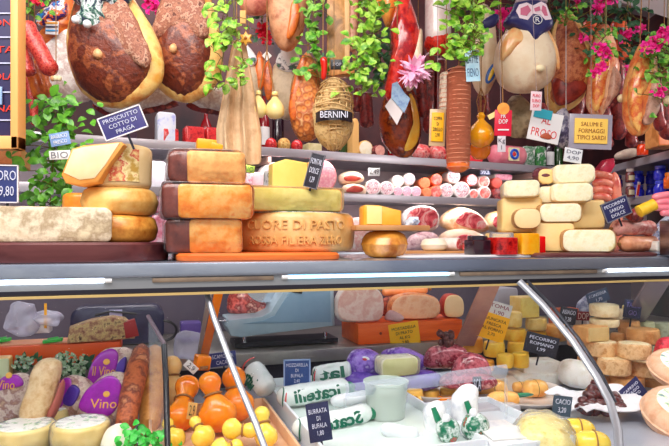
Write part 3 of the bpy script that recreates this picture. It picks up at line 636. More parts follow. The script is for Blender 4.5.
G().puffy(ol([(512, 6), (524, -2), (535, 6), (544, 24), (546, 33), (537, 41), (528, 51), (521, 42), (510, 35), (499, 29), (506, 18)], Y, c), .024, .04, pw=.35).part('scarf', scarf, t, loc=(0, -.042, 0))
G().puffy(ol([(513, 2), (520, -4), (530, -4), (537, 4), (539, 12), (524, 12), (510, 12)], Y, c), .022, .02, pw=.3).part('scarf_top', mat('scarf_grey', [(190, 170, 178)], rough=.4), t, loc=(0, -.046, 0))
fx = [(524, 21, 0, 4)]
o_ = ol([(525, 24)], Y, c)[0]; gg = G(); gi = G()
gg.prism(ol([(511, 15), (518, 13), (524, 16), (532, 12), (537, 15), (542, 29), (536, 30), (531, 25), (524, 24), (519, 30), (511, 28), (508, 21)], Y, c), -.002, .004, bev=.001)
for pl in ([(512, 19), (519, 16), (522, 21), (518, 26), (512, 25)], [(525, 19), (530, 17), (531, 21), (526, 22)], [(533, 16), (536, 18), (538, 26), (535, 26), (532, 21)]): gi.prism(ol(pl, Y, c), -.0035, 0)
gg.part('flower_petals', mat('petal_white', [(246, 226, 234)], rough=.4), t, loc=(0, -.064, 0)); gi.part('petal_centres', mat('petal_rose', [(206, 110, 140)], rough=.4), t, loc=(0, -.064, 0))
e = ol([(528, 30)], Y, c)[0]
G().tube([(math.cos(a)*SZ(4.2, Y), 0, math.sin(a)*SZ(4.2, Y)) for a in [k*PI/10 for k in range(21)]], .001, 6, caps=False).part('emblem_ring', white, t, loc=(e[0], -.069, e[1]))
textmesh('R', SZ(4, Y), SZ(4.6, Y), white, t, loc=(e[0], -.069, e[1]))
p = ol([(532, 75)], Y, c)[0]; G().ball((p[0], -.058, p[1]), (.011, .008, .008)).part('bone_knob', MATS['garlic'], t)
c = (484, 96); Y = 1.56
t = hang('cured_ham', 'pale ham half hidden behind the vine, with a navy scarf end', 'ham', c, 8, Y)
G().puffy(ol([(478, 6), (488, 8), (494, 30), (497, 60), (494, 82), (484, 96), (474, 84), (472, 50), (474, 26)], Y, c), .05, .05).warp(.003, 26).part('body', pale_ham, t)
G().puffy(ol([(482, 24), (492, 20), (495, 26), (488, 34), (480, 36), (476, 30)], Y, c), .02, .03, pw=.35).part('scarf', scarf, t, loc=(0, -.036, 0))
G().ball((0, 0, 0), (SZ(4.5, Y), .006, SZ(11, Y)), M=Matrix.Rotation(R(24), 4, 'Y')).part('oval_label', mat('label_blue', [(60, 110, 190)], rough=.3), t, loc=(SZ(3, Y), -.045, SZ(18, Y)))
G().ball((0, 0, 0), (SZ(2, Y), .004, SZ(8.5, Y)), M=Matrix.Rotation(R(24), 4, 'Y')).part('label_centre', mat('label_yellow', [(250, 214, 80)], rough=.3), t, loc=(SZ(3, Y), -.049, SZ(18, Y)))
# peppered ham right of it
c = (568, 118); Y = 1.56
t = hang('cured_ham', 'reddish-brown peppered ham with a pale right edge, right of the scarfed ham', 'ham', c, 14, Y)
G().puffy(ol([(560, 14), (572, 14), (580, 28), (588, 44), (591, 62), (588, 84), (580, 102), (566, 112), (552, 112), (546, 96), (546, 60), (552, 36)], Y, c), .05, .05).warp(.003, 26).part('rind', fat, t)
G().puffy(ol([(558, 18), (569, 18), (577, 34), (584, 50), (586, 64), (583, 82), (575, 98), (563, 107), (552, 108), (547, 94), (548, 60), (553, 38)], Y, c), .056, 0).warp(.003, 30).part('peppered_face', mat('pepper_red', [(150, 70, 48), (206, 134, 92), (172, 92, 60), (120, 48, 36)], scale=50, rough=.5, bump=.7), t, loc=(0, -.006, 0))
G().puffy(ol([(548, 84), (562, 78), (576, 84), (581, 92), (572, 102), (560, 108), (551, 106)], Y, c), .02, .03).part('lean_base', mat('lean_maroon', [(110, 28, 26), (160, 60, 48), (84, 20, 24)], scale=24, rough=.35, bump=.5), t, loc=(0, -.036, 0))
# long legs at the right
def leg(lab, pts, fatpts, shpts, knob, Y, c, top, m):
    t = hang('ham_leg', lab, 'ham', c, top, Y)
    G().puffy(ol(pts, Y, c), .036, .036).warp(.003, 34).part('body', m, t)
    G().puffy(ol(fatpts, Y, c), .012, .03).warp(.002, 40).part('fat_side', mat('leg_fat', [(240, 150, 60), (246, 196, 116), (216, 96, 50), (244, 180, 90)], scale=26, rough=.28, coat=.5), t, loc=(0, -.028, 0))
    G().puffy(ol(shpts, Y, c), .016, .03).warp(.003, 44).part('hock', mat('hock_skin', [(170, 116, 100), (214, 172, 150), (130, 74, 70)], scale=34, rough=.4, bump=.5), t, loc=(0, -.03, 0))
    p = ol([knob], Y, c)[0]; G().ball((p[0], -.05, p[1]), SZ(4, Y)).part('bone_knob', MATS['garlic'], t)
leg('slim pale ham leg with a white knuckle, right of the peppered ham', [(598, 26), (608, 26), (614, 44), (617, 64), (616, 84), (608, 104), (600, 118), (590, 112), (588, 92), (591, 66), (594, 44)],
    [(593, 60), (602, 44), (606, 60), (602, 80), (597, 106), (590, 114), (588, 94), (590, 74)], [(606, 70), (613, 76), (614, 92), (606, 104), (600, 112), (602, 94)], (612, 103), 1.5, (602, 118), 24, mat('leg_pale_mix', [(226, 130, 90), (244, 200, 160), (214, 104, 70), (240, 180, 130)], scale=14, rough=.4, bump=.4, dist=1, coat=.2))
leg('orange and grey ham leg at the far right hanging over the side shelf', [(640, 44), (650, 44), (655, 62), (656, 86), (654, 112), (646, 132), (634, 136), (626, 122), (624, 98), (628, 72), (634, 56)],
    [(628, 74), (640, 54), (646, 66), (642, 88), (632, 108), (634, 134), (626, 122), (624, 98)], [(646, 74), (653, 84), (653, 108), (644, 126), (636, 124), (640, 104)], (656, 105), 1.42, (640, 136), 44, mat('leg_mix', [(196, 60, 40), (236, 140, 76), (244, 190, 120), (206, 90, 60)], scale=14, rough=.35, coat=.3, bump=.4, dist=1))
# dark wall of salamis behind at right
bk = [(536, 104, 545, 134, 9), (556, 100, 560, 140, 8), (578, 92, 574, 146, 8), (590, 96, 590, 150, 7), (604, 106, 606, 150, 7), (617, 58, 619, 140, 8), (630, 110, 632, 148, 6), (648, 60, 662, 132, 6), (664, 70, 668, 140, 7)]
wh = ['under the scarfed ham', 'under the peppered ham', 'behind the yellow notice', 'behind the right edge of the yellow notice', 'below the slim ham leg', 'between the two ham legs', 'left of the far right leg tip', 'behind the far right leg', 'at the far right edge']
for (x0, y0, x1, y1, r), l in zip(bk, wh): salami('dark maroon salami in the back row '+l, (x0, y0), (x1, y1), r, 1.75, mat('maroon_casing', [(128, 30, 40), (170, 66, 62), (92, 18, 32), (200, 104, 92)], scale=30, rough=.4, bump=.6, coat=.3), name='salami', lump=.2)
bk2 = [(600, 24, 603, 60, 6, 'orange-red cured sausage tip beside the magenta flowers', 1.62), (618, 20, 622, 62, 8, 'orange-red cured sausage among the leaves at upper right', 1.75), (590, 20, 588, 60, 7, 'dark red salami in the shade behind the peppered ham', 1.75)]
for x0, y0, x1, y1, r, l, Y in bk2: salami(l, (x0, y0), (x1, y1), r, Y, mat('orange_red_casing', [(214, 60, 34), (240, 110, 60), (170, 30, 30)], scale=30, rough=.35, bump=.5, coat=.4))
# grey mould-covered salami lump
c = (520, 138); t = hang('cured_meat', 'lumpy grey-green mould-covered meat behind the crimson tag', 'cured meat', c, 98, 1.56)
G().puffy(ol([(512, 98), (522, 96), (532, 108), (536, 122), (530, 134), (516, 138), (506, 130), (504, 112)], 1.56, c), .035, .035).warp(.01, 34).part('body', mat('grey_mould', [(120, 104, 76), (166, 148, 118), (84, 60, 46)], scale=22, rough=.7, bump=.7), t)
# linen cloth hanging between the hams
linen = mat('linen', [(206, 172, 136), (226, 196, 160), (184, 146, 112)], scale=14, rough=.85, bump=.25)
Yl = 1.42; c = (237, 168); t = hang('linen_cloth', 'beige linen cloth hanging in folds above the wrapped cheeses', 'cloth', c, 40, Yl)
g = G(); rows = 18; cols_ = 30; ov = []
for i in range(rows+1):
    q = i/rows; py = 40+q*126; x0 = 233-18*min(1, q*1.5)+ (5 if q > .8 else 0)*(q-.8)*5; x1 = 245+17*min(1, q*1.3)
    for j in range(cols_+1):
        s_ = j/cols_; px = x0+(x1-x0)*s_; dy = (6 if s_ > .5 else -10)*q*abs(s_-.5)*1.2
        yy = .016*math.sin(s_*15+1.6*q)+.006*math.sin(s_*33+3*q)
        ov.append(((px-c[0])/F*Yl, yy*(.35+.65*q), (c[1]-(py-dy))/F*Yl))
for off in (0, .003): 
    o0 = len(g.v); g.v += [Vector((v[0], v[1]+off, v[2])) for v in ov]
    for i in range(rows):
        for j in range(cols_): a = o0+i*(cols_+1)+j; g.f.append((a, a+1, a+cols_+2, a+cols_+1))
g.part('cloth', linen, t)
# brown paper tag and little gold star above it
c = (243, 23); t = hang('paper_tag', 'small rectangular cardboard tag left of the top cured meat', 'tag', c, 10, 1.42)
G().box((0, 0, SZ(6, 1.42)), (SZ(6, 1.42), .003, SZ(13, 1.42)), bev=.0008).part('card', mat('kraft', [(224, 176, 108)], rough=.7), t)
c = (246, 47); t = hang('star_ornament', 'small golden star ornament above the white paper collar', 'ornament', c, 32, 1.40)
st = [((SZ(7, 1.4) if k % 2 == 0 else SZ(4, 1.4))*math.cos(PI/2+k*PI/6), SZ(8, 1.4)+(SZ(7.5, 1.4) if k % 2 == 0 else SZ(4.4, 1.4))*math.sin(PI/2+k*PI/6)) for k in range(12)]
G().prism(st, -.006, .006, bev=.002).part('star_body', mat('gold_cheese', [(240, 190, 80), (226, 150, 50)], scale=60, rough=.35, coat=.3), t)
G().ball((0, -.006, SZ(8, 1.4)), .004).part('star_centre', mat('gold_dark', [(190, 110, 30)], rough=.4), t)
t = hang('wire_hook', 'small steel hook with white price ticket above the pear cheeses', 'hook', (267, 60), 40, 1.5)
G().tube([(-.012+.012*math.cos(a), 0, SZ(18, 1.5)+.012*math.sin(a)) for a in [PI*k/8 for k in range(9)]]+[(-.024, 0, SZ(15, 1.5))], .0012, 6).part('hook', chrome, t)
G().box((0, -.002, SZ(4, 1.5)), (SZ(7, 1.5), .002, SZ(7, 1.5)), (0, R(45), 0)).part('ticket', paper, t)

# vines, leaves and bougainvillea
def vine(lab, path, Y, n, m, spread=12, size=8, seedv=1, flowers=None, name='leafy_vine', cat='vine', hangto=True, fm=None, wide=.7):
    rv = random.Random(seedv); c = path[-1]
    t = thing(name, lab, cat, W(c[0], c[1], Y))
    P = [W(p[0], p[1], Y)-t.location for p in path]
    top = P[0].copy(); pp = ([Vector((top.x, 0, 2.289-t.location.z))] if hangto else [])+P
    G().tube(pp, .0013, 6).part('stem', mat('vine_stem', [(120, 110, 50)], rough=.6), t)
    g = G(); tot = len(P)-1; gs = []
    n = int(n*1.7); size *= .8
    for k in range(n):
        q = rv.random()*tot; i = min(int(q), tot-1); b = P[i].lerp(P[i+1], q-i)
        off = Vector((rv.gauss(0, .55)*SZ(spread, Y), rv.uniform(-.045, .03), rv.gauss(0, .3)*SZ(spread, Y)))
        d = Vector((rv.uniform(-1, 1), rv.uniform(-.8, .1), rv.uniform(-1, .5)))
        s_ = SZ(size, Y)*rv.uniform(.6, 1.25); b2 = b+off
        g.leaf(b2, d, (rv.uniform(-.5, .5), -1, rv.uniform(.1, 1.0)), s_, s_*wide, rv.uniform(-.1, .4)); gs.append((b, b2))
    g.part('leaves', m, t)
    g = G()
    for a, b in gs[:30]: g.tube([a, a.lerp(b, .5)+Vector((0, 0, .004)), b], .0009, 4)
    g.part('twigs', MATS['vine_stem'], t)
    if flowers:
        for fx_, fy_, fr in flowers:
            g = G()
            fc = W(fx_, fy_, Y-.04)-t.location
            for k in range(26):
                d = Vector((rv.uniform(-1, 1), rv.uniform(-1, .2), rv.uniform(-1, 1))).normalized()
                g.leaf(fc+d*SZ(fr, Y)*rv.uniform(.05, .6), d+Vector((rv.uniform(-.5, .5), -.3, rv.uniform(-.5, .5))), (rv.uniform(-1, 1), -1, rv.uniform(-1, 1)), SZ(fr*.6, Y), SZ(fr*.55, Y), .3)
            g.part('blossom', fm or magenta, t)
    return t
vine('light green leafy vine hanging over the right side of the second big ham', [(224, -10), (228, 20), (224, 50), (218, 90)], 1.36, 34, green_l, 15, 14, 1)
vine('green leaves trailing down the beige linen cloth', [(234, 20), (243, 60), (240, 82)], 1.34, 16, green_l, 8, 10, 2)
vine('bright green vine hanging above the orange netted ham', [(316, -10), (312, 30), (320, 78)], 1.42, 40, green, 15, 13, 3)
vine('thick lime green vine between the pale sausage and the red speck', [(368, -14), (372, 30), (366, 58), (362, 92)], 1.40, 110, green_l, 17, 12, 4)
vine('dark blue-green sprig beside the lime vine', [(378, 40), (384, 84)], 1.5, 60, green_d, 16, 11, 5)
vine('bright green vine hanging right of the white capocollo', [(464, -14), (466, 24), (456, 60)], 1.36, 90, green_l, 22, 13, 6)
vine('yellow-green sprig over the label above the netted mortadella', [(474, 30), (472, 56)], 1.32, 20, green_l, 12, 8, 7)
vine('green vine with pink blossom behind the menu board', [(36, -10), (30, 14)], 1.5, 26, green, 12, 8, 8, flowers=[(37, 1, 8)], fm=redpetal)
vine('magenta blossom cluster left of the scarfed ham', [(500, -10), (506, 44)], 1.62, 40, green_d, 22, 9, 9, flowers=[(502, 18, 10), (498, 26, 8), (506, 44, 6), (512, 12, 6)], name='bougainvillea', cat='flowers')
vine('dark foliage with small pink blooms right of the scarfed ham', [(548, -16), (552, 36)], 1.62, 90, green_d, 36, 11, 10, flowers=[(585, 44, 6), (577, 4, 5), (572, 32, 5)], name='bougainvillea', cat='flowers')
vine('small bright leaf sprig on the peppered ham', [(566, 10), (566, 24)], 1.45, 14, green, 8, 8, 11)
vine('magenta bougainvillea hanging at the top edge over the ham legs', [(598, -20), (600, 14), (590, 50)], 1.5, 60, green_d, 30, 9, 12, flowers=[(604, 1, 9), (597, 10, 6), (582, 38, 6), (612, -3, 8)], name='bougainvillea', cat='flowers')
vine('red and magenta blossoms wrapped round the slim ham leg', [(606, 30), (598, 52), (594, 66)], 1.38, 22, green, 14, 9, 13, flowers=[(598, 48, 8), (606, 54, 7), (600, 68, 7), (595, 74, 6)], name='bougainvillea', cat='flowers')
vine('bougainvillea with magenta blooms between the two ham legs', [(628, 0), (624, 36), (634, 66)], 1.56, 80, green_d, 26, 10, 14, flowers=[(625, 36, 9), (640, 30, 6), (632, 72, 9), (638, 76, 9)], name='bougainvillea', cat='flowers')
vine('bright magenta spray and fresh leaves at the right edge', [(668, 44), (660, 60), (662, 100)], 1.38, 80, green, 26, 11, 15, flowers=[(655, 44, 9), (662, 38, 8), (648, 48, 8), (663, 32, 7), (658, 92, 8)], name='bougainvillea', cat='flowers')
vine('magenta petal tuft between the two big hams', [(160, -14), (158, 2)], 1.62, 8, green_d, 8, 8, 16, flowers=[(151, 2, 11), (157, 9, 6)], name='bougainvillea', cat='flowers')
vine('small red berries and leaves hanging above the pear cheeses', [(262, 16), (264, 46)], 1.62, 12, green_d, 10, 9, 17, flowers=[(263, 32, 9), (266, 40, 7)], fm=redpetal)
# ---------------------------------------------------------------- cheese and meat kinds
ACr = R(AC); AWr = R(AW)
r_amber = mat('amber_rind', [(206, 130, 44), (234, 172, 84), (178, 98, 30)], scale=16, rough=.38, bump=.3, coat=.25)
r_gold = mat('gold_rind', [(232, 178, 96), (244, 202, 128), (214, 148, 66)], scale=14, rough=.4, bump=.3, coat=.2)
r_orange = mat('orange_cheese_rind', [(236, 130, 34), (246, 166, 74), (214, 104, 24)], scale=12, rough=.35, bump=.2, coat=.3)
r_dark = mat('dark_rind', [(86, 34, 30), (124, 62, 50), (60, 22, 26)], scale=22, rough=.3, bump=.35, coat=.6)
r_grey = mat('grey_white_rind', [(224, 214, 194), (240, 234, 216), (196, 182, 160)], scale=12, rough=.6, bump=.5)
f_pale = mat('pale_cheese', [(244, 230, 196), (250, 240, 214), (236, 214, 170)], scale=18, rough=.45, bump=.15, sss=.1)
f_yellow = mat('yellow_cheese', [(238, 208, 100), (246, 224, 132), (226, 188, 76)], scale=20, rough=.4, bump=.15, sss=.1)
f_orange = mat('orange_cheese', [(228, 116, 34), (248, 160, 64), (250, 196, 120), (226, 110, 30)], scale=18, rough=.32, sss=.15, coat=.2)
f_cream = mat('cream_cheese', [(248, 238, 212), (250, 244, 226)], scale=10, rough=.45, sss=.15)
f_white = mat('white_cheese', [(246, 242, 234), (236, 230, 222)], scale=14, rough=.5, bump=.2, sss=.1)
pinkham = mat('pink_ham', [(240, 160, 170), (248, 190, 194), (226, 136, 150)], scale=40, rough=.45)
roll_face = mat('rolled_pancetta', [(255, 246, 246), (206, 90, 110), (255, 240, 240), (160, 44, 66), (250, 226, 226)], scale=48, rough=.4, dist=1.5)
sal_face = mat('salami_face', [(190, 50, 62), (226, 120, 124), (240, 210, 206)], scale=120, rough=.4, stops=[.42, .52, .62])
meat_face = mat('ham_cut', [(172, 34, 48), (226, 96, 104), (246, 196, 186), (150, 24, 40)], scale=16, rough=.35, dist=1.5, coat=.3)
casing_w = mat('white_casing', [(246, 236, 230), (226, 204, 196)], scale=50, rough=.55, bump=.3)
casing_o = mat('orange_casing', [(230, 110, 66), (240, 146, 104)], scale=50, rough=.5, bump=.3)
casing_r = mat('ruddy_casing', [(160, 50, 44), (196, 86, 70)], scale=50, rough=.5, bump=.3)

def slab(name, lab, cat, x0, x1, yt, yb, Y, dep, rind, face, r=.3, rz=ACr, zb=None, group=None, wrapm=None, split=None, bulge=.004, face_in=.93, root=None):
    w_ = SZ(x1-x0, Y); h = SZ(yb-yt, Y); p = W((x0+x1)/2, yb, Y)
    if zb is not None: h += p.z-zb; p.z = zb
    t = thing(name, lab, cat, p, rz, group)
    o = rrect(w_/math.cos(rz if abs(rz) < 1.2 else 0), h, r*h, 5)
    G().prism(o, 0, dep, bev=min(.006, h*.12)).warp(.0015, 30, p.x).part('rind', rind, t)
    wf = w_/math.cos(rz if abs(rz) < 1.2 else 0)
    if split:   # dark rind on the left, cut face on the right
        x_ = -wf/2+wf*split; G().prism([(x_+a, b) for a, b in rrect(wf*.5-x_+.001, h*.97, h*.10, 4, h*.015)] if False else [((x_+wf*.5+.0015)/2+a, b) for a, b in rrect(wf*.5+.0015-x_, h*1.0, h*.13, 4, .0)], -.0025, dep*.9, bev=.003).warp(.0015, 30, p.x).part('cut_face', face, t)
    elif face: G().prism([(a*face_in, h*(1-face_in)/2+b*face_in) for a, b in o], -.0022, .01, bev=.002).warp(.0012, 60, p.x).part('cut_face', face, t)
    if wrapm:
        G().prism(rrect(wf*1.03, h*1.05, r*h, 5, -h*.0), -.010, dep+.004, bev=.006).warp(.004, 50, p.y).part('clear_wrap', wrapm, t)
    return t
def wheel(name, lab, cat, px, yb, rp, hp, Y, rind, b=.3, bulge=.06, zb=None, top=None, group=None, front=False, rz=0, seg=36, warp=.0015):
    r = SZ(rp, Y); h = SZ(hp, Y); p = W(px, yb, Y)
    if front: p.z = EYE+(HY-yb)/F*(Y-r)
    if zb is not None: p.z = zb
    t = thing(name, lab, cat, p, rz, group)
    G().lathe(wheelprof(r, h, b*h, bulge*h), seg=seg).warp(warp, 26, px).part('rind', rind, t)
    if top: G().lathe([(r*.86, 0), (r*.86, .0015), (0, .0022)], seg=seg).part('top_label', top, t, loc=(0, 0, h-.0004))
    return t
ring2 = mat('pale_roll', [(255, 240, 242), (236, 160, 178), (250, 226, 232)], scale=60, rough=.4)
def roll(name, lab, cat, px, py, rp, Y, L, casing, face, rz=AWr, group=None, sq=1.0, zf=None):
    """a round piece lying with its cut end towards us"""
    r = SZ(rp, Y); p = W(px, py, Y); p.z -= r*sq
    if zf is not None: p.z = zf
    t = thing(name, lab, cat, p, rz, group); q = Matrix.Rotation(-PI/2, 4, 'X')
    G().lathe([(r*.9, 0), (r, r*.12), (r, L*.8), (r*.8, L*.95), (r*.3, L)], sy=sq, M=q, seg=22).warp(.001, 50, px).part('casing', casing, t, loc=(0, 0, r*sq))
    fk = .80 if (casing is MATS.get('white_casing') and face is not ring2) else .88
    G().lathe([(r*fk, 0), (r*fk*.98, .0015), (0, .003)], sy=sq, M=Matrix.Rotation(PI/2, 4, 'X'), seg=22).part('cut_face', face, t, loc=(0, .0005, r*sq))
    return t
def sign(lab, cx, cy, wp, hp, Y, lines, bm_, ink, roll_=0, yaw=None, tilt=0, frame=None, stake=None, name='price_sign', cat='sign', mirror=False, thick=.003, fill=.8, backtilt=0):
    """a small written card; cx, cy its middle in the photograph, roll_ its lean in degrees"""
    w_ = SZ(wp, Y); h = SZ(hp, Y)
    yw = ACr*.5 if yaw is None else R(yaw)
    t = thing(name, lab, cat, W(cx, cy+hp/2, Y), (R(-backtilt), R(roll_), yw))
    t.location = W(cx, cy, Y)-(Euler(t.rotation_euler).to_matrix() @ Vector((0, 0, h/2)))
    b = G().box((0, 0, h/2), (w_, thick, h), bev=.0006).part('board', bm_, t)
    if frame:
        g = G(); e = min(w_, h)*.05
        for c_, d in (((0, -.001, h-e/2), (w_, thick+.001, e)), ((0, -.001, e/2), (w_, thick+.001, e)), ((-w_/2+e/2, -.001, h/2), (e, thick+.001, h)), ((w_/2-e/2, -.001, h/2), (e, thick+.001, h))): g.box(c_, d)
        g.part('border', frame, t)
    textmesh(lines, w_*fill, h*.7, ink, t, loc=(0, -thick/2-.0006, h/2), mirror=mirror, space=1.1, bold=-.008)
    if stake:
        G().box((0, .002, -stake/2), (.004, .002, stake)).part('spike', steel_dark, t)
    return t

# ---------------------------------------------------------------- menu board at the left
Y = 1.12; t = thing('menu_board', 'dark blue menu board in pale wooden frame with orange writing', 'menu board', W(4, 150, Y), 0)
def bx(x0, x1, y0, y1, d, yo, nm, m): 
    a = W(x0, y1, Y)-t.location; b = W(x1, y0, Y)-t.location
    return G().box(((a.x+b.x)/2, yo, (a.z+b.z)/2), (b.x-a.x, d, b.z-a.z), bev=.002).part(nm, m, t)
bx(-60, 16, -40, 138, .012, .01, 'board', mat('menu_blue', [(40, 36, 78), (50, 44, 88)], scale=8, rough=.5))
for nm, a in (('frame_post', (14.5, 22, -46, 150)), ('frame_rail', (-66, 22, 137, 150)), ('frame_rail', (-66, 22, -46, -36)), ('frame_post', (-68, -60, -46, 150))): bx(*a, .03, 0, nm, mat('frame_pine', [(232, 166, 96), (244, 188, 120)], scale=14, rough=.45, stretch=(1, 1, .1)))
for k, y in enumerate((13, 37, 63, 92, 120)): bx(-58, 13, y-.5, y+.3, .002, .0022, 'rule_line', mat('rule_white', [(200, 204, 230)], rough=.6))
for k, (s_, y) in enumerate((('BUFALONI', 22), ('RICOTTA', 49), ('SCAMORZOLA', 76), ('PANNA', 108))):
    x0 = (-44, -46, -56, -30)[k]; a = W((x0+13.5)/2, y, Y)-t.location; textmesh(s_, SZ(13.5-x0, Y), SZ(6.5, Y), redink, t, loc=(a.x, .0025, a.z))
a = W(2, -46, Y)-t.location
for x in (-.12, .02): G().tube([(x, 0, a.z), (x, .28, 2.29-t.location.z)], .0022, 6).part('hanging_wire', chrome, t)
G().box((0, 0, 0), (SZ(3.5, Y), .004, SZ(18, Y)), bev=.001).part('clip', mat('clip_blue', [(150, 180, 220)], rough=.3), t, loc=(W(1, 96, Y)-t.location)-Vector((0, .002, 0)))

# ---------------------------------------------------------------- top of the counter
# left: dark board with block, wheels and wedges
def plank(name, lab, x0, x1, yt, s, dep, m, th=None, rnd=.4, zb=ZTOP, z1=None):
    Ya, Yb = YC(x0, s), YC(x1, s); a = W(x0, yt, Ya); b = W(x1, yt, Yb); L_ = (Vector((b.x, b.y))-Vector((a.x, a.y))).length
    th = th if th else max(.012, (a.z+b.z)/2-zb); an = math.atan2(b.y-a.y, b.x-a.x)
    t = thing(name, lab, 'board', ((a.x+b.x)/2-math.sin(an)*0, (a.y+b.y)/2, zb), an)
    o = [(p[0], p[1]-dep/2+dep/2) for p in rrect(L_, dep, rnd*dep, 7)]
    M_ = Matrix(((1, 0, 0, 0), (0, 0, 1, 0), (0, 1, 0, 0), (0, 0, 0, 1)))
    G().prism(o, 0, th, bev=.004).xf(M_).part('board_body', m, t); return t, zb+th
bd = plank('cheese_board', 'thick dark maroon rounded board under the left cheeses', -60, 171, 240, -.01, .30, board_dk, th=.034)
z1 = bd[1]
bump_pale = mat('moulded_rind', [(206, 184, 150), (240, 226, 198), (178, 156, 126), (226, 210, 176)], scale=22, rough=.6, bump=.8)
Y = YC(50, .02); slab('cheese_block', 'long grey-white moulded block cheese on the dark board, foreground left', 'cheese', -30, 103, 206, 240, Y, .085, bump_pale, None, r=.2, zb=z1)
YA = YC(120, .12)
wheel('round_cheese', 'small golden wheel on the dark board, lower of the pair', 'cheese', 118.5, 240, 37, 26, YA, r_amber, b=.30, bulge=.05, zb=z1)
za = z1+SZ(26, YA)
wheel('round_cheese', 'small golden wheel stacked directly on its twin', 'cheese', 120, 215, 35.5, 27, YA, r_gold, b=.30, bulge=.05, zb=za)
YA2 = YC(84, .235); wheel('round_cheese', 'orange wheel half hidden behind the two golden ones', 'cheese', 85, 206, 21, 48, YA2, r_orange, b=.1, bulge=.0, zb=z1)
# cut wedge and labelled cheese on top
zt = za+SZ(27, YA)-.002
YB_ = YC(120, .11); p = W(124, 187, YB_); p.z = zt
t = thing('labelled_cheese', 'tan drum cheese with red and gold paper label, on top of golden wheels', 'cheese', p, ACr)
G().lathe(wheelprof(SZ(27, YB_), SZ(43, YB_), .012, 0), seg=32).warp(.0015, 26).part('rind', mat('pale_tan_rind', [(226, 194, 140), (238, 212, 164)], scale=16, rough=.4, coat=.3, bump=.2), t)
g = G(); rr = SZ(27.6, YB_); a0 = [R(-118+q*60/10) for q in range(11)]
g.add([(math.cos(a)*rr, math.sin(a)*rr, SZ(z_, YB_)) for z_ in (6, 38) for a in a0], [(i, i+1, i+12, i+11) for i in range(10)]).part('paper_label', mat('cheese_label', [(214, 140, 70), (240, 214, 150), (200, 60, 50), (246, 226, 170), (190, 150, 70)], scale=26, rough=.5, stops=[.36, .42, .5, .54, .62]), t)
Yw = YC(95, .045); c = (95, 187); t = thing('cheese_wedge', 'pale cut wedge with orange rind resting against the labelled cheese', 'cheese', (W(95, 187, Yw).x, Yw, zt), ACr*.3)
wo = ol([(62, 176), (72, 150), (84, 146), (120, 142), (123, 145), (107, 168), (98, 183), (80, 186), (66, 184)], Yw, c)
wo = [(x, max(z, .001)) for x, z in wo]
G().prism(wo, 0, .07, bev=.004).part('rind', mat('wedge_rind', [(232, 150, 70), (242, 180, 100)], scale=20, rough=.45, bump=.3), t)
wi = ol([(65, 174), (74, 151), (85, 148), (119, 143.5), (105, 166), (95, 179), (80, 181)], Yw, c)
G().prism(wi, -.0015, .01, bev=.001).part('cut_face', mat('wedge_paste', [(250, 222, 170), (252, 232, 190)], scale=30, rough=.45, bump=.2, sss=.1), t)
sign('white-edged violet handwritten sign propped on the labelled cheese, upper left', 123, 123, 44, 24, YC(120, .04), 'PROSCIUTTO\nCOTTO DI\nPRAGA', mat('violet_board', [(58, 54, 110), (70, 66, 124)], scale=30, rough=.5), chalk, roll_=-22, frame=mat('sign_white', [(236, 230, 232)], rough=.5), stake=.028)
sign('small navy sign at the left edge standing on the moulded block', 7, 184, 22, 38, YC(10, .03), 'ORO\n9,80', mat('blue_board', [(42, 52, 104), (54, 64, 120)], scale=30, rough=.5), chalk, frame=MATS['sign_white'], stake=.006)
# basil plant with its blue tag, standing behind
t = vine('bushy fresh basil plant behind the left cheeses with blue tag', [(62, 100), (54, 150), (50, 206)], YC(55, .33), 130, mat('basil', [(60, 130, 40), (110, 176, 56), (40, 96, 36)], scale=26, rough=.4), 26, 14, 31, name='basil_plant', cat='plant', hangto=False)
t = thing('glass_vase', 'dark glass jar holding the basil behind the moulded block', 'jar', (W(52, 240, YC(52, .33)).x, YC(52, .33), ZTOP))
G().lathe([(0, 0), (.028, 0), (.03, .01), (.03, .07), (.02, .095), (.02, .11), (.017, .11), (.017, .03)]).part('jar_body', mat('dark_glass', [(60, 70, 50)], rough=.1, coat=.5), t)
G().lathe([(0, 0), (.017, 0), (.017, .02), (0, .02)]).part('soil', mat('soil', [(60, 40, 30)], rough=.9), t, loc=(0, 0, .06))
sign('small pale blue tag clipped into the basil leaves', 60, 139, 19, 13, YC(55, .26), 'BASILICO\nFRESCO', mat('tag_pale_blue', [(130, 160, 206)], rough=.5), white, roll_=-12, name='plant_tag', cat='tag', thick=.002)
sign('small white folded card below the blue basil tag', 60, 155, 20, 9, YC(55, .26), 'BIO', paper, mat('tag_grey_ink', [(120, 120, 130)], rough=.6), roll_=-4, name='plant_tag', cat='tag', thick=.004)

# three wrapped dark-rinded blocks
s0 = .03
bd2, z2 = plank('cheese_board', 'long orange wooden board under the middle cheeses', 177, 343, 252, .0, .26, board_or, th=.014, rnd=.1)
YA = YC(205, .03)
yb_ = lambda y: y
slab('wrapped_cheese', 'bottom wrapped orange cheese block with dark rind, stack of three', 'cheese', 169, 240, 219, 252, YC(190, .045), .14, r_dark, f_orange, r=.16, zb=z2, wrapm=wrap_soft, split=.30)
slab('wrapped_cheese', 'middle wrapped orange cheese block with dark rind, stack of three', 'cheese', 166, 250, 184, 218.5, YC(190, .04), .14, r_dark, f_orange, r=.18, wrapm=wrap_soft, split=.17)
slab('wrapped_cheese', 'top wrapped tan cheese block with dark rind, stack of three', 'cheese', 171, 243, 151, 183.5, YC(190, .045), .13, r_dark, mat('tan_orange_cheese', [(232, 148, 70), (250, 196, 124), (226, 130, 50)], scale=18, rough=.35, sss=.1), r=.28, wrapm=wrap_soft, split=.24)
Yq = YC(205, .08); p = W(206, 151, Yq)
t = thing('cheese_piece', 'small bright orange-yellow cheese pieces on the tan wrapped block', 'cheese', p, ACr)
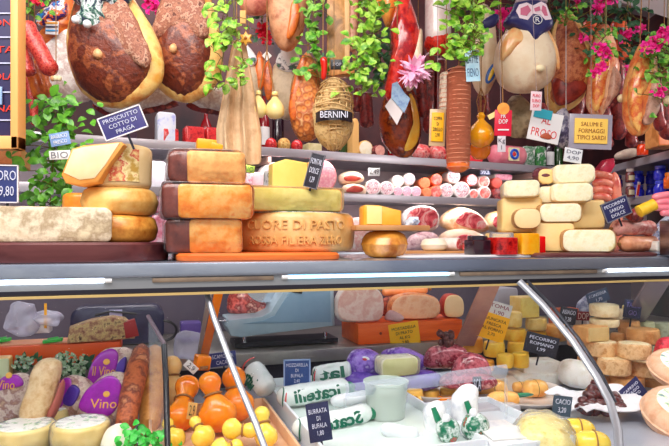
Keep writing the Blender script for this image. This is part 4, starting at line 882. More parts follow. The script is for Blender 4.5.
G().box((0, 0, .010), (SZ(19, Yq), .04, .020), (0, R(3), 0), bev=.003).part('lower_piece', mat('bright_orange_cheese', [(255, 176, 30), (250, 160, 20)], scale=20, rough=.35, sss=.1), t)
G().box((.018, -.004, .006), (SZ(12, Yq), .035, .014), (0, R(14), 0), bev=.003).part('small_piece', MATS['bright_orange_cheese'], t)
# big embossed wheel with the half wheel on it
YA = YC(295, .19)-.0; r = SZ(58.5, YA); p = W(294.5, 255, YA)
t = thing('embossed_cheese', 'large golden cheese wheel with raised lettering, centre of counter', 'cheese', (p.x, p.y, z2), R(6))
h = SZ(36.5, YA)
G().lathe(wheelprof(r, h, .012, .004), seg=64).warp(.001, 26).part('rind', mat('embossed_rind', [(220, 172, 106), (234, 196, 138), (206, 148, 76)], scale=9, rough=.38, coat=.2, bump=.15), t)
G().lathe([(r*.93, 0), (r*.93, .0012), (0, .002)], seg=48).part('top_label', mat('wheel_label', [(240, 240, 236), (90, 150, 130), (246, 246, 242), (206, 60, 60)], scale=26, rough=.4, stops=[.42, .5, .54, .66]), t, loc=(0, 0, h-.0004))
emb = mat('embossed_letter', [(226, 182, 120), (214, 166, 100)], scale=20, rough=.4, coat=.2)
textmesh('CUORE DI PASTO', r*1.72, h*.24, emb, t, loc=(0, 0, h*.68), bend=r+.0035, name='raised_lettering', depth=.0022)
textmesh('ROSSA FILIERA ZERO', r*1.60, h*.22, emb, t, loc=(0, 0, h*.30), bend=r+.0035, name='raised_lettering', depth=.0022)
ztop = z2+h+.002
Yh = YC(296, .09)
t = slab('half_cheese', 'pale yellow cut half wheel in clear wrap on the embossed wheel', 'cheese', 249, 343, 188, 219, Yh, .15, mat('half_rind', [(224, 170, 90), (236, 190, 120)], scale=14, rough=.4), mat('half_paste', [(212, 192, 96), (232, 216, 138), (200, 178, 80)], scale=10, rough=.35, sss=.1), r=.2, zb=ztop, wrapm=wrap_soft, face_in=.95)
# cheese wedge, mortadella and sign behind the half wheel
Yb_ = YC(290, .30)
t = thing('cheese_wedge', 'tall yellow cheese wedge standing behind the half wheel', 'cheese', (W(290, 190, Yb_).x, Yb_, ZTOP), ACr)
hh = W(290, 159, Yb_).z-ZTOP; G().prism([(-.045, 0), (.045, 0), (.043, hh*.97), (-.01, hh), (-.042, hh*.95)], 0, .05, bev=.003).part('paste', mat('wedge_yellow', [(232, 202, 98), (240, 214, 122)], scale=14, rough=.4, sss=.1), t)
G().box((.0455, .025, hh/2), (.003, .05, hh*.95)).part('rind', r_gold, t)
Ym = YB(322, -.02)
sign('narrow black chalk sign leaning on the half wheel beside the mortadella', 314.5, 171, 15, 35, Yh-.004, 'FONTAL\nDOLCE\n1,29', slate, chalk, roll_=16, yaw=-20, frame=mat('sign_grey', [(120, 120, 130)], rough=.5), stake=.006)

# small amber wheel, board across it, cut cheese on it
YA = YC(384, .10); z0 = ZTOP
t = wheel('round_cheese', 'small round amber cheese carrying a little board, centre', 'cheese', 384.5, 258, 23, 27, YA, mat('glossy_amber', [(206, 128, 40), (232, 166, 74), (170, 92, 26)], scale=12, rough=.25, coat=.5, bump=.1), b=.46, bulge=.02, zb=z0)
zz = z0+SZ(27, YA); pb = W(384, 232, YA)
t = thing('small_board', 'thin worn wooden board balanced on the small amber cheese', 'board', (W(387, 232, YA).x, YA, zz-.0005), ACr*.6)
G().box((0, 0, .006), (SZ(74, YA), .10, .011), bev=.003).part('board_body', mat('worn_wood', [(176, 120, 74), (204, 152, 100), (150, 94, 58)], scale=20, rough=.5, stretch=(.15, 1, 1)), t)
zz += .0115
t = thing('cheese_block', 'cut cheese block, half pale and half orange, on the little board', 'cheese', (W(382, 230, YA).x, YA-.02, zz), ACr*.4)
w_ = SZ(38, YA); h = SZ(20, YA)
G().prism([(-w_/2, 0), (w_/2, 0), (w_/2, h*.72), (-w_*.1, h*.98), (-w_/2+.004, h), (-w_/2, h*.9)], 0, .06, bev=.003).part('rind', mat('block_orange', [(242, 168, 46), (248, 190, 84)], scale=14, rough=.35, coat=.2), t)
G().prism([(-w_*.42, .002), (-.002, .002), (-.002, h*.92), (-w_*.42, h*.93)], -.002, .01, bev=.001).part('cut_face', mat('block_pale', [(246, 226, 150), (250, 234, 170)], scale=14, rough=.4, sss=.1), t)
t = thing('paper_scrap', 'crumpled pale blue paper scrap at the end of the little board', 'paper', (W(411, 228, YA).x, YA-.01, zz), 0)
G().puffy([(-.014, 0), (.012, 0), (.018, .008), (.006, .018), (-.010, .012)], .012, .012).warp(.006, 90).part('scrap', mat('blue_scrap', [(170, 196, 226), (224, 232, 240), (90, 130, 190)], scale=80, rough=.6), t)

# boards and things at the back of the counter, centre
bd3, z3 = plank('serving_board', 'brown serving board at the back of the counter, centre', 400, 480, 251, .26, .12, MATS['worn_wood'], th=.010, rnd=.15)
YA = YC(436, .31); wheel('soft_cheese', 'small flat cream-coloured cheese on the brown serving board', 'cheese', 434, 250, 12.5, 12, YA, f_cream, b=.4, zb=z3)
YA = YC(455, .29)
t = roll('cut_salami', 'white-cased salami with a pink cut end on the brown board', 'salami', 459, 243, 6.6, YA, .09, casing_w, sal_face, rz=R(50), zf=z3)
for k, (px, lab) in enumerate(((466, 'left one of two small salami ends on the brown board'), (472, 'right one of two small salami ends on the brown board'))):
    roll('salami_end', lab, 'salami', px, 248, 3.6, YC(px, .27), .02, casing_r, sal_face, zf=z3, rz=R(20*k))

# jar tray at centre right
bd4, z4 = plank('white_tray', 'flat white tray with a raised rim under the preserve jars', 404, 545, 253, .03, .16, mat('tray_white', [(226, 224, 226)], rough=.3, coat=.3), th=.006, rnd=.3)
def jar(lab, x0, x1, yt, yb, Y, glass, cont, lid, zb=None, group=None, square=True, lidh=.22, name='preserve_jar', cat='jar', labelm=None):
    r = SZ((x1-x0)/2, Y); h = SZ(yb-yt, Y); p = W((x0+x1)/2, yb, Y)
    if zb is not None: p.z = zb
    t = thing(name, lab, cat, p, ACr, group); hl = h*lidh if lid else 0; r *= .97
    if square: G().prism(rrect(2*r, 2*r, r*.25, 4), 0, h-hl, bev=.002).xf(Matrix(((1, 0, 0, 0), (0, 0, 1, -r), (0, 1, 0, 0), (0, 0, 0, 1)))).xf(Matrix(((1, 0, 0, 0), (0, 1, 0, 0), (0, 0, 1, 0), (0, 0, 0, 1)))).part('contents', cont, t)
    else: G().lathe([(0, 0), (r*.9, 0), (r, h*.06), (r, h*.62), (r*.72, h-hl), (0, h-hl)], seg=20).part('contents', cont, t)
    rl = r*(.98 if square else .8)
    if lid: G().lathe([(0, 0), (rl, 0), (rl, hl*.8), (rl*.9, hl), (0, hl)], seg=22).part('lid', lid, t, loc=(0, 0, h-hl))
    if labelm: 
        g = G(); a0 = [R(-150+q*12) for q in range(11)]
        g.add([(math.cos(a)*(r*1.01), math.sin(a)*(r*1.01), z_) for z_ in (h*.15, h*.5) for a in a0], [(i, i+1, i+12, i+11) for i in range(10)]).part('label', labelm, t)
    return t
YJ = YC(490, .045)
jam_r = mat('red_jam', [(150, 14, 18), (206, 40, 34), (110, 8, 16)], scale=60, rough=.12, coat=.7)
jam_o = mat('orange_jam', [(250, 160, 14), (255, 186, 50)], scale=40, rough=.12, coat=.7, emit=None)
jam_k = mat('dark_jam', [(28, 12, 22), (60, 22, 34)], scale=60, rough=.1, coat=.7)
jar('square jar of nearly black preserve on the white tray', 467, 488, 232, 251, YC(478, .06), None, jam_k, mat('lid_black', [(40, 34, 44)], rough=.2, coat=.4), zb=z4)
jar('open-topped square tub of red fruit preserve on the white tray', 489, 514, 229, 251, YC(502, .05), None, jam_r, film('tub_plastic', white=.25, bump=.3), zb=z4)
jar('square tub of bright orange preserve on the white tray', 514, 536, 230, 251, YC(525, .05), None, jam_o, None, zb=z4)
jar('small red box beside the orange preserve tub', 535, 544, 233, 251, YC(540, .06), None, mat('red_box', [(232, 24, 24)], rough=.25), None, zb=z4)

# pile of pecorino at the right
bd5, z5 = plank('cheese_board', 'dark red board at the right end of the counter', 540, 664, 253, .0, .26, board_dk, th=.010, rnd=.12)
pc = mat('pecorino_rind', [(234, 196, 120), (244, 214, 150), (222, 176, 96)], scale=14, rough=.45, bump=.3)
pw_ = mat('pecorino_pale', [(250, 232, 190), (252, 242, 214), (240, 214, 160)], scale=14, rough=.45, bump=.3)
pf = mat('pecorino_face', [(246, 234, 188), (252, 246, 216), (234, 214, 160)], scale=34, rough=.45, bump=.2, sss=.1)
fr = mat('grey_rind', [(176, 130, 80), (206, 162, 108)], scale=20, rough=.5, bump=.4)
P_ = [ # x0,x1,yt,yb,s,depth,rind,face,r,label
 (563, 615, 229, 252, .02, .10, fr, pf, .34, 'front cut pecorino half with pale oval face, lowest on the dark red board'),
 (536, 574, 222, 251, .07, .12, pc, mat('warm_face', [(246, 212, 140), (250, 224, 164)], scale=20, rough=.4, bump=.15), .15, 'tan block cheese at the pile bottom, left of the front pecorino half'),
 (540, 581, 203, 222.5, .06, .09, fr, pf, .32, 'cut pecorino half with oval face in the middle of the pile'),
 (571, 604, 200, 229, .12, .10, pc, mat('warm_face', []) if False else MATS['warm_face'], .12, 'tan square block cheese at the right of the pile, under the sign'),
 (502, 541, 197, 232.5, .14, .10, pc, MATS['warm_face'], .12, 'large tan block at the left of the pecorino pile'),
 (514, 541, 208, 229, .08, .05, fr, mat('beige_face', [(236, 210, 156), (242, 222, 176)], scale=20, rough=.45), .45, 'grey-rinded round half leaning on the large tan block'),
 (505, 539, 180, 197, .12, .09, pw_, pf, .28, 'pale pecorino half on top at the left of the pile'),
 (553, 592, 183, 202, .09, .10, pw_, pf, .3, 'pale pecorino half, second from the top of the tallest column'),
 (555, 594, 164, 183, .095, .10, pw_, pf, .32, 'pale pecorino half crowning the tallest column of the pile'),
 (539, 555, 186, 203, .14, .07, pw_, pf, .3, 'narrow pale pecorino piece wedged behind the column'),
]
for x0, x1, yt, yb, s, dp, ri, fa, rr_, lab in P_:
    Yp = YC((x0+x1)/2, s); slab('pecorino', lab, 'cheese', x0, x1, yt, yb, Yp, dp, ri, fa, r=rr_, zb=z5 if yb > 250 else None, rz=R(-10))
# things the pile rests on behind
for x0, x1, y0, s, lab in ((503, 541, 233, .15, 'low tan block under the large tan block'), (572, 604, 229.5, .13, 'low tan block under the right square block')):
    slab('pecorino', lab, 'cheese', x0, x1, y0, 253, YC((x0+x1)/2, s), .09, pc, MATS['warm_face'], r=.12, zb=ZTOP if x0 < 540 else z5)
Yp = YC(542, .13); t = wheel('pecorino', 'small dark-rinded round cheese with pale band, top left of the column', 'cheese', 542, 185.5, 9.5, 18, Yp+.04, mat('two_tone_rind', [(92, 44, 58), (120, 60, 66)], scale=20, rough=.3, coat=.3), b=.4)
G().puffy(rrect(SZ(16, Yp), SZ(15, Yp), SZ(6, Yp)), .004, .02, pw=.3).part('cut_face', MATS['warm_face'], t, loc=(SZ(1.5, Yp), -SZ(9.4, Yp)+.002, SZ(1, Yp)))
# sausages at right
sausage_m = mat('pink_sausage', [(228, 150, 144), (244, 186, 172), (206, 110, 106), (236, 200, 190)], scale=26, rough=.4, bump=.3, coat=.2)
def lying(lab, x0, x1, py, rp, s, m, name='sausage', zb=None, bend=0, cat='sausage', Y=None):
    Ya = Y or YC((x0+x1)/2, s); p = W((x0+x1)/2, py+rp, Ya)
    if zb is not None: p.z = zb
    t = thing(name, lab, cat, p, ACr if not Y else 0); L_ = SZ(x1-x0, Ya); r = SZ(rp, Ya)
    G().sausage((-L_/2, 0, r), (L_/2, 0, r), r, (0, 0, bend), n=16, lump=.12, end=.14).warp(.0015, 40, py).part('casing', m, t)
    for q in (-1, 1): G().tube([(q*L_*.495, 0, r), (q*(L_*.5+.006), 0, r*.9)], [.003, .005], 7).part('tied_end', rope_m, t)
    return t
lying('thick floury brown sausage, lower of the two beside the pecorino pile', 616, 661, 243.5, 8, .05, mat('brown_sausage', [(206, 132, 96), (230, 170, 134), (178, 98, 74)], scale=24, rough=.4, bump=.3, coat=.2), zb=z5)
lying('thick pink sausage lying on top of the brown one', 607, 660, 228.5, 7.5, .05, sausage_m, bend=.002)
sign('navy handwritten sign between the pecorino pile and the sausages', 616, 209, 30, 20, YC(610, .03), 'PECORINO\nSARDO\nDOLCE', mat('navy_violet', [(36, 38, 84), (44, 46, 96)], scale=30, rough=.5), chalk, roll_=-22, frame=MATS['sign_grey'], stake=.02)
# fresh sausage links heaped behind the pile
t = thing('sausage_links', 'coil of fresh salmon-pink sausage links behind the pecorino pile', 'sausage', (W(604, 200, YC(604, .20)).x, YC(604, .20), ZTOP), 0)
Yk = YC(604, .20); lk = mat('fresh_sausage', [(236, 120, 100), (246, 160, 136), (216, 90, 80)], scale=30, rough=.3, coat=.4)
for k, (x0, x1, y_) in enumerate(((590, 611, 176), (592, 612, 184), (592, 611, 191), (593, 609, 198))):
    a = W(x0, y_, Yk)-t.location; b = W(x1, y_+2, Yk)-t.location; G().sausage(a, b, SZ(4, Yk), (0, -.01, .006)).part('link', lk, t)
a = W(614, 172, Yk)-t.location; G().sausage(a, W(616, 252, Yk)-t.location-Vector((0, 0, .0)), SZ(5, Yk), (.006, 0, 0)).part('link', lk, t)
t = thing('crimson_pack', 'crimson wrapped cone-shaped pack above the sausage links', 'package', W(608, 173, YC(606, .2)), 0)
Yk = YC(606, .2); G().prism(ol([(596, 170), (604, 160), (611, 159), (612, 166), (608, 173), (600, 175)], Yk, (608, 173)), -.02, .02, bev=.004).part('pack', mat('crimson_foil', [(180, 18, 56), (220, 60, 96)], scale=40, rough=.3, coat=.4), t)
# yellow piece and pink sausage at the right edge
Yk = 1.3; t = thing('smoked_cheese_stick', 'stubby yellow log-shaped cheese tilted at the right edge', 'cheese', W(647, 214, Yk), 0)
G().sausage(W(638, 212, Yk)-t.location, W(655, 204, Yk)-t.location, SZ(6, Yk), end=.06, lump=.1).part('body', mat('stick_yellow', [(246, 204, 66), (236, 184, 50)], scale=30, rough=.4, bump=.2), t)
t = thing('pink_sausages', 'plump pink sausage tips reaching in at the right edge', 'sausage', W(664, 218, Yk), 0)
for k, (x0, y0, x1, y1, rr_) in enumerate(((652, 198, 678, 195, 3.6), (655, 203, 678, 203, 3.6), (653, 208, 680, 210, 3.6), (660, 213, 682, 216, 3.6))):
    G().sausage(W(x0, y0, Yk)-t.location, W(x1, y1, Yk)-t.location, SZ(rr_, Yk), (0, 0, .003)).part('link', mat('rosy_casing', [(240, 120, 140), (246, 160, 170)], scale=20, rough=.35, coat=.3), t)
slab('metal_stand', 'small steel stand under the pink sausage tips at the right edge', 'stand', 673, 700, 220, 262, 1.3, .06, steel, None, r=.05, zb=ZTOP, rz=0)
t = thing('dried_meat', 'small reddish dried meat piece beside the yellow log cheese', 'cured meat', W(634, 220, 1.36), 0)
G().puffy(ol([(626, 216), (632, 209), (640, 212), (643, 219), (634, 222)], 1.36, (634, 220)), .02, .02).warp(.005, 50).part('body', saldark, t)
t = thing('plastic_bag', 'crumpled blue-grey plastic bag at the right edge behind the sausages', 'bag', (W(666, 240, YC(664, .12)).x, YC(664, .12), ZTOP), 0)
G().puffy(ol([(652, 246), (656, 226), (664, 216), (680, 214), (690, 246), (680, 254), (656, 254)], YC(664, .12), (666, 255)), .04, .04).warp(.014, 26).part('bag', mat('bag_blue', [(70, 80, 120), (196, 206, 220), (110, 120, 156), (226, 230, 236)], scale=30, rough=.3), t)
t = slab('soft_cheese', 'white flat cheese at the far right behind the two sausages', 'cheese', 655, 680, 241, 252, YC(662, .02), .06, f_white, None, r=.3, zb=z5)

# ---------------------------------------------------------------- back wall shelves
def onshelf(px, s, z): Y = YB(px, s); return Vector(((px-CX)/F*Y, Y, z))
def rk(px, py, rp, lab, face, cas, s=.06, L=.12, z=None, g=None, nm='rolled_meat', ct_='cold cut'): return roll(nm, lab, ct_, px, py-1, rp*1.1, YB(px, s), L, cas, face, zf=z, group=g, rz=R(8))
green_end = mat('herb_roll', [(226, 234, 222), (186, 210, 190), (240, 240, 234)], scale=60, rough=.5)
red_face = mat('red_cut', [(196, 40, 44), (232, 110, 100), (246, 190, 176)], scale=40, rough=.35, coat=.3)
zs = ZS2+.0005
rolls = [(373, 187, 7.4, 'large pancetta roll at the left end of the roll row', roll_face, casing_w, 1), (387, 187.5, 6.8, 'second pancetta roll from the left, pink centred', roll_face, casing_w, 1),
 (398, 182, 5.6, 'pale greenish roll on top of the small white one', green_end, casing_w, 0), (398, 192, 4.6, 'small white roll under the pale greenish one', ring2, casing_w, 1), (409.5, 180, 5.6, 'upper pale pink roll in the left heap', ring2, casing_w, 0),
 (407, 190.5, 5, 'lower left pale pink roll in the heap', ring2, casing_w, 1), (416, 191, 5, 'lower right pale pink roll in the heap', ring2, casing_w, 1),
 (425, 184, 5.2, 'orange-red cased salami end left of the red salamis', casing_o, casing_o, 0), (427, 194, 4.4, 'low orange-red salami lying under the others', casing_o, casing_o, 1), (436.7, 180.5, 5.4, 'upper red-cut salami with orange casing', red_face, casing_o, 0),
 (436, 191, 5.6, 'lower red-cut salami with orange casing', red_face, casing_o, 1), (447, 189, 6.8, 'white pancetta roll right of the red-cut salamis', roll_face, casing_w, 1), (454, 177.5, 6.2, 'white pancetta roll on top of the heap', roll_face, casing_w, 0),
 (462, 190.5, 7.8, 'largest pancetta roll with spiral fat, right of centre', roll_face, casing_w, 1), (472, 181, 5.6, 'dark-edged pancetta roll behind the largest one', roll_face, casing_r, 0), (474, 195, 4.6, 'small pink ham end at the shelf edge', red_face, casing_w, 1),
 (484, 182.5, 5.8, 'upper of two red hams with white rim', red_face, casing_w, 0), (485, 194, 6, 'lower of two red hams with white rim', red_face, casing_w, 1), (497, 184, 5.2, 'brown cured piece above the dark red one', casing_r, casing_r, 0), (498, 194.5, 5.4, 'dark red cured piece at the right end of the roll row', saldark, saldark, 1)]
for px, py, rp, lab, fa, ca, on in rolls:
    Yr = YB(px, .06 if on else .09)
    rk(px, py, rp, lab, fa, ca, s=.06 if on else .085, z=zs if on else None, L=.16 if on else .12)
roll('rolled_meat', 'white-topped roast with red rim lying above the rolls', 'cold cut', 452, 172, 6.4, YB(452, .2), .1, casing_o, ring2)
def heap(name, lab, cat, pts, Y, d, m, c=None, extra=None, w=.002, fz=30, zb=None):
    c = (sum(p[0] for p in pts)/len(pts), max(p[1] for p in pts)); t = thing(name, lab, cat, W(c[0], c[1], Y), 0)
    if zb is not None: 
        dz = t.location.z-zb; t.location.z = zb
    G().puffy(ol(pts, Y, c), d, d).warp(w, fz, pts[0][0]).part('body', m, t)
    for nm, p2, m2, fw in (extra or []): G().puffy(ol(p2, Y, c), .006, .012).warp(w*.6, fz).part(nm, m2, t, loc=(0, -fw, 0))
    return t
bacon_fat = mat('bacon_fat', [(246, 226, 200), (236, 200, 166)], scale=30, rough=.4, coat=.2)
heap('bacon_slab', 'upper bacon slab of the pair at the left of the rolls', 'bacon', [(338, 180), (340, 174), (352, 171), (361, 174), (364, 180), (356, 184), (342, 185)], YB(350, .10), .045, bacon_fat, extra=[('lean_streak', [(344, 178), (352, 176), (361, 179), (356, 182), (346, 182)], mat('bacon_lean', [(150, 44, 36), (190, 80, 60)], scale=40, rough=.35, coat=.3), .042)])
heap('bacon_slab', 'lower bacon slab of the pair at the left of the rolls', 'bacon', [(342, 192), (342, 186), (350, 183), (362, 184), (366, 189), (364, 194), (350, 194)], YB(352, .07), .045, bacon_fat, zb=zs, extra=[('lean_streak', [(346, 190), (354, 185), (363, 188), (360, 192), (348, 192)], MATS['bacon_lean'], .042)])
roll('mortadella', 'wide pink mortadella disc standing behind the half wheel', 'mortadella', 322, 181, 17, YB(320, .03), .10, mat('mort_rind', [(230, 140, 140)], rough=.4), mat('mortadella_face', [(238, 150, 164), (246, 180, 186), (250, 220, 214)], scale=90, rough=.45, stops=[.4, .55, .66]), zf=zs)
roll('cooked_ham', 'pink cooked ham behind the tall yellow wedge', 'ham', 276, 178, 15, YB(276, .05), .10, casing_w, pinkham, zf=zs)
for x0, x1, yt, yb, m_, lab in ((241, 252, 173, 190, mat('pink_marble', [(236, 110, 140), (250, 226, 230), (216, 80, 116)], scale=60, rough=.4), 'pink marbled meat pack below the green ticket'), (252, 263, 172, 190, mat('cream_pink', [(246, 214, 214), (236, 180, 186)], scale=40, rough=.4), 'cream and pink wrapped meat beside the marbled pack')):
    slab('meat_pack', lab, 'meat', x0, x1, yt, yb, YB((x0+x1)/2, .05), .06, m_, m_, r=.2, rz=AWr, zb=zs)
sign('small lime green ticket at the left of the meat shelf', 249, 169, 11, 7, YB(249, .03), 'BIO', mat('lime_card', [(186, 214, 90)], rough=.6), green_d, name='shelf_ticket', cat='ticket', thick=.002, roll_=8)
sign('white price ticket in front of the pink cooked ham', 268.5, 178, 10, 15, YB(268, .0), '1,99', paper, blackink, name='shelf_ticket', cat='ticket', thick=.002)
sign('white price ticket on the wall above the pancetta rolls', 374, 172, 12, 8, YB(374, .02), '2,49', paper, blackink, name='shelf_ticket', cat='ticket', thick=.002)
sign('tiny navy ticket above the white-rimmed hams', 485, 172, 11, 6, YB(485, .06), 'SPECK', navy, chalk, name='shelf_ticket', cat='ticket', thick=.002)
slab('sliced_ham_tray', 'pink tray of sliced ham above the dark red cured piece', 'ham', 494, 514, 174, 180, YB(503, .12), .06, casing_w, mat('slice_pink', [(226, 110, 140), (246, 190, 200)], scale=60, rough=.4), r=.4, rz=AWr)
# left end of the shelves behind the cheeses: pink and white packs
for k, (x0, x1, yt, yb, zz_, lab) in enumerate(((146, 168, 161, 187, None, 'white wrapped pack on the wall shelf right of the labelled cheese'), (150, 170, 190, 212, 'b', 'white and pink pack below the shelf beside the golden wheels'), (152, 168, 214, 234, 'b', 'pink striped pack behind the lower golden wheel'))):
    Yq = YB(158, .05 if k == 0 else -.0); m_ = mat('pack_pw_%d' % k, [(250, 240, 244), (244, 170, 190), (214, 60, 100)] if k else [(252, 250, 252), (236, 226, 236)], scale=30, rough=.4)
    slab('meat_pack', lab, 'package', x0, x1, yt, yb, Yq, .08, m_, m_, r=.3, rz=AWr, zb=zs if k == 0 else (ZS3 if k == 2 else None))
slab('cardboard_box', 'brown cardboard box under the shelf at the far left edge', 'box', -6, 20, 148, 165, YC(8, .40), .1, MATS['kraft'], mat('box_print', [(200, 90, 50), (236, 170, 110)], scale=20, rough=.6), r=.05)
# top shelf
zt_ = ZS1+.0005
def bottle(lab, px, wp, hp, s, m, labm=None, capm=None, z=zt_, group=None, name='bottle', cat='bottle', neck=.36):
    p = onshelf(px, s, z); Y = p.y; r = SZ(wp/2, Y); h = SZ(hp, Y); t = thing(name, lab, cat, p, AWr, group)
    G().lathe([(0, 0), (r*.94, 0), (r, h*.03), (r, h*(1-neck-.14)), (r*.72, h*(1-neck-.03)), (r*.34, h*(1-neck+.06)), (r*.30, h*.93), (r*.36, h*.95), (r*.36, h*.965), (0, h*.965)], seg=20).part('glass', m, t)
    G().lathe([(0, 0), (r*.38, 0), (r*.38, h*.06), (0, h*.065)], seg=14).part('cap', capm or black, t, loc=(0, 0, h*.94))
    if labm:
        g = G(); a0 = [R(-160+q*14) for q in range(11)]
        g.add([(math.cos(a)*r*1.012, math.sin(a)*r*1.012, z_) for z_ in (h*.12, h*.42) for a in a0], [(i, i+1, i+12, i+11) for i in range(10)]).part('label', labm, t)
    return t
dkb = mat('wine_glass_dark', [(34, 14, 26)], rough=.08, coat=.6); redb = mat('red_glass', [(130, 12, 22)], rough=.08, coat=.6); grn = mat('green_glass', [(40, 70, 36)], rough=.1, coat=.6)
for px, wp, hp, m_, lm, lab in ((252, 11, 62, dkb, None, 'dark bottle just right of the linen cloth'), (264, 11, 60, redb, MATS['paper_lab'] if 'paper_lab' in MATS else paper, 'dark red bottle with small pale label, second right of the cloth'), (278, 12, 66, dkb, None, 'tall black bottle behind the pear cheeses'),
     (343, 9, 40, grn, None, 'dark green bottle right of the string-bound ham'), (394, 13, 58, redb, mat('label_green', [(236, 240, 226), (150, 190, 120)], scale=80, rough=.5), 'wine bottle with pale label below the blue tag'), (549, 10, 44, dkb, paper, 'small dark bottle with white label behind the printed sign'),
     (558, 9, 40, grn, None, 'dark green bottle under the yellow notice'), (206, 12, 44, redb, paper, 'red-brown bottle left of the linen cloth')):
    bottle(lab, px, wp, hp, .14, m_, lm)
redpk = mat('red_pack', [(190, 20, 34), (226, 60, 60), (150, 10, 30)], scale=50, rough=.25, coat=.5)
def ball(lab, px, rp, s, m, name, cat, z=zt_, group=None, stem=True):
    p = onshelf(px, s, z); r = SZ(rp, p.y); t = thing(name, lab, cat, p, 0, group)
    G().lathe([(0, r*.06), (r*.6, 0.0), (r*.95, r*.5), (r, r*.95), (r*.85, r*1.5), (r*.45, r*1.86), (r*.12, r*1.8), (0, r*1.72)], seg=20).part('body', m, t)
    if stem: G().tube([(0, 0, r*1.7), (r*.1, 0, r*2.1)], r*.07, 6).part('stem', green_d, t)
    return t
ball('glossy red pepper on the top shelf, left of the woven ball', 271, 6, .05, redpk, 'red_pepper', 'pepper'); ball('glossy red pepper on the top shelf, right of the woven ball', 297, 6, .05, redpk, 'red_pepper', 'pepper')
ball('golden woven ball between the two red peppers on the shelf', 284, 6.5, .05, mat('woven_gold', [(150, 90, 40), (230, 180, 100), (240, 210, 140)], scale=120, rough=.6, bump=.8, kind='voronoi'), 'woven_ball', 'ornament', stem=False)
for x0, x1, yt, yb, m_, nm, lab in (
   (158, 175, 112, 127, mat('blue_lit_pack', [(252, 252, 255), (236, 240, 255), (120, 130, 230)], scale=24, rough=.3, stops=[.3, .55, .72]), 'tin', 'white pack with painted-in blue light on the top shelf at left'), (163, 178, 128, 138, redpk, 'red_packet', 'red packet under the white pack at the left of the top shelf'),  # blue light falling on the pack is put into its colour
   (186, 204, 126, 140, redpk, 'red_packet', 'red packet with white corner in the middle of the left shelf'), (207, 220, 127, 141, redpk, 'red_packet', 'red packet partly behind the linen cloth'),
   (120, 136, 120, 133, mat('dark_box', [(70, 40, 60)], rough=.5), 'dark_box', 'dark box behind the violet handwritten sign'), (308, 322, 143, 149, mat('olive_pack', [(226, 214, 170), (196, 180, 120)], scale=40, rough=.5), 'flat_packet', 'flat pale packet on the top shelf under the netted ham'),
   (352, 359, 118, 155, MATS['kraft'], 'carton', 'tall brown carton right of the string-bound ham')):
    slab(nm, lab, 'package', x0, x1, yt, yb, YB((x0+x1)/2, .08), .07, m_, m_, r=.12, rz=AWr, zb=zt_)
roll('cheese_drum', 'pale cheese end standing on the top shelf beside the brown carton', 'cheese', 366, 143, 8.4, YB(366, .08), .1, r_gold, f_pale, zf=zt_)
roll('salami_piece', 'small dark-cased salami with pale pink cut end on the top shelf', 'salami', 380, 147, 6.2, YB(380, .05), .1, saldark, mat('pale_pink_cut', [(226, 170, 150), (200, 120, 110)], scale=60, rough=.4), zf=zt_)
for px, lab in ((421, 'left of two plump red salamis on the top shelf'), (437, 'right of two plump red salamis on the top shelf')):
    p = onshelf(px, .06, zt_); t = thing('red_salami', lab, 'salami', p, AWr); r = SZ(8, p.y); G().sausage((-SZ(8.6, p.y), 0, r), (SZ(8.6, p.y), 0, r), r, lump=.1, end=.3).warp(.001, 60).part('casing', mat('marbled_red', [(196, 30, 44), (226, 90, 90), (240, 160, 150), (160, 16, 30)], scale=46, rough=.3, coat=.4), t)
for x0, x1, yt, yb, m_, lab in ((466, 484, 150, 164, mat('scarlet_pack', [(226, 20, 40), (240, 70, 80)], scale=40, rough=.3, coat=.4), 'scarlet pack behind the orange smoked cheese'), (452, 466, 153, 163, redpk, 'dark red pack behind the netted mortadella')): slab('red_packet', lab, 'package', x0, x1, yt, yb, YB((x0+x1)/2, .09), .08, m_, m_, r=.3, rz=AWr, zb=zt_)
p = onshelf(507, .06, zt_); t = thing('mortadella', 'whole pink mortadella lying on the shelf with a round blue label', 'mortadella', p, AWr); r = SZ(10, p.y)
G().sausage((-SZ(21, p.y), 0, r), (SZ(21, p.y), 0, r), r, end=.14, seg=22).part('casing', mat('mort_pink', [(232, 120, 136), (242, 160, 168)], scale=12, rough=.35, coat=.3), t)
b = G().prism(rrect(SZ(13, p.y), SZ(13, p.y), .004, 4), -.002, .004).part('label', mat('label_cream', [(246, 236, 190)], rough=.4), t, loc=(0, -r-.001, r*.35))
G().tube([(math.cos(a)*SZ(4.2, p.y), -.0035, SZ(6.5, p.y)+math.sin(a)*SZ(4.2, p.y)) for a in [k*PI/10 for k in range(21)]], SZ(1.3, p.y), 6, caps=False).part('label_ring', mat('ring_blue', [(40, 90, 200)], rough=.4), b)
G().ball((0, -.003, SZ(6.5, p.y)), (SZ(2.2, p.y), .002, SZ(2.2, p.y))).part('label_dot', mat('dot_red', [(220, 50, 60)], rough=.4), b)
for x0, x1, c_, lab in ((525, 536, (230, 240, 232), 'white and green pack right of the mortadella, left one'), (537, 547, (90, 160, 90), 'green pack right of the mortadella, right one')):
    m_ = mat('gw_%d' % x0, [c_, (60, 130, 80), (240, 244, 238)], scale=30, rough=.4, stops=[.4, .52, .6]); slab('herb_packet', lab, 'package', x0, x1, 146, 165, YB((x0+x1)/2, .08), .06, m_, m_, r=.1, rz=AWr, zb=zt_)

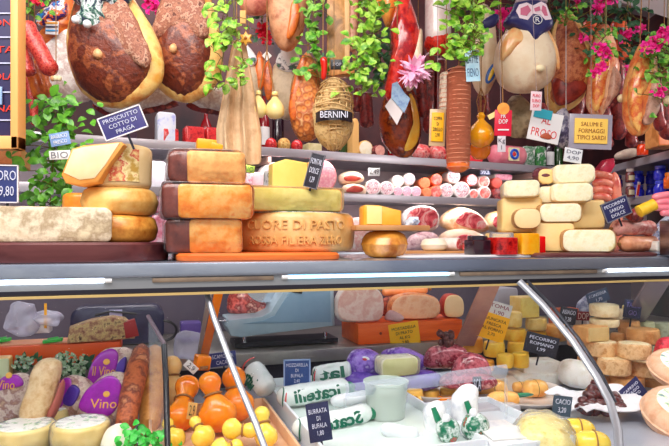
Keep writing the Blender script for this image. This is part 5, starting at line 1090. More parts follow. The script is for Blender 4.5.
# hams on the back worktop
zw = ZS3+.0005
heap('cut_ham', 'raw ham with round deep-pink cut face at left of the worktop', 'ham', [(402, 222), (403, 212), (414, 206), (430, 207), (438, 214), (438, 226), (428, 232), (410, 231)], YB(420, .06), .07, casing_w, extra=[('cut_face', [(405, 221), (406, 213), (416, 208), (429, 209), (435, 215), (434, 225), (426, 229), (411, 228)], meat_face, .066)])
heap('cut_ham', 'raw ham with orange rind and dark-pink cut, centre of the worktop', 'ham', [(439, 224), (444, 213), (458, 207), (474, 211), (485, 220), (488, 230), (470, 234), (450, 231)], YB(462, .06), .07, mat('orange_ham_rind', [(244, 190, 130), (250, 224, 190), (232, 140, 70)], scale=14, rough=.35, coat=.3), extra=[('cut_face', [(453, 222), (462, 213), (474, 215), (482, 223), (480, 229), (464, 228)], meat_face, .066)])
heap('cut_ham', 'narrow cut ham at the right end beside the cheese pile', 'ham', [(484, 226), (486, 215), (496, 211), (504, 214), (505, 228), (494, 232)], YB(495, .08), .06, MATS['orange_ham_rind'], extra=[('cut_face', [(490, 225), (492, 217), (501, 216), (502, 226), (496, 229)], meat_face, .056)])
heap('cut_ham', 'pale fatty ham piece lying under the orange-rinded ham', 'ham', [(438, 250), (440, 236), (456, 230), (474, 232), (488, 240), (490, 250), (470, 252)], YB(464, .0), .06, bacon_fat, zb=zw, extra=[('cut_face', [(450, 243), (460, 236), (474, 238), (480, 244), (464, 246)], meat_face, .056)])
heap('cut_ham', 'grey-pink ham end under the round-faced ham', 'ham', [(408, 250), (408, 237), (420, 231), (434, 232), (440, 240), (438, 250)], YB(424, .0), .06, mat('mauve_meat', [(180, 130, 140), (226, 196, 196), (150, 84, 100)], scale=24, rough=.4), zb=zw)
heap('meat_tray', 'tray of sliced pale meat behind the little board', 'meat', [(346, 250), (346, 222), (356, 216), (370, 218), (376, 232), (376, 250)], YB(360, .0), .05, mat('pale_slices', [(246, 226, 214), (232, 170, 160), (250, 240, 232)], scale=40, rough=.4), zb=zw)

# right side shelves: blue jars
blue = mat('blue_jar', [(30, 34, 220), (70, 80, 255), (16, 16, 150)], scale=30, rough=.08, coat=.8)
blid = mat('blue_lid', [(60, 70, 235), (130, 150, 255)], scale=60, rough=.15, coat=.5)
def shelfpt(px, Yj, z): return Vector(((px-CX)/F*Yj, Yj, z))
proto = None
def bluejar(px, Yj, z, sc=1.0):
    global proto
    p = shelfpt(px, Yj, z); lab = 'small glossy blue jar in the rows on the right side shelf'
    if proto is None:
        t = thing('blue_jar', lab, 'jar', p, 0, 'blue jars on the side shelf'); r = .026
        G().lathe([(0, 0), (r*.8, 0), (r, .008), (r, .036), (r*.75, .046), (r*.75, .05), (0, .05)], seg=20).part('jar_body', blue, t)
        G().lathe([(0, 0), (r*.82, 0), (r*.84, .002), (r*.84, .012), (r*.7, .0145), (0, .0145)], seg=20).part('lid', blid, t, loc=(0, 0, .0495))
        proto = t
    else: copytree(proto, p, (0, 0, 0), lab, sc)
for row, Yj in ((0, 2.52), (1, 2.72)):
    for k in range(4):
        x = 1.415+.062*k+ (0.0 if row == 0 else .01)
        for lv in (0, 1): bluejar(CX+F*x/Yj, Yj, ZS2+.0005+lv*.0652)
for Yj in (2.36, 2.2):
    for k in range(3):
        for lv in (0, 1): bluejar(CX+F*(1.42+.062*k)/Yj, Yj, ZS2+.0005+lv*.0652)
for px, Yj in ((617, 2.9), ): 
    for lv in (0, 1): bluejar(px, Yj, ZS2+.0005+lv*.0652)
for lv, lab in ((0, 'cream-labelled brown jar, lower of two between the blue jars'), (1, 'cream-labelled brown jar stacked on its twin between the blue jars')):
    p = shelfpt(630, 2.62, ZS2+.0005+lv*.0655); 
    jar(lab, 625.5, 634.5, 0, 13.5, 2.62, None, mat('brown_spread', [(120, 60, 60)], rough=.2, coat=.5), mat('cream_lid', [(220, 206, 196)], rough=.4), zb=p.z, square=False, labelm=MATS['label_cream'])
sign('slim cream card leaning beside the brown jars on the side shelf', 638, 190, 3, 16, 2.5, '1', mat('cream_card2', [(226, 206, 190)], rough=.5), redink, roll_=10, name='shelf_card', cat='ticket')
jar('orange-lidded jar at the right edge of the side shelf', 664, 676, 182, 198, 2.2, None, mat('orange_pot', [(240, 110, 20)], rough=.3, coat=.3), mat('orange_lid', [(250, 140, 40)], rough=.3), zb=ZS2+.0005, square=False)
p = shelfpt(642, 2.5, ZS1+.0005)
jar('red glass jar of peppers on the upper side shelf', 637, 648, 0, 14, 2.5, None, mat('pepper_red_jar', [(226, 50, 14), (244, 90, 30)], scale=40, rough=.12, coat=.6), mat('brown_lid', [(120, 60, 50)], rough=.3), zb=ZS1+.0005, square=False)
t = heap('paper_packet', 'crumpled cream paper packet on the upper side shelf beside the red jar', 'package', [(615, 155), (622, 150), (634, 148), (638, 154), (630, 158), (618, 159)], 2.62, .04, mat('cream_packet', [(240, 226, 206), (214, 190, 170)], scale=30, rough=.6), zb=ZS1+.0005)
slab('wooden_box', 'orange and pale wooden box at the right end of the upper side shelf', 'box', 658, 680, 118, 150, 2.25, .1, MATS['pine_wood'], mat('box_orange', [(226, 120, 50)], rough=.4), r=.03, rz=0, zb=ZS1+.0005)
# hanging notices
def hangsign(lab, cx, cy, wp, hp, Y, lines, bm_, ink, **k):
    t = sign(lab, cx, cy, wp, hp, Y, lines, bm_, ink, yaw=k.pop('yaw', 0), **k)
    mi = t.matrix_basis.inverted(); h = SZ(hp, Y); a = Vector((0, 0, h)); yb2 = min((1.4, 1.5, 1.62, 1.75), key=lambda v: abs(v-Y))
    G().tube([a, mi @ Vector((t.location.x, yb2, 2.292))], .0005, 5).part('hanging_thread', mat('thread_grey', [(176, 156, 160)], rough=.6), t); return t
t = hangsign('white hanging card with red capitals and a teal corner beside the yellow notice', 545, 127, 32, 30, 1.40, 'AL\nPROSO', mat('card_white', [(236, 232, 232)], rough=.5), mat('red_letter', [(206, 30, 40)], rough=.5), roll_=12, name='printed_card', fill=.8)
G().box((-.012, -.003, SZ(27, 1.4)), (SZ(18, 1.4), .002, SZ(9, 1.4))).part('teal_corner', mat('teal', [(40, 160, 180)], rough=.4), t)
G().puffy([(-.012, .010), (.010, .008), (.016, .016), (.0, .022)], .002, .001).part('brown_motif', mat('motif_brown', [(170, 80, 50)], rough=.5), t, loc=(.004, -.003, 0))
t = hangsign('yellow handwritten notice in a grey plastic sleeve, upper right', 591, 131, 33, 25, 1.40, 'SALUMI E\nFORMAGGI\nTIPICI SARDI', lemon_paper, mat('brown_ink', [(150, 90, 40)], rough=.6), name='notice', fill=.86, roll_=2)
G().box((0, .003, SZ(12, 1.4)), (SZ(43, 1.4), .002, SZ(35, 1.4)), bev=.0006).part('sleeve', mat('sleeve_grey', [(170, 164, 176), (150, 144, 160)], scale=12, rough=.2, coat=.3), t)
t = hangsign('yellow notice card in a clear sleeve left of the netted mortadella', 437.5, 127, 12, 29, 1.40, 'COPPA\nDI\nZIBELLO\n2,90', mat('amber_card', [(252, 192, 30), (250, 180, 20)], scale=10, rough=.5), blackink, name='notice', fill=.8, roll_=2)
G().box((0, .003, SZ(14, 1.4)), (SZ(16, 1.4), .002, SZ(37, 1.4)), bev=.0006).part('sleeve', mat('sleeve_beige', [(206, 176, 140)], rough=.25), t)
t = hangsign('pink and white printed tag hanging below the pale scarfed ham', 536, 101, 11, 19, 1.35, 'PURO\nSUINO\nDOP', mat('tag_pinkish', [(232, 206, 212)], rough=.4), mat('tag_rose_ink', [(206, 40, 70)], rough=.5), name='hang_tag', cat='tag', roll_=3)
t = hangsign('light blue and white label hanging left of the pale ham', 472.5, 66, 14, 31, 1.33, 'LATTE\nFIENO', mat('label_sky', [(110, 190, 226), (200, 230, 244), (236, 240, 244)], scale=10, rough=.3), mat('grey_blue_ink', [(60, 90, 130)], rough=.5), name='hang_tag', cat='label', roll_=-3)
t = hangsign('grey-white string tag below the crimson tag', 501.5, 144, 8, 16, 1.36, 'Kg\n1', mat('tag_light_grey', [(214, 206, 212)], rough=.4), mat('tag_dark_ink', [(90, 80, 90)], rough=.5), name='hang_tag', cat='tag')
sign('white ticket standing on the topmost pecorino half', 573, 155.5, 19, 14, YC(573, .10), 'DOP\n4,90', mat('ticket_white', [(230, 232, 236)], rough=.5), mat('ticket_ink', [(110, 110, 124)], rough=.6), roll_=8, stake=.006, name='price_ticket', cat='ticket')
t = thing('packaging_bag', 'dark printed bag hanging between the white card and the yellow notice', 'bag', W(562, 148, 1.5), 0)
G().puffy(ol([(556, 114), (566, 108), (570, 122), (568, 146), (558, 147), (552, 136)], 1.5, (562, 148)), .02, .02).warp(.004, 40).part('bag', mat('dark_bag', [(40, 36, 54), (86, 80, 110), (190, 186, 196), (50, 44, 64)], scale=40, rough=.3), t)
G().tube([(SZ(4, 1.5), 0, SZ(38, 1.5)), (SZ(4, 1.5), 0, 2.289-t.location.z)], .0009, 5).part('hanging_thread', white, t)
# ---------------------------------------------------------------- inside the glass counter
def YD(py, z=ZDECK): return (EYE-z)*F/(py-HY)      # how far away a point of the deck is that shows at this height
zd = ZDECK+.0005; zl = ZLEDGE+.0005
def heapz(*a, **k): return heap(*a, **k)
def ctbox(name, lab, cat, t0, t1, s0, s1, z0, z1, m, bev=.004, pn='body'):
    t = thing(name, lab, cat, PC((t0+t1)/2, (s0+s1)/2, z0), ACr)
    G().box((0, 0, (z1-z0)/2), (t1-t0, s1-s0, z1-z0), bev=bev).part(pn, m, t); return t
def tray(name, lab, t0, t1, s0, s1, h, m, th=.006, cont=None, ch=.02):
    t = thing(name, lab, 'tray', PC((t0+t1)/2, (s0+s1)/2, zd), ACr); w_, d = t1-t0, s1-s0
    G().box((0, 0, .003), (w_, d, .006), bev=.001).part('tray_floor', m, t)
    for c_, dd in (((-w_/2+th/2, 0, h/2), (th, d, h)), ((w_/2-th/2, 0, h/2), (th, d, h)), ((0, -d/2+th/2, h/2), (w_-2*th, th, h)), ((0, d/2-th/2, h/2), (w_-2*th, th, h))):
        G().box(c_, dd, bev=.0015).part('tray_side', m, t)
    if cont: G().box((0, 0, .006+ch/2), (w_-2*th-.002, d-2*th-.002, ch)).warp(.002, 20).part('milky_liquid', cont, t)
    return t
# --- left bay: back
ob = mat('bright_orange_paint', [(236, 84, 24), (246, 104, 40)], scale=10, rough=.35)
t = ctbox('orange_crate', 'low bright orange crate running along the back of the left bay', 'crate', -.92, -.40, .505, .60, zl, zl+.048, ob)
G().box((0, 0, .0495), (.50, .075, .002)).part('inner_floor', mat('peach_lining', [(240, 170, 130)], rough=.5), t)
Yb2 = 1.53
silver = film('crinkled_film', tint=(226, 228, 246), white=.30, rough=.15, bump=1.0, scale=50)
heap('plastic_bag', 'crumpled clear-white plastic bag at the left of the crate', 'bag', [(8, 350), (10, 330), (18, 320), (28, 322), (34, 334), (36, 350), (24, 354)], Yb2, .04, silver, w=.012, fz=30, zb=zl+.0515)
t = slab('white_carton', 'white carton with a yellow stripe behind the orange crate', 'carton', 29, 48, 321, 351, Yb2+.02, .05, white, None, r=.04, zb=zl+.0515)
G().box((0, 0, 0), (SZ(2.4, Yb2), .003, SZ(25, Yb2))).part('yellow_stripe', mat('stripe_yellow', [(230, 170, 40)], rough=.5), t, loc=(SZ(6.5, Yb2), -.001, SZ(18, Yb2)))
heap('film_sheet', 'loose sheet of shiny film lying over the white carton', 'film', [(26, 322), (32, 314), (48, 312), (60, 316), (58, 324), (40, 324)], Yb2+.05, .05, silver, w=.01, fz=30)
tm = mat('green_paint', [(40, 170, 60), (70, 200, 80)], scale=20, rough=.4)
for px, lab in ((53, 'small green clip on the crate edge beside the white carton'), (1, 'small green clip on the crate edge at the left edge')):
    p = W(px, 349, 1.42); t = thing('green_clip', lab, 'clip', (p.x, p.y, zl+.0512), ACr); G().box((0, 0, .005), (SZ(18, 1.42), .02, .008), (0, R(-6), 0), bev=.002).part('clip_body', tm, t); G().tube([(-.012, 0, .008), (.012, 0, .011)], .003, 8).part('clip_pin', tm, t)
t = thing('spiced_loaf', 'speckled brown spiced cheese loaf resting on the orange crate', 'cheese', (W(100, 348, 1.43).x, 1.43, zl+.0512), ACr*1.2)
G().prism(ol([(70, 349), (72, 334), (92, 328), (112, 325), (124, 328), (133, 336), (133, 348)], 1.43, (100, 349)), 0, .06, bev=.005).warp(.003, 40).part('rind', mat('speckled_rind', [(120, 70, 56), (176, 130, 96), (216, 190, 130), (92, 52, 46)], scale=60, rough=.5, bump=.5), t)
G().prism(ol([(122, 331), (133, 328), (137, 345), (124, 347)], 1.43, (100, 349)), -.006, .02, bev=.002).part('red_end', mat('red_spice', [(170, 50, 50)], rough=.5), t)
# dark things further back
dk = mat('dark_navy_plastic', [(30, 30, 56), (46, 44, 76)], scale=20, rough=.3, coat=.3)
t = slab('dark_machine', 'low dark navy machine with small white sticker behind the spiced loaf', 'machine', 76, 160, 306, 334, 1.66, .06, dk, None, r=.3, zb=zl)
G().box((0, 0, 0), (SZ(12, 1.66), .002, SZ(8, 1.66))).part('sticker', mat('sticker_lilac', [(190, 190, 226)], rough=.4), t, loc=(SZ(-2, 1.66), -.003, SZ(32, 1.66)))
G().tube([(-.06, -.004, .09), (-.02, -.012, .10), (.05, -.004, .09)], .003, 8).part('cable', black, t)
t = thing('coiled_cable', 'black coiled cable and purple box behind the amber support bar', 'cable', (W(180, 330, 1.72).x, 1.72, zl), ACr)
G().box((.03, 0, .03), (.06, .05, .06), bev=.006).part('purple_box', mat('purple_box', [(80, 60, 130)], rough=.4), t)
G().tube([(-.05+.04*math.cos(a), 0, .035+.03*math.sin(a)) for a in [k*PI/10 for k in range(21)]], .004, 8, caps=False).part('coil', black, t)
t = thing('plastic_bag', 'frosty clear plastic bag behind the orange smoked cheeses', 'bag', (W(190, 350, 1.5).x, 1.5, zl), 0)
G().puffy(ol([(172, 362), (174, 344), (184, 338), (198, 342), (202, 352), (198, 364)], 1.5, (188, 364)), .03, .03).warp(.01, 30).part('bag', silver, t)
# --- left bay: cheeses
lab_p = mat('purple_label', [(150, 20, 160), (176, 40, 186), (120, 20, 140)], scale=20, rough=.3, coat=.3)
lab_v = mat('violet_label', [(70, 40, 150), (96, 60, 176)], scale=20, rough=.3, coat=.3)
mot = mat('mottled_wrapped_rind', [(206, 176, 156), (236, 216, 200), (170, 120, 110), (226, 196, 160)], scale=40, rough=.3, coat=.5, bump=.4)
gold_ink = mat('gold_ink', [(250, 190, 90)], rough=.4)
def purple(lab, pts, lp, Y, txt, tx, ty, tw, d=.045, lean=14, extra=None):
    c = (sum(p[0] for p in pts)/len(pts), max(p[1] for p in pts))
    t = thing('purple_label_cheese', lab, 'cheese', W(c[0], c[1], Y), (R(-lean), 0, 0))
    G().puffy(ol(pts, Y, c), d*.6, d*.6, pw=.45).warp(.002, 30).part('rind', mot, t)
    lb = G().puffy(ol(lp, Y, c), .004, .01, pw=.3).part('purple_label', lab_p, t, loc=(0, -d*.6+.0005, 0))
    p = ol([(tx, ty)], Y, c)[0]; textmesh(txt, SZ(tw, Y), SZ(9, Y), gold_ink, t, loc=(p[0], -d*.6-.0045, p[1]))
    G().ball((p[0]+.004, -d*.6-.004, p[1]+SZ(9, Y)), (SZ(3.4, Y), .0012, SZ(3, Y))).part('gold_seal', gold_ink, t)
    if extra: G().puffy(ol(extra, Y, c), .004, .01, pw=.3).part('violet_label', lab_v, t, loc=(0, -d*.6-.001, 0))
    return t
purple('purple-labelled wrapped wheel leaning on the crate, highest of the purple ones', [(88, 388), (90, 366), (98, 352), (112, 348), (128, 350), (134, 366), (128, 384), (108, 394)], [(91, 382), (93, 366), (100, 355), (112, 350), (119, 356), (118, 370), (112, 382), (100, 386)], 1.33, 'Il Vino', 107, 372, 22, extra=[(119, 366), (127, 358), (127, 372), (120, 380)])
purple('purple-labelled wrapped wheel between the upright loaf and parsley, lower right one', [(78, 420), (80, 400), (90, 384), (106, 374), (122, 376), (128, 394), (124, 416), (104, 428)], [(82, 408), (86, 394), (96, 384), (110, 377), (121, 384), (122, 402), (112, 416), (94, 414)], 1.22, 'Vino', 107, 404, 26)
purple('purple-labelled wrapped wheel tilted beside the upright pale cheese loaf', [(48, 418), (50, 396), (56, 382), (70, 376), (86, 382), (92, 396), (84, 414), (66, 424)], [(53, 406), (55, 390), (62, 381), (71, 380), (72, 394), (64, 408)], 1.24, 'Vi', 61, 396, 11, extra=[(66, 402), (73, 386), (82, 392), (76, 406)])
purple('mottled wrapped wheel with purple top label at the left edge', [(-14, 424), (-10, 396), (0, 380), (14, 374), (26, 380), (30, 396), (24, 418), (6, 428)], [(-8, 392), (4, 378), (18, 377), (24, 386), (10, 390)], 1.24, 'Vino', 8, 386, 18)
loaf = mat('loaf_rind', [(222, 176, 120), (246, 216, 170), (206, 156, 100)], scale=30, rough=.4, bump=.4, coat=.3)
Yl2 = 1.17; t = thing('upright_loaf', 'tall pale ribbed cheese loaf standing upright among purple-labelled wheels', 'cheese', W(32, 424, Yl2), (R(-12), R(6), 0))
G().puffy(ol([(20, 418), (22, 396), (24, 376), (28, 363), (38, 358), (49, 362), (50, 378), (49, 398), (46, 416), (34, 424)], Yl2, (33, 424)), .028, .03, pw=.5).warp(.002, 30).part('rind', loaf, t)
G().puffy(ol([(45, 416), (51, 396), (54, 378), (56, 386), (55, 402), (50, 420)], Yl2, (33, 424)), .012, .02).part('rosy_side', mat('rosy_side', [(190, 110, 100)], rough=.45), t, loc=(0, .004, 0))
slab('cheese_wedge', 'pale green-white wedge at the left edge beside the mottled wheel', 'cheese', -8, 8, 358, 388, 1.32, .04, r_gold, mat('green_white_paste', [(214, 222, 170), (226, 230, 190)], scale=20, rough=.4), r=.08)
tripe = mat('frilly_white_leaf', [(214, 226, 206), (150, 186, 140), (240, 244, 236)], scale=60, rough=.5)
for cx_, cy_, n, rr_, lab in ((25, 363, 40, 9, 'small frilly white-green decorative sprig at the crate, left'), (70, 365, 120, 16, 'frilly white-green decorative flowers in the middle of the crate edge')):
    rv = random.Random(cx_); Yv = 1.36; t = thing('decorative_greens', lab, 'greens', (W(cx_, cy_+rr_, Yv).x, Yv, W(cx_, cy_+rr_, Yv).z))
    g = G()
    for k in range(n):
        a = rv.uniform(0, 2*PI); q = math.sqrt(rv.random()); pos = Vector((math.cos(a)*q*SZ(rr_*1.15, Yv), rv.uniform(-.02, .01), SZ(rr_, Yv)+math.sin(a)*q*SZ(rr_*.8, Yv)))
        g.leaf(pos, (rv.uniform(-1, 1), rv.uniform(-1, 0), rv.uniform(-.6, 1)), (rv.uniform(-1, 1), -1, rv.uniform(-1, 1)), SZ(4.2, Yv), SZ(3.8, Yv), .6)
    g.part('frills', tripe, t); g = G()
    for k in range(n//3): g.leaf((rv.uniform(-1, 1)*SZ(rr_*1.3, Yv), .012, SZ(rv.uniform(-.2, 1.4)*rr_, Yv)), (rv.uniform(-1, 1), -.2, rv.uniform(-.5, 1)), (0, -1, 0), SZ(9, Yv), SZ(5, Yv), .3)
    g.part('dark_leaves', green_d, t)
cream_w = mat('cream_wheel_rind', [(238, 212, 140), (246, 226, 166)], scale=14, rough=.35, coat=.2, sss=.1)
wl = mat('printed_top', [(244, 242, 230), (250, 248, 240), (170, 200, 150), (90, 110, 170)], scale=60, rough=.4, stops=[0, .54, .62, .70])
for px, Yw, rp, h, lab in ((24, 1.12, 29, .044, 'small cream wheel with printed white top, bottom left corner'), (81, 1.13, 27.5, .046, 'small cream wheel with printed white top, right of the corner one'), (50, 1.22, 18, .045, 'small wrapped cream wheel behind the two front printed ones')):
    r = SZ(rp, Yw); t = thing('printed_top_cheese', lab, 'cheese', (W(px, 0, Yw).x, Yw, zd), R(px))
    G().lathe(wheelprof(r, h, .008, .002), seg=36).part('rind', cream_w, t)
    G().lathe([(r*.86, 0), (r*.84, .0015), (0, .002)], seg=36).part('printed_top', wl, t, loc=(0, 0, h-.0004))
    G().lathe(wheelprof(r*1.03, h*1.03, .008, .003), seg=36).warp(.002, 60).part('clear_wrap', wrap_soft, t)
brs = mat('brown_bark_rind', [(150, 70, 40), (196, 110, 66), (116, 50, 36), (206, 140, 96)], scale=34, rough=.5, bump=.6)
t = thing('long_cheese', 'long brown rough-rinded cheese leaning upright left of the divider', 'cheese', W(126, 436, 1.14), 0)
G().tube([W(x, y, Y_)-t.location for x, y, Y_ in ((124, 436, 1.14), (126, 424, 1.15), (131, 395, 1.2), (137, 370, 1.26), (141, 352, 1.31), (143, 345, 1.33))], [.008, .020, .022, .024, .020, .006], 16).warp(.003, 40).part('rind', brs, t)
t = thing('long_cheese', 'long amber cheese leaning upright behind the divider pane', 'cheese', W(150, 436, 1.2), 0)
G().tube([W(x, y, Y_)-t.location for x, y, Y_ in ((149, 436, 1.2), (150, 424, 1.21), (152, 395, 1.26), (154, 368, 1.31), (155, 352, 1.35), (155, 346, 1.36))], [.008, .022, .026, .026, .020, .006], 16).warp(.003, 40).part('rind', mat('amber_log', [(196, 130, 60), (216, 156, 84), (170, 104, 50)], scale=24, rough=.4, bump=.3), t)
vine('fresh green parsley leaves at the bottom beside the divider post', [(138, 430), (144, 440), (150, 452)], 1.08, 70, mat('parsley', [(30, 160, 50), (80, 200, 80), (20, 120, 40)], scale=26, rough=.4), 20, 11, 41, name='parsley', cat='herb', hangto=False)
heap('soft_cheese', 'small wrapped white cheese beside the parsley', 'cheese', [(104, 452), (106, 432), (118, 426), (130, 432), (134, 452)], 1.1, .03, f_cream, zb=zd)
# --- smoked cheese bay
t = tray('wooden_tray', 'low tan wooden tray holding the orange smoked cheeses', -.335, -.075, -.13, .30, .03, mat('tan_tray', [(206, 164, 128), (226, 188, 152)], scale=14, rough=.5))
smo = mat('smoked_orange', [(246, 122, 16), (252, 148, 40), (232, 98, 10)], scale=14, rough=.22, coat=.4, bump=.08)
yel = mat('lemon_scamorza', [(248, 206, 60), (252, 222, 100), (240, 186, 40)], scale=14, rough=.22, coat=.4, bump=.08)
zt2 = zd+.006
def pear(lab, bx_, by_, br, hx, hy, hr, Y, m, lie=False, sz_=1.15, Yh=None):
    Yh = Yh or Y+.02; b = W(bx_, by_, Y); hd = W(hx, hy, Yh); r1 = SZ(br, Y); r2 = SZ(hr, Yh); zb = max(zt2, b.z-r1*sz_) if not lie else b.z-r1
    t = thing('smoked_scamorza' if m is smo else 'yellow_scamorza', lab, 'cheese', (b.x, b.y, zb), 0); B = b-t.location; H = hd-t.location
    d = (H-B); L_ = d.length; dn = d.normalized(); Mx = dn.to_track_quat('Z', 'Y').to_matrix().to_4x4()
    neck = (r1*.75+max(L_-r2*.6, r1*.8))/2; rn = min(r1, r2)*.62
    prof = [(0, -r1)]+[(r1*math.sin(a), -r1*math.cos(a)) for a in [PI*k/12 for k in range(1, 8)]]
    prof += [(rn*1.15, max(neck-.004, prof[-1][1]+.002)), (rn, max(neck, prof[-1][1]+.004))]
    z0_ = L_; prof += [(r2*math.sin(a), z0_-r2*math.cos(a)) for a in [PI*k/10 for k in range(3, 10)] if z0_-r2*math.cos(a) > prof[-1][1]+.001]; prof += [(0, z0_+r2)]
    G().lathe(prof, c=B, M=Mx, seg=26).warp(.0015, 30, bx_).part('body', m, t)
    ring = [B+Mx @ Vector((math.cos(a)*rn*1.22, math.sin(a)*rn*1.22, neck)) for a in [k*PI/8 for k in range(17)]]
    G().tube(ring, .0022, 6, caps=False).part('neck_rope', rope_m, t); return t
pear('largest round orange smoked cheese, front centre of the wooden tray', 217.7, 413.5, 19, 210, 383, 11.5, 1.17, smo)
pear('tall orange smoked cheese right of the largest one', 237, 404, 17.5, 234, 378, 12, 1.25, smo, Yh=1.27)
pear('orange smoked cheese at the left against the divider post', 180, 417, 14.5, 187, 387, 12, 1.20, smo, Yh=1.26)
pear('pale amber pear cheese at the back left of the wooden tray', 172, 392, 17, 172, 366, 10, 1.36, mat('pale_amber', [(244, 196, 120), (248, 212, 148)], scale=14, rough=.3, coat=.3), Yh=1.38)
pear('yellow scamorza with rope belt lying in front of the tall orange cheese', 232.5, 429, 10.5, 250, 430, 8, 1.09, yel, lie=True, Yh=1.09)
pear('yellow scamorza at the front left of the wooden tray', 203, 436, 12, 195, 422, 6, 1.10, yel, sz_=1)
pear('yellow scamorza beside the divider post at the bottom', 175, 438, 11, 168, 424, 6, 1.12, yel, sz_=1)
pear('yellow scamorza in the bottom row under the largest orange cheese', 222, 450, 12, 236, 446, 7, 1.06, yel, lie=True, Yh=1.07)
pear('yellow scamorza with rope basket at the right of the wooden tray', 266, 436, 12, 262, 414, 8, 1.10, yel, sz_=1.1)
t = thing('orange_cube', 'small orange cheese cube on top of the smoked cheeses', 'cheese', W(202, 370, 1.33), R(30)); G().box((0, 0, .018), (.034, .03, .032), (R(6), R(8), 0), bev=.004).part('body', smo, t)
G().box((0, -.016, .008), (.018, .001, .008)).part('rind_mark', rope_m, t)
for cx_, cy_, wp, hp, rl, m_, lab, Yt in ((192, 411, 9, 17, 8, MATS['kraft'], 'brown card tag hanging on the left orange smoked cheese', 1.15), (191, 367, 14, 8, 44, paper, 'white slanted ticket at the back of the smoked cheeses', 1.28)):
    sign(lab, cx_, cy_, wp, hp, Yt, '2,9', m_, blackink, roll_=rl, name='cheese_tag', cat='tag', thick=.0015, fill=.6)
sign('navy handwritten sign standing behind the orange smoked cheeses', 223, 359, 26, 14, 1.42, 'SCAMORZA\nCACAO', MATS['blue_board'], chalk, roll_=-6, stake=.03)
# --- slicer on the ledge
Ys = YC(290, .56)
t = thing('meat_slicer', 'pale blue-grey aluminium meat slicer on the rear ledge', 'slicer', (W(288, 340, Ys).x, Ys, zl), ACr); c = (288, 240+(EYE-zl)/Ys*F)
k_ = 1/math.cos(ACr)
bo = [(x*k_, z) for x, z in ol([(289, 282), (334, 282), (335, 328), (243, 335), (234, 333), (230, 324), (232, 318), (262, 316), (272, 311)], Ys, c)]
G().prism(bo, 0, .14, bev=.005).part('body', slicer_m, t)
bo2 = [(x*k_, z) for x, z in ol([(244, 322), (262, 320), (275, 315), (293, 286), (330, 286), (331, 324)], Ys, c)]
G().prism(bo2, -.0025, .01, bev=.002).part('side_panel', mat('panel_light', [(150, 180, 200), (128, 160, 184)], scale=4, rough=.4, metal=.2), t)
for px in (248, 328):
    x_ = ol([(px, 340)], Ys, c)[0][0]*k_; G().lathe([(.014, 0), (.014, .004), (.006, .010), (.006, .030), (0, .030)]).part('foot', chrome, t, loc=(x_, .03, 0))
G().box((ol([(297, 0)], Ys, c)[0][0], -.004, ol([(0, 291)], Ys, c)[0][1]), (.03, .004, .012), (0, R(10), 0)).part('dark_knob', black, t)
G().lathe([(0, -.02), (.06, -.02), (.062, -.014), (.062, -.01), (0, -.008)], M=Matrix.Rotation(PI/2, 4, 'X'), seg=40).part('blade', chrome, t, loc=(-.05, .07, .18))
G().box((-.14, .09, .075), (.10, .10, .006), bev=.002).part('meat_table', chrome, t)
G().box((0, .05, .010), (.30, .10, .012)).part('drip_tray', black, t)
t = thing('raw_meat', 'red raw meat piece on the slicer behind the glass strut', 'meat', (W(248, 316, Ys+.09).x, Ys+.09, zl+.083), 0)
G().puffy([(-.05, .0), (.045, .0), (.055, .03), (.04, .075), (-.01, .09), (-.05, .07), (-.06, .03)], .03, .03).warp(.008, 40).part('body', mat('raw_red', [(150, 30, 34), (216, 110, 100), (120, 16, 26), (236, 180, 160)], scale=34, rough=.3, coat=.4), t)
# --- chopping block and the hams on it
YK = YC(400, .53); zK = zl+.05
tL = [(351-CX)/F, (458-CX)/F]
t = thing('chopping_block', 'long orange chopping block on the rear ledge under the hams', 'board', (W(404, 340, YK).x, YK+.07, zl), ACr)
Lk = SZ(108, YK)*1.06; G().box((0, 0, .030), (Lk, .15, .060), bev=.004).part('block_body', mat('vivid_orange_wood', [(234, 92, 22), (246, 116, 44), (216, 76, 16)], scale=20, rough=.4, stretch=(.12, 1, 1)), t)
for k in (-.10, -.03, .09): G().ball((k, -.076, .030), (.004, .002, .004)).part('wood_knot', mat('knot', [(130, 50, 20)], rough=.6), t)
zk = zl+.0605
def onblock(px, wp, hp, lab, body, face, d, sh=1.0, dy=.03, facept=None):
    Y = YC(px, .53)+dy; t = thing('cooked_ham', lab, 'ham', (W(px, 0, Y).x, Y, zk), ACr*.5); w_ = SZ(wp, Y); h = SZ(hp, Y)
    o = [(-w_*.5, h*.35), (-w_*.42, h*.08), (-w_*.2, 0), (w_*.25, 0), (w_*.45, h*.12), (w_*.5, h*.5), (w_*.4, h*.84), (w_*.1, h), (-w_*.28, h*.97), (-w_*.46, h*.72)]
    G().puffy(o, d*.4, d, pw=.4).warp(.002, 30, px).part('body', body, t)
    G().puffy([(x*.92, h*.06+z*.9) for x, z in o], .004, .01, pw=.3).part('cut_face', face, t, loc=(0, -d*.4+.001, 0)); return t
onblock(359, 50, 37, 'big pale pink cooked ham with a wide cut face on the orange block', casing_w, mat('cooked_face', [(236, 196, 180), (246, 220, 206), (230, 180, 164), (242, 210, 194)], scale=20, rough=.45, dist=.3), .07)
onblock(414, 54, 26, 'golden roasted ham with a pale orange cut face, middle of the block', mat('roasted', [(206, 110, 60), (236, 160, 100), (170, 60, 40)], scale=24, rough=.35, coat=.3, bump=.3), mat('roast_face', [(240, 176, 130), (248, 204, 164), (226, 140, 100)], scale=22, rough=.4), .06, dy=.035)
onblock(452, 22, 24, 'small cream ham end with red-brown spiced top at the right of the block', mat('spiced', [(150, 30, 24), (196, 70, 50)], scale=60, rough=.5, bump=.5), mat('cream_face', [(244, 214, 160), (250, 226, 184)], scale=20, rough=.4), .05, dy=.03)
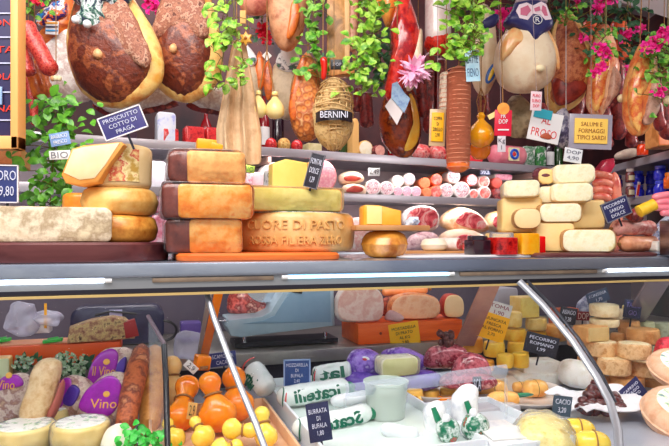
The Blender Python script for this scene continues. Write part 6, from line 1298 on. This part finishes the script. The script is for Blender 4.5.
heap('cured_meat', 'grey-pink meat slice leaning between the two large hams', 'cured meat', [(385, 321), (388, 312), (396, 313), (404, 319), (400, 323)], YC(396, .53)-.0, .015, mat('grey_pink', [(190, 150, 150), (216, 180, 176)], scale=20, rough=.4), zb=zk)
t = thing('long_sausage', 'long orange-brown sausage lying across the top of the hams', 'sausage', W(406, 294, YC(405, .62)), 0); Yx = YC(405, .62)
G().sausage(W(382, 292, Yx)-t.location, W(428, 289, Yx)-t.location, SZ(4.6, Yx), end=.06).part('casing', mat('orange_brown', [(230, 140, 80), (244, 170, 110)], scale=30, rough=.35, coat=.3), t)
for x_, y_ in ((380, 292), (430, 289)): G().ball(W(x_, y_, Yx)-t.location, .005).part('tied_end', rope_m, t)
heap('cured_meat', 'dark red spiced meat piled behind the roasted ham', 'cured meat', [(378, 312), (382, 298), (396, 294), (424, 296), (436, 304), (438, 314), (420, 316), (396, 316)], YC(408, .60), .03, mat('dark_spiced', [(130, 40, 30), (190, 90, 60), (90, 24, 26), (226, 140, 90)], scale=34, rough=.4, bump=.5), zb=zk)
sign('yellow-orange handwritten price card in front of the orange chopping block', 404.5, 335, 31, 25, YC(404, .53)-.02, 'MORTADELLA\nDI PRATO\nAL KG\n2,80', yel_paper, blackink, roll_=-8, name='price_card', stake=.004)
# --- middle bay
milk = mat('milky_water', [(214, 228, 222), (226, 236, 232)], scale=8, rough=.15, coat=.3)
poly = mat('translucent_white', [(222, 228, 232), (234, 238, 242)], scale=8, rough=.3, sss=.1)
tray('white_tray', 'big white open tray with the printed mozzarella packs', -.052, .245, -.14, .43, .042, poly, cont=milk, ch=.016)
mozz = mat('printed_wrap_white', [(226, 238, 232), (240, 246, 244), (206, 224, 216)], scale=14, rough=.2, coat=.6, bump=.3)
gtx = mat('pack_green', [(14, 96, 74)], rough=.3); gbl = mat('pack_green_end', [(10, 110, 78), (20, 130, 92)], scale=30, rough=.3, coat=.4)
rstripe = mat('pack_red', [(206, 60, 66)], rough=.4)
def mpack(lab, x0, y0, x1, y1, rp, Y, txt, Yb=None, green=True):
    Yb = Yb or Y; a = W(x0, y0, Y); b = W(x1, y1, Yb); r = SZ(rp, Y); mid = (a+b)/2
    t = thing('mozzarella_pack', lab, 'cheese', (mid.x, mid.y, min(a.z, b.z)-r), math.atan2(b.y-a.y, b.x-a.x)); L_ = (Vector((b.x, b.y))-Vector((a.x, a.y))).length
    za_, zb_ = a.z-t.location.z, b.z-t.location.z
    G().sausage((-L_/2, 0, za_), (L_/2, 0, zb_), r, (0, 0, .002), end=.14, n=18, lump=.1).warp(.002, 40, y0).part('wrapper', mozz, t)
    sl = math.atan2(zb_-za_, L_)
    o = textmesh(txt, L_*.62, r*1.25, gtx, t, loc=(-.0, -r*1.0, (za_+zb_)/2+r*.2), mirror=True, rot=(PI/2-R(24), -sl, 0), bold=.03)
    for k in (0, 1):
        gg = [Vector((-L_*(.40+.04*k)+.004*math.cos(q*2), -math.sin(q)*r*1.02, za_+math.cos(q)*r*1.02)) for q in [i*PI/10 for i in range(11)]]
        G().tube(gg, .0016, 6).part('stripe', rstripe if k == 0 else gtx, t)
    if green: G().sausage((L_*.34, -.004, zb_-r*.2), (L_*.56, -.004, zb_+r*.1), r*.62, end=.3).warp(.003, 50).part('green_end', gbl, t)
    return t
mpack('mozzarella pack with mirrored green lettering, rear one in the white tray', 277, 399, 350, 387, 10.5, 1.30, 'icatelli', Yb=1.36)
mpack('mozzarella pack with mirrored green lettering, front one in the white tray', 292, 431, 372, 412, 10.5, 1.14, 'Scatelli', Yb=1.22)
mpack('mozzarella pack standing at the left edge of the white tray behind the strut', 252, 368, 268, 392, 11, 1.42, 'latte', Yb=1.36, green=False)
mpack('dark-ended mozzarella pack in shadow behind the blue sign', 312, 376, 352, 370, 9, 1.44, 'lat', green=False)
for x0, y0, x1, y1, Y_, lab in ((330, 402, 370, 396, 1.26, 'blank white mozzarella pack between the two printed ones'), (380, 428, 420, 436, 1.12, 'blank white wrapped mozzarella in front of the tub')):
    a = W(x0, y0, Y_); b = W(x1, y1, Y_); t = thing('white_cheese', lab, 'cheese', ((a+b)/2).to_3d()-Vector((0, 0, .014)), 0); r = .014
    G().sausage(a-t.location, b-t.location, r, end=.2).warp(.003, 40).part('wrapper', poly, t); G().ball(b-t.location, (.006, .006, .005)).part('twisted_end', poly, t)
sign('blue handwritten sign standing behind the rear mozzarella pack', 297, 373, 27, 28, 1.34, 'MOZZARELLA\nDI\nBUFALA\n2,40', mat('blue_sign', [(44, 70, 124), (56, 84, 140)], scale=30, rough=.5), chalk, frame=mat('light_blue_edge', [(150, 170, 210)], rough=.5), stake=.03)
sign('navy handwritten sign in front of the mozzarella packs', 319, 422, 23, 38, 1.03, 'BURRATA\nDI\nBUFALA\n1,80', navy, chalk, roll_=-7, backtilt=6, stake=.01)
t = thing('plastic_tub', 'translucent white round tub of milky cheese in the middle', 'tub', (W(386, 0, 1.24).x, 1.24, zd+.0225), 0); r = SZ(22, 1.24)
G().lathe([(r*.84, 0), (r*.98, .071), (r*1.03, .073), (r*1.03, .077), (r*.97, .077), (r*.82, .004)], seg=40).part('tub_wall', film('milky_plastic', tint=(226, 238, 230), white=.5, rough=.2, bump=0), t)
G().lathe([(0, .003), (r*.80, .003), (r*.92, .058), (0, .060)], seg=36).part('milky_contents', mat('milk', [(226, 236, 222), (238, 244, 236)], scale=12, rough=.25, sss=.2), t)
pur = mat('lilac_pack', [(132, 92, 196), (170, 136, 222), (100, 62, 166), (214, 196, 240)], scale=26, rough=.2, coat=.5, bump=.4)
for pts, Y_, lab in (([(347, 374), (347, 356), (356, 349), (372, 350), (381, 358), (380, 372), (364, 376)], 1.47, 'lilac wrapped cheese pack, leftmost of the lilac ones'), ([(381, 366), (382, 352), (398, 347), (414, 350), (426, 358), (424, 370), (400, 372)], 1.52, 'lilac wrapped pack behind the cut wrapped cheese'),
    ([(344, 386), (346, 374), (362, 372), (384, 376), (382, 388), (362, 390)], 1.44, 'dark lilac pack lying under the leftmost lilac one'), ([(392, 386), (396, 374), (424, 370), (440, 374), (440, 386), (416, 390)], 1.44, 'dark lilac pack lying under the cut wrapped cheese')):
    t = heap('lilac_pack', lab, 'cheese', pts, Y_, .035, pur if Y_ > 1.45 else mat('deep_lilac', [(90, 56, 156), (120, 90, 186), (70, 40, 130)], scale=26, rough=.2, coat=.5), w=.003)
    if Y_ > 1.45:
        o_ = ol([(sum(p[0] for p in pts)/len(pts), 357)], Y_, (sum(p[0] for p in pts)/len(pts), max(p[1] for p in pts)))[0]
        G().ball((o_[0], -.031, o_[1]), (SZ(5, Y_), .002, SZ(3, Y_))).part('white_seal', white, t); G().ball((o_[0], -.033, o_[1]), (SZ(2.4, Y_), .002, SZ(1.6, Y_))).part('red_dot', rstripe, t)
slab('cut_cheese', 'pale yellow-green cheese in clear film among the lilac packs', 'cheese', 381, 420, 358, 376, 1.40, .05, f_cream, mat('pale_green_paste', [(228, 224, 160), (240, 236, 188)], scale=16, rough=.35), r=.3, wrapm=wrap_soft)
mp = mat('packed_meat', [(150, 36, 56), (206, 110, 120), (120, 20, 44), (226, 170, 170)], scale=34, rough=.18, coat=.6)
for pts, Y_, lab in (([(424, 366), (426, 352), (438, 345), (456, 344), (468, 352), (466, 364), (446, 369)], 1.50, 'vacuum-packed red sliced meat right of the lilac packs'), ([(452, 378), (456, 360), (470, 352), (486, 358), (492, 374), (476, 382)], 1.42, 'vacuum-packed dark red meat in front of the yellow cylinders'), ([(440, 386), (446, 374), (470, 372), (492, 376), (496, 386), (470, 390)], 1.40, 'flat pack of purple-red meat above the oval plates')):
    heap('meat_pack', lab, 'meat', pts, Y_, .03, mp, w=.003)
t = thing('dried_berries', 'dark brown clump of dried berries on the vacuum-packed meat', 'dried fruit', W(445, 347, 1.50), 0)
rv = random.Random(5)
for k in range(12): G().ball((rv.uniform(-.016, .016), rv.uniform(-.016, .0), .008+rv.uniform(0, .03)), .009).warp(.002, 80).part('berry', mat('dark_berry', [(60, 26, 30), (100, 50, 44)], scale=60, rough=.35), t)
sign('small dark sign half hidden behind the reflection strip beside the oval plates', 477, 384, 9, 15, 1.28, 'SCA', slate, chalk, stake=.01)
# reflection streak on the front glass, built as a clear strip with added feet
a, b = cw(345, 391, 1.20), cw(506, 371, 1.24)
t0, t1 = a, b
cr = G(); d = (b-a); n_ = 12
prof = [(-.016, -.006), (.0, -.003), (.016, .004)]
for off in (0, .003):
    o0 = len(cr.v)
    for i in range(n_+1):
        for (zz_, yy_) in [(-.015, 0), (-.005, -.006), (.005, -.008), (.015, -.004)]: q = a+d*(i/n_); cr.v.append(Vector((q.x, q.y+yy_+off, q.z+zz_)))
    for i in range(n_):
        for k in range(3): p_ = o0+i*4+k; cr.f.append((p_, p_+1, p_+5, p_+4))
cr.part('reflection_strip', film('reflection_film', tint=(225, 235, 250), white=.22, rough=.08, bump=.15, scale=30), ct)
for q in (a, b): G().tube([q+Vector((0, 0, -.016)), Vector((q.x, q.y, ZDECK))], .003, 8).part('strip_foot', acrylic, ct)
# --- oval plates
plate_m = mat('cream_plate', [(226, 212, 200), (238, 226, 214)], scale=10, rough=.25, coat=.4)
def plate(lab, px, Y, rx, ry, zb=zd):
    t = thing('oval_plate', lab, 'plate', (W(px, 0, Y).x, Y, zb), ACr); G().lathe([(0, 0), (.7, 0), (.82, .010), (1, .024), (1.0, .027), (.8, .014), (.68, .006), (0, .006)], sx=1, sy=1, seg=48).xf(Matrix.Diagonal((rx, ry, 1, 1))).part('plate_body', plate_m, t); return t
plate('oval cream plate with yellow cheese cylinders, right of the tub', 432, 1.46, .085, .09)
plate('large oval cream plate with golden smoked cheeses', 512, 1.46, .13, .15)
zp = zd+.0065
yc = mat('yellow_cylinder', [(240, 178, 76), (248, 198, 104), (226, 158, 60)], scale=16, rough=.35, sss=.1)
def cyl(lab, px, yt, yb, wp, Y, m, zb=None, nm='small_cheese', b=.12, gp=None, tm_=None):
    r = SZ(wp/2, Y); p = W(px, yb, Y-r); h = max(.012, SZ(yb-yt, Y-r)*1.0-.0); z = zb if zb is not None else p.z
    if zb is not None: h = max(.015, W(px, yt, Y-r).z-zb-.0)
    h = max(.015, h-r*.18)
    t = thing(nm, lab, 'cheese', (W(px, 0, Y).x, Y, z), R(px*7), gp); G().lathe(wheelprof(r, h, min(b*h, r*.3), .001), seg=28).warp(.0016, 34, px+yt).part('rind', m, t)
    if tm_: G().lathe([(r*.9, 0), (r*.85, .0012), (0, .0016)], seg=28).part('top_face', tm_, t, loc=(0, 0, h-.0006))
    return t
for px, Y_, lab in ((415, 1.40, 'left yellow cheese cylinder on the smaller oval plate'), (431.5, 1.44, 'middle yellow cheese cylinder on the smaller oval plate'), (448, 1.47, 'right yellow cheese cylinder on the smaller oval plate')): cyl(lab, px, 390, 405, 16, Y_, yc, zb=zp)
for x0, x1, py, Y_, lab in ((404, 422, 410, 1.375, 'flat golden cheese slice at the front of the smaller plate, left'), (436, 458, 406, 1.385, 'flat golden cheese slice at the front of the smaller plate, right')):
    t = thing('cheese_slice', lab, 'cheese', (W((x0+x1)/2, 0, Y_).x, Y_, zd+.0145), ACr); G().puffy(rrect(SZ(x1-x0, Y_), .012, .005), .013, .013, pw=.4).part('slice', smo if x0 > 430 else yc, t)
    G().box((0, 0, .0125), (SZ((x1-x0)*.5, Y_), .012, .001)).part('cut_line', rope_m, t)
gsm = mat('golden_smoked', [(242, 170, 80), (248, 196, 116), (226, 140, 50)], scale=16, rough=.3, coat=.3)
for x0, y0, x1, y1, r_, Y_, lab in ((474, 396, 508, 391, 9, 1.44, 'long golden smoked cheese at the back left of the large plate'), (486, 408, 520, 404, 8, 1.36, 'long golden smoked cheese at the front of the large plate'), (522, 398, 548, 395, 8.5, 1.45, 'plump golden smoked cheese at the right of the large plate'), (512, 391, 528, 390, 5, 1.50, 'short golden smoked cheese at the back of the large plate')):
    a = W(x0, y0, Y_); b = W(x1, y1, Y_); r = SZ(r_, Y_); t = thing('smoked_cheese', lab, 'cheese', ((a.x+b.x)/2, Y_, max(zp+.0005, min(a.z, b.z)-r)), R(10)); L_ = (b-a).length
    G().sausage((-L_/2, 0, r), (L_/2, 0, r), r, lump=.1, end=.25).part('body', gsm, t); G().tube([(0, math.cos(q)*r*1.02, r+math.sin(q)*r*1.02) for q in [k*PI/8 for k in range(17)]], .001, 5, caps=False).part('string', rope_m, t)
t = thing('green_dish', 'thin dark green oval handle lying on the front of the large plate', 'dish', (W(522, 0, 1.37).x, 1.37, zd+.0285), ACr); G().ball((0, 0, .004), (.032, .010, .004)).part('dish_body', mat('bottle_green', [(20, 100, 76)], rough=.3, coat=.4), t); G().ball((0, 0, .0075), (.022, .006, .002)).part('dish_centre', mat('grass_green', [(60, 140, 100)], rough=.3), t)
# --- front tray with knotted mozzarella bags
tray('white_tray', 'smaller white tray at the front right of centre', .255, .42, -.16, .13, .035, poly, cont=mat('pale_brine', [(214, 220, 224)], rough=.2, coat=.3), ch=.012)
bagw = mat('white_bag', [(238, 240, 244), (252, 252, 254), (214, 218, 226)], scale=30, rough=.3, coat=.3, bump=.5)
for pts, gk, Y_, lab in (([(428, 440), (424, 420), (428, 404), (438, 400), (446, 410), (446, 430), (440, 444)], (430, 402, 440, 424), 1.16, 'knotted white mozzarella bag with green ribbon, left one'), ([(456, 434), (452, 412), (452, 394), (462, 385), (476, 388), (478, 404), (470, 424)], (462, 396, 472, 420), 1.19, 'knotted white mozzarella bag with green ribbon, right one')):
    t = heap('mozzarella_bag', lab, 'cheese', pts, Y_, .03, bagw, w=.007, fz=30); c = (sum(p[0] for p in pts)/len(pts), max(p[1] for p in pts)); o_ = ol([(gk[0], gk[1]), (gk[2], gk[3])], Y_, c)
    G().tube([(o_[0][0], -.038, o_[0][1]), ((o_[0][0]+o_[1][0])/2-.002, -.044, (o_[0][1]+o_[1][1])/2), (o_[1][0], -.038, o_[1][1])], [.005, .007, .004], 10).part('green_ribbon', gbl, t)
for cx_, cy_, rp, Y_, lab in ((448, 440, 12, 1.09, 'mozzarella ball in red and green printed wrap, lower left'), (475, 436, 14, 1.10, 'mozzarella ball in red and green printed wrap, lower right')):
    p = W(cx_, cy_, Y_); r = SZ(rp, Y_); t = thing('wrapped_ball', lab, 'cheese', (p.x, p.y, max(zd+.019, p.z-r)), 0)
    G().ball((0, 0, r), r).warp(.003, 40, cx_).part('wrapper', mat('printed_wrap', [(14, 106, 76), (230, 240, 236), (20, 120, 86), (206, 50, 60)], scale=34, rough=.25, coat=.5, stops=[.42, .5, .56, .64]), t); G().ball((-.004, -.004, r*2), (.008, .008, .010)).part('knot', bagw, t)
t = thing('white_package', 'flat white paper package with folded top right of the knotted bags', 'package', (W(500, 440, 1.10).x, 1.10, zd+.019), ACr)
G().box((0, 0, .010), (.10, .12, .016), (R(3), R(2), 0), bev=.004).part('paper_body', bagw, t); G().box((0, -.02, .021), (.09, .05, .003), (R(8), R(3), 0), bev=.001).part('folded_flap', paper, t)
# --- right: pale lumps and yellow balls at the front
t = thing('lumpy_cheese', 'big pale yellow lumpy cheese in clear film at the front', 'cheese', (W(545, 0, 1.12).x, 1.12, zd), R(-20))
G().puffy([(-.05, .0), (-.056, .03), (-.04, .052), (-.01, .058), (.03, .050), (.05, .03), (.052, .0)], .075, .075, pw=.5).warp(.005, 36).part('paste', mat('lumpy_yellow', [(240, 222, 140), (250, 238, 176), (226, 200, 110)], scale=50, rough=.3, coat=.4, bump=.6), t)
G().puffy([(-.053, .0), (-.059, .03), (-.043, .055), (-.01, .062), (.033, .054), (.053, .033), (.055, .0)], .079, .079, pw=.5).warp(.007, 50).part('clear_wrap', wrap_soft, t)
for px, py, w_, r_, Y_, lab in ((577, 429, 36, 11.5, 1.15, 'bright yellow oval cheese tied with string at the front right'), (592, 448, 36, 12, 1.08, 'bright yellow oval cheese cut off by the bottom edge')):
    r = SZ(r_, Y_); t = thing('yellow_scamorza', lab, 'cheese', (W(px, 0, Y_).x, Y_, zd), R(-8)); G().sausage((-SZ(w_/2, Y_), 0, r), (SZ(w_/2, Y_), 0, r), r, end=.4).warp(.001, 30).part('body', yel, t)
    G().tube([(r*.2, math.cos(q)*r*1.01, r+math.sin(q)*r*1.01) for q in [k*PI/8 for k in range(17)]], .0016, 6, caps=False).part('string', rope_m, t)
sign('small grey-blue sign behind the yellow ball cheese', 562, 406, 20, 20, 1.26, 'CACIO\n3,20', mat('grey_blue_board', [(60, 76, 90), (80, 96, 110)], scale=30, rough=.5), chalk, roll_=8, stake=.02)
# --- white soft cheeses and dried fruit on paper
wsoft = mat('bloomy_rind', [(242, 236, 222), (250, 246, 238), (226, 214, 196)], scale=20, rough=.6, bump=.5, sss=.1)
for x0, x1, yt, yb, Y_, rz_, lab in ((523, 563, 362, 374, 1.60, 8, 'white bloomy soft cheese block, upper of two behind the oval plate'), (518, 568, 374.5, 388, 1.58, 16, 'white bloomy soft cheese block, lower of two behind the oval plate')):
    slab('soft_cheese', lab, 'cheese', x0, x1, yt, yb, Y_, .07, wsoft, None, r=.25, rz=R(rz_))
for pts, Y_, lab in (([(560, 384), (562, 368), (572, 362), (590, 368), (602, 380), (602, 390), (580, 392)], 1.56, 'white bloomy soft log just left of the curved strut'),):
    heap('soft_cheese', lab, 'cheese', pts, Y_, .05, wsoft, w=.003, zb=None if 'upper' in lab else zd)
t = thing('paper_sheet', 'crumpled white paper sheet under the dark dried fruit', 'paper', (W(604, 0, 1.33).x, 1.33, zd+.030), R(10)); g = G(); n_ = 12; rv = random.Random(4)
for off in (0, .0015):
    o0 = len(g.v)
    for i in range(n_+1):
        for j in range(n_+1):
            x = (i/n_-.5)*.20; y = (j/n_-.5)*.17; e = max(abs(i/n_-.5), abs(j/n_-.5))*2; z = .012*e**3*noise.noise(Vector((x*20, y*20, 1)))*2+.004*noise.noise(Vector((x*60, y*60, 5)))-.03*max(0, -(y+.045))*4*.5
            g.v.append(Vector((x, y, z+off+.004)))
    for i in range(n_):
        for j in range(n_): a_ = o0+i*(n_+1)+j; g.f.append((a_, a_+1, a_+n_+2, a_+n_+1))
g.part('sheet', mat('white_sheet', [(238, 236, 240), (250, 248, 250)], scale=20, rough=.5), t)
ctbox('plastic_box', 'low grey box carrying the white paper and dried fruit', 'box', .335, .47, .075, .19, zd, zd+.024, mat('box_grey', [(190, 186, 190)], rough=.4))
fig = mat('dried_fruit', [(50, 14, 16), (92, 30, 28), (38, 8, 14), (130, 60, 44)], scale=40, rough=.28, coat=.3, bump=.4)
rv = random.Random(8); proto_f = None
spots = [(581, 407, 0), (588, 410, 0), (597, 411, 0), (606, 411, 0), (614, 409, 0), (622, 407, 0), (583, 401, 1), (591, 403, 1), (600, 404, 1), (609, 403, 1), (617, 402, 1), (588, 395, 2), (596, 396, 2), (605, 396, 2), (612, 396, 2), (593, 389, 3), (601, 389, 3), (597, 383, 4)]
for k, (px, py, lv) in enumerate(spots):
    Y_ = 1.28+.018*lv; p = W(px, py, Y_); sc = rv.uniform(1.0, 1.35); lab = 'wrinkled dark red-brown dried fruit in the heap on white paper'
    if proto_f is None:
        t = thing('dried_fruit', lab, 'dried fruit', p-Vector((0, 0, .010)), 0, 'dried fruit heaped on white paper')
        G().ball((0, 0, .010), (.0135, .012, .010)).warp(.003, 60).part('body', fig, t); G().ball((.010, 0, .014), .0022).part('stem', rope_m, t); proto_f = t
    else: copytree(proto_f, p-Vector((0, 0, .010*sc)), (rv.uniform(-.4, .4), rv.uniform(-.4, .4), rv.uniform(0, 6)), lab, sc)
sign('navy handwritten sign leaning between dried fruit and pinkish wheels', 634, 393, 24, 24, 1.38, 'CAPRINO\nSTAGIO\nNATO\n2,10', MATS['navy_violet'], chalk, roll_=-38, stake=.02)
# --- yellow cylinders
yel2 = mat('egg_yellow_rind', [(246, 190, 50), (250, 208, 84), (236, 168, 36)], scale=16, rough=.35, coat=.2)
yel3 = mat('pale_yellow_rind', [(244, 210, 116), (250, 224, 150), (230, 190, 90)], scale=16, rough=.4)
for px, yt, yb, wp, Y_, m_, lab in ((512.5, 311, 328, 18, 1.74, yel3, 'pale yellow cylinder cheese topping the yellow column'), (514, 328, 342, 22, 1.74, yel2, 'yellow cylinder cheese, second in the yellow column'), (518, 341, 358, 20, 1.72, yel2, 'yellow cylinder cheese, third in the yellow column behind the black sign'),
    (473, 337, 354, 19, 1.70, mat('orange_yellow', [(236, 170, 70), (246, 190, 96)], scale=16, rough=.4), 'orange-yellow cylinder under the orange paper sign, left'), (494, 341, 358, 20, 1.64, yel2, 'yellow cylinder under the orange paper sign, right'), (505, 354, 369, 16, 1.58, yel2, 'small yellow cylinder in the front row, left of its neighbour'), (520.5, 353, 369, 16, 1.60, yel2, 'small yellow cylinder in the front row beside the white soft cheese'),
    (486, 360, 372, 16, 1.62, MATS['orange_yellow'], 'orange-yellow cylinder in the lowest row behind the meat pack'), (536, 317, 331, 20, 1.80, yel3, 'pale yellow cylinder directly under the tilted pale block'), (536, 331, 345, 20, 1.80, yel2, 'yellow cylinder at the base of the tilted pale block column'), (556, 324, 342, 20, 1.82, gsm, 'golden cheese half behind the curved strut')):
    cyl(lab, px, yt, yb, wp, Y_, m_)
slab('tilted_block', 'pale yellow cheese block tilted on the column behind the strut', 'cheese', 519, 541, 297, 318, 1.78, .06, yel3, f_yellow, r=.06)
for cx_, cy_, wp, hp, Y_, txt, bm_, ink, rl, lab, kw in (
  (493, 327, 30, 26, 1.62, 'GIUNCATA\nFRESCA\nAL FORNO\n2,70', mat('orange_paper', [(250, 176, 20), (252, 188, 40)], scale=10, rough=.6), mat('brown_ink2', [(110, 50, 20)], rough=.6), 18, 'orange handwritten paper sign among the yellow cylinders', {}),
  (499, 310, 26, 15, 1.70, 'TOMA\n1,90', paper, mat('rose_ink', [(150, 60, 80)], rough=.6), 16, 'white handwritten paper sign above the orange paper sign', {}),
  (541.5, 344.5, 36, 20, 1.52, 'PECORINO\nROMANO\n1,99', slate, chalk, 14, 'black handwritten sign in front of the yellow column', {}),
  (568, 316, 18, 17, 1.66, 'ASIAGO\n2,20', slate, chalk, 10, 'dark sign right of the curved strut beside the red card', {}),
  (583, 316, 14, 9, 1.72, 'DOP', mat('maroon_card', [(120, 20, 34)], rough=.5), mat('maroon_edge', [(226, 200, 190)], rough=.5), 3, 'dark red card between two dark signs in the right bay', {}),
  (598, 297, 24, 13, 1.74, 'FONTINA\n1,70', mat('grey_sign', [(70, 84, 110)], rough=.5), chalk, -18, 'grey-blue sign slanting above the ivory cheese column', {}),
  (632.5, 309, 19, 18, 1.66, 'TALEG\nGIO', navy, mat('violet_chalk', [(130, 120, 190)], rough=.6), 8, 'square navy sign standing on the right goat cheese stack', {})):
    sign(lab, cx_, cy_, wp, hp, Y_, txt, bm_, ink, roll_=rl, stake=.03, **kw)
# --- tan goat wheels
tan = mat('tan_goat_rind', [(214, 158, 100), (240, 200, 150), (196, 136, 80)], scale=50, rough=.55, bump=.7)
tan2 = mat('amber_goat_rind', [(226, 160, 92), (240, 184, 120), (206, 136, 70)], scale=30, rough=.5, bump=.4)
ivo = mat('ivory_goat_rind', [(240, 216, 168), (248, 230, 190), (228, 200, 146)], scale=34, rough=.55, bump=.4)
grn2 = mat('grey_green_rind', [(176, 180, 146), (200, 204, 172), (150, 152, 124)], scale=34, rough=.6, bump=.4)
for px, yt, yb, wp, Y_, m_, lab in (
  (598, 378, 398, 30, 1.60, tan2, 'tan wheel at the foot of the stack behind the dried fruit'), (627, 377, 394, 32, 1.56, tan2, 'amber wheel at the foot of the stack behind the leaning navy sign'), (655, 379, 396, 30, 1.60, tan2, 'amber wheel at the stack foot at far right'),
  (614, 358, 377, 31, 1.54, tan, 'tan wheel in the second layer, left of its twin'), (645, 362, 379, 29, 1.56, tan, 'tan wheel in the second layer, right one'), (591, 357, 376, 26, 1.64, tan2, 'amber wheel half behind the strut in the second layer'),
  (601, 341, 358, 31, 1.58, tan, 'tan wheel in the third layer, left one'), (634, 343, 361, 31, 1.53, tan, 'tan wheel in the third layer, middle and most forward'), (659, 345, 362, 22, 1.60, grn2, 'grey-green wheel at the right of the third layer'), (666, 363, 380, 20, 1.62, mat('dull_yellow', [(206, 190, 110)], rough=.5), 'dull yellow wheel at the right edge of the second layer'),
  (643, 328, 345, 30, 1.62, tan2, 'amber wheel in the fourth layer at right'), (618, 333, 345, 14, 1.66, tan2, 'small amber wheel wedged between the two stacks'), (629, 320, 336, 20, 1.70, tan2, 'amber wheel under the square navy sign'),
  (604, 318, 328, 27, 1.62, ivo, 'flat ivory wheel just below the column top'), (604, 303, 318, 27, 1.62, ivo, 'ivory wheel crowning the left goat cheese column'), (579, 328, 348, 22, 1.72, mat('rosy_tan', [(224, 160, 130), (236, 186, 156)], scale=30, rough=.5), 'rosy tan wheel under the red card'),
  (620, 309, 328, 26, 1.80, ivo, 'large pale wheel behind the ivory column'), (646, 321, 334, 16, 1.76, mat('green_cream', [(206, 206, 156), (226, 224, 180)], scale=30, rough=.5), 'small green-cream wheel beside the grey strut-reflection bar'), (664, 322, 340, 18, 1.76, grn2, 'grey-green wheel behind the red net pack at the right edge'), (631, 305, 315, 16, 1.86, mat('soft_yellow', [(236, 216, 130), (244, 228, 156)], scale=30, rough=.5), 'soft yellow wheel at the back under the canopy')):
    cyl(lab, px, yt, yb, wp, Y_, m_, nm='goat_cheese', tm_=ivo if m_ in (tan, ivo) else None)
slab('goat_block', 'square beige cheese block in the left goat cheese column', 'cheese', 586, 612, 327, 342, 1.56, .06, tan2, mat('beige_paste', [(220, 184, 122), (230, 200, 142)], scale=30, rough=.45), r=.08)
pinkw = mat('pinkish_wheel', [(228, 170, 132), (240, 196, 162), (210, 144, 104)], scale=20, rough=.45, bump=.2, coat=.2)
for px, Y_, rp, zz_, h, lab in ((680, 1.42, 31, zd+.062, .045, 'pinkish round wheel with white printed top at the right edge, upper'), (680, 1.24, 38, zd, .060, 'pinkish round wheel with white printed top at the bottom right corner')):
    r = SZ(rp, Y_); t = thing('pinkish_cheese', lab, 'cheese', (W(px, 0, Y_).x, Y_, zz_), (R(24), 0, 0)); G().lathe(wheelprof(r, h, h*.46, .003), seg=40).part('rind', pinkw, t)
    G().lathe([(r*.7, 0), (r*.68, .0015), (0, .002)], seg=36).part('printed_top', wl, t, loc=(0, 0, h-.0008))
heap('net_pack', 'bright red netted pack at the right edge above the pinkish wheels', 'package', [(655, 362), (656, 346), (664, 338), (680, 340), (684, 360), (668, 366)], 1.52, .03, mat('red_net', [(206, 24, 50), (236, 60, 80), (160, 10, 36)], scale=60, rough=.4, bump=.6), w=.004)
0 and heap('wrapped_cheese', 'greyish wrapped cheese under the paper at the bottom right', 'cheese', [(622, 446), (622, 424), (636, 416), (650, 420), (654, 440), (640, 450)], 1.22, .03, mat('greyish_wrap', [(130, 112, 90), (170, 154, 128)], scale=30, rough=.4, coat=.3), zb=zd)
# --- right bay, far back
slab('wooden_block', 'rust-orange wooden block at the back of the right bay', 'block', 556, 582, 309, 324, 1.86, .05, mat('rust_wood', [(190, 90, 50), (206, 110, 66)], scale=20, rough=.5), None, r=.05)
roll('paper_roll', 'white paper roll lying at the back of the right bay', 'paper roll', 581, 323, 6.5, 1.76, .09, paper, mat('roll_end', [(236, 232, 232), (160, 150, 150)], scale=200, rough=.6, kind='rings', axis='Y'), rz=R(-30))
heap('plastic_bag', 'crumpled white and blue bag at the back of the right bay', 'bag', [(578, 312), (582, 298), (596, 292), (606, 300), (604, 314), (590, 318)], 1.90, .03, MATS['bag_blue'], w=.01)
slab('plastic_container', 'pale grey container at the back behind the tilted block', 'container', 497, 520, 288, 326, 1.92, .08, mat('pale_grey_box', [(150, 150, 162), (168, 168, 178)], scale=5, rough=.35), None, r=.1)
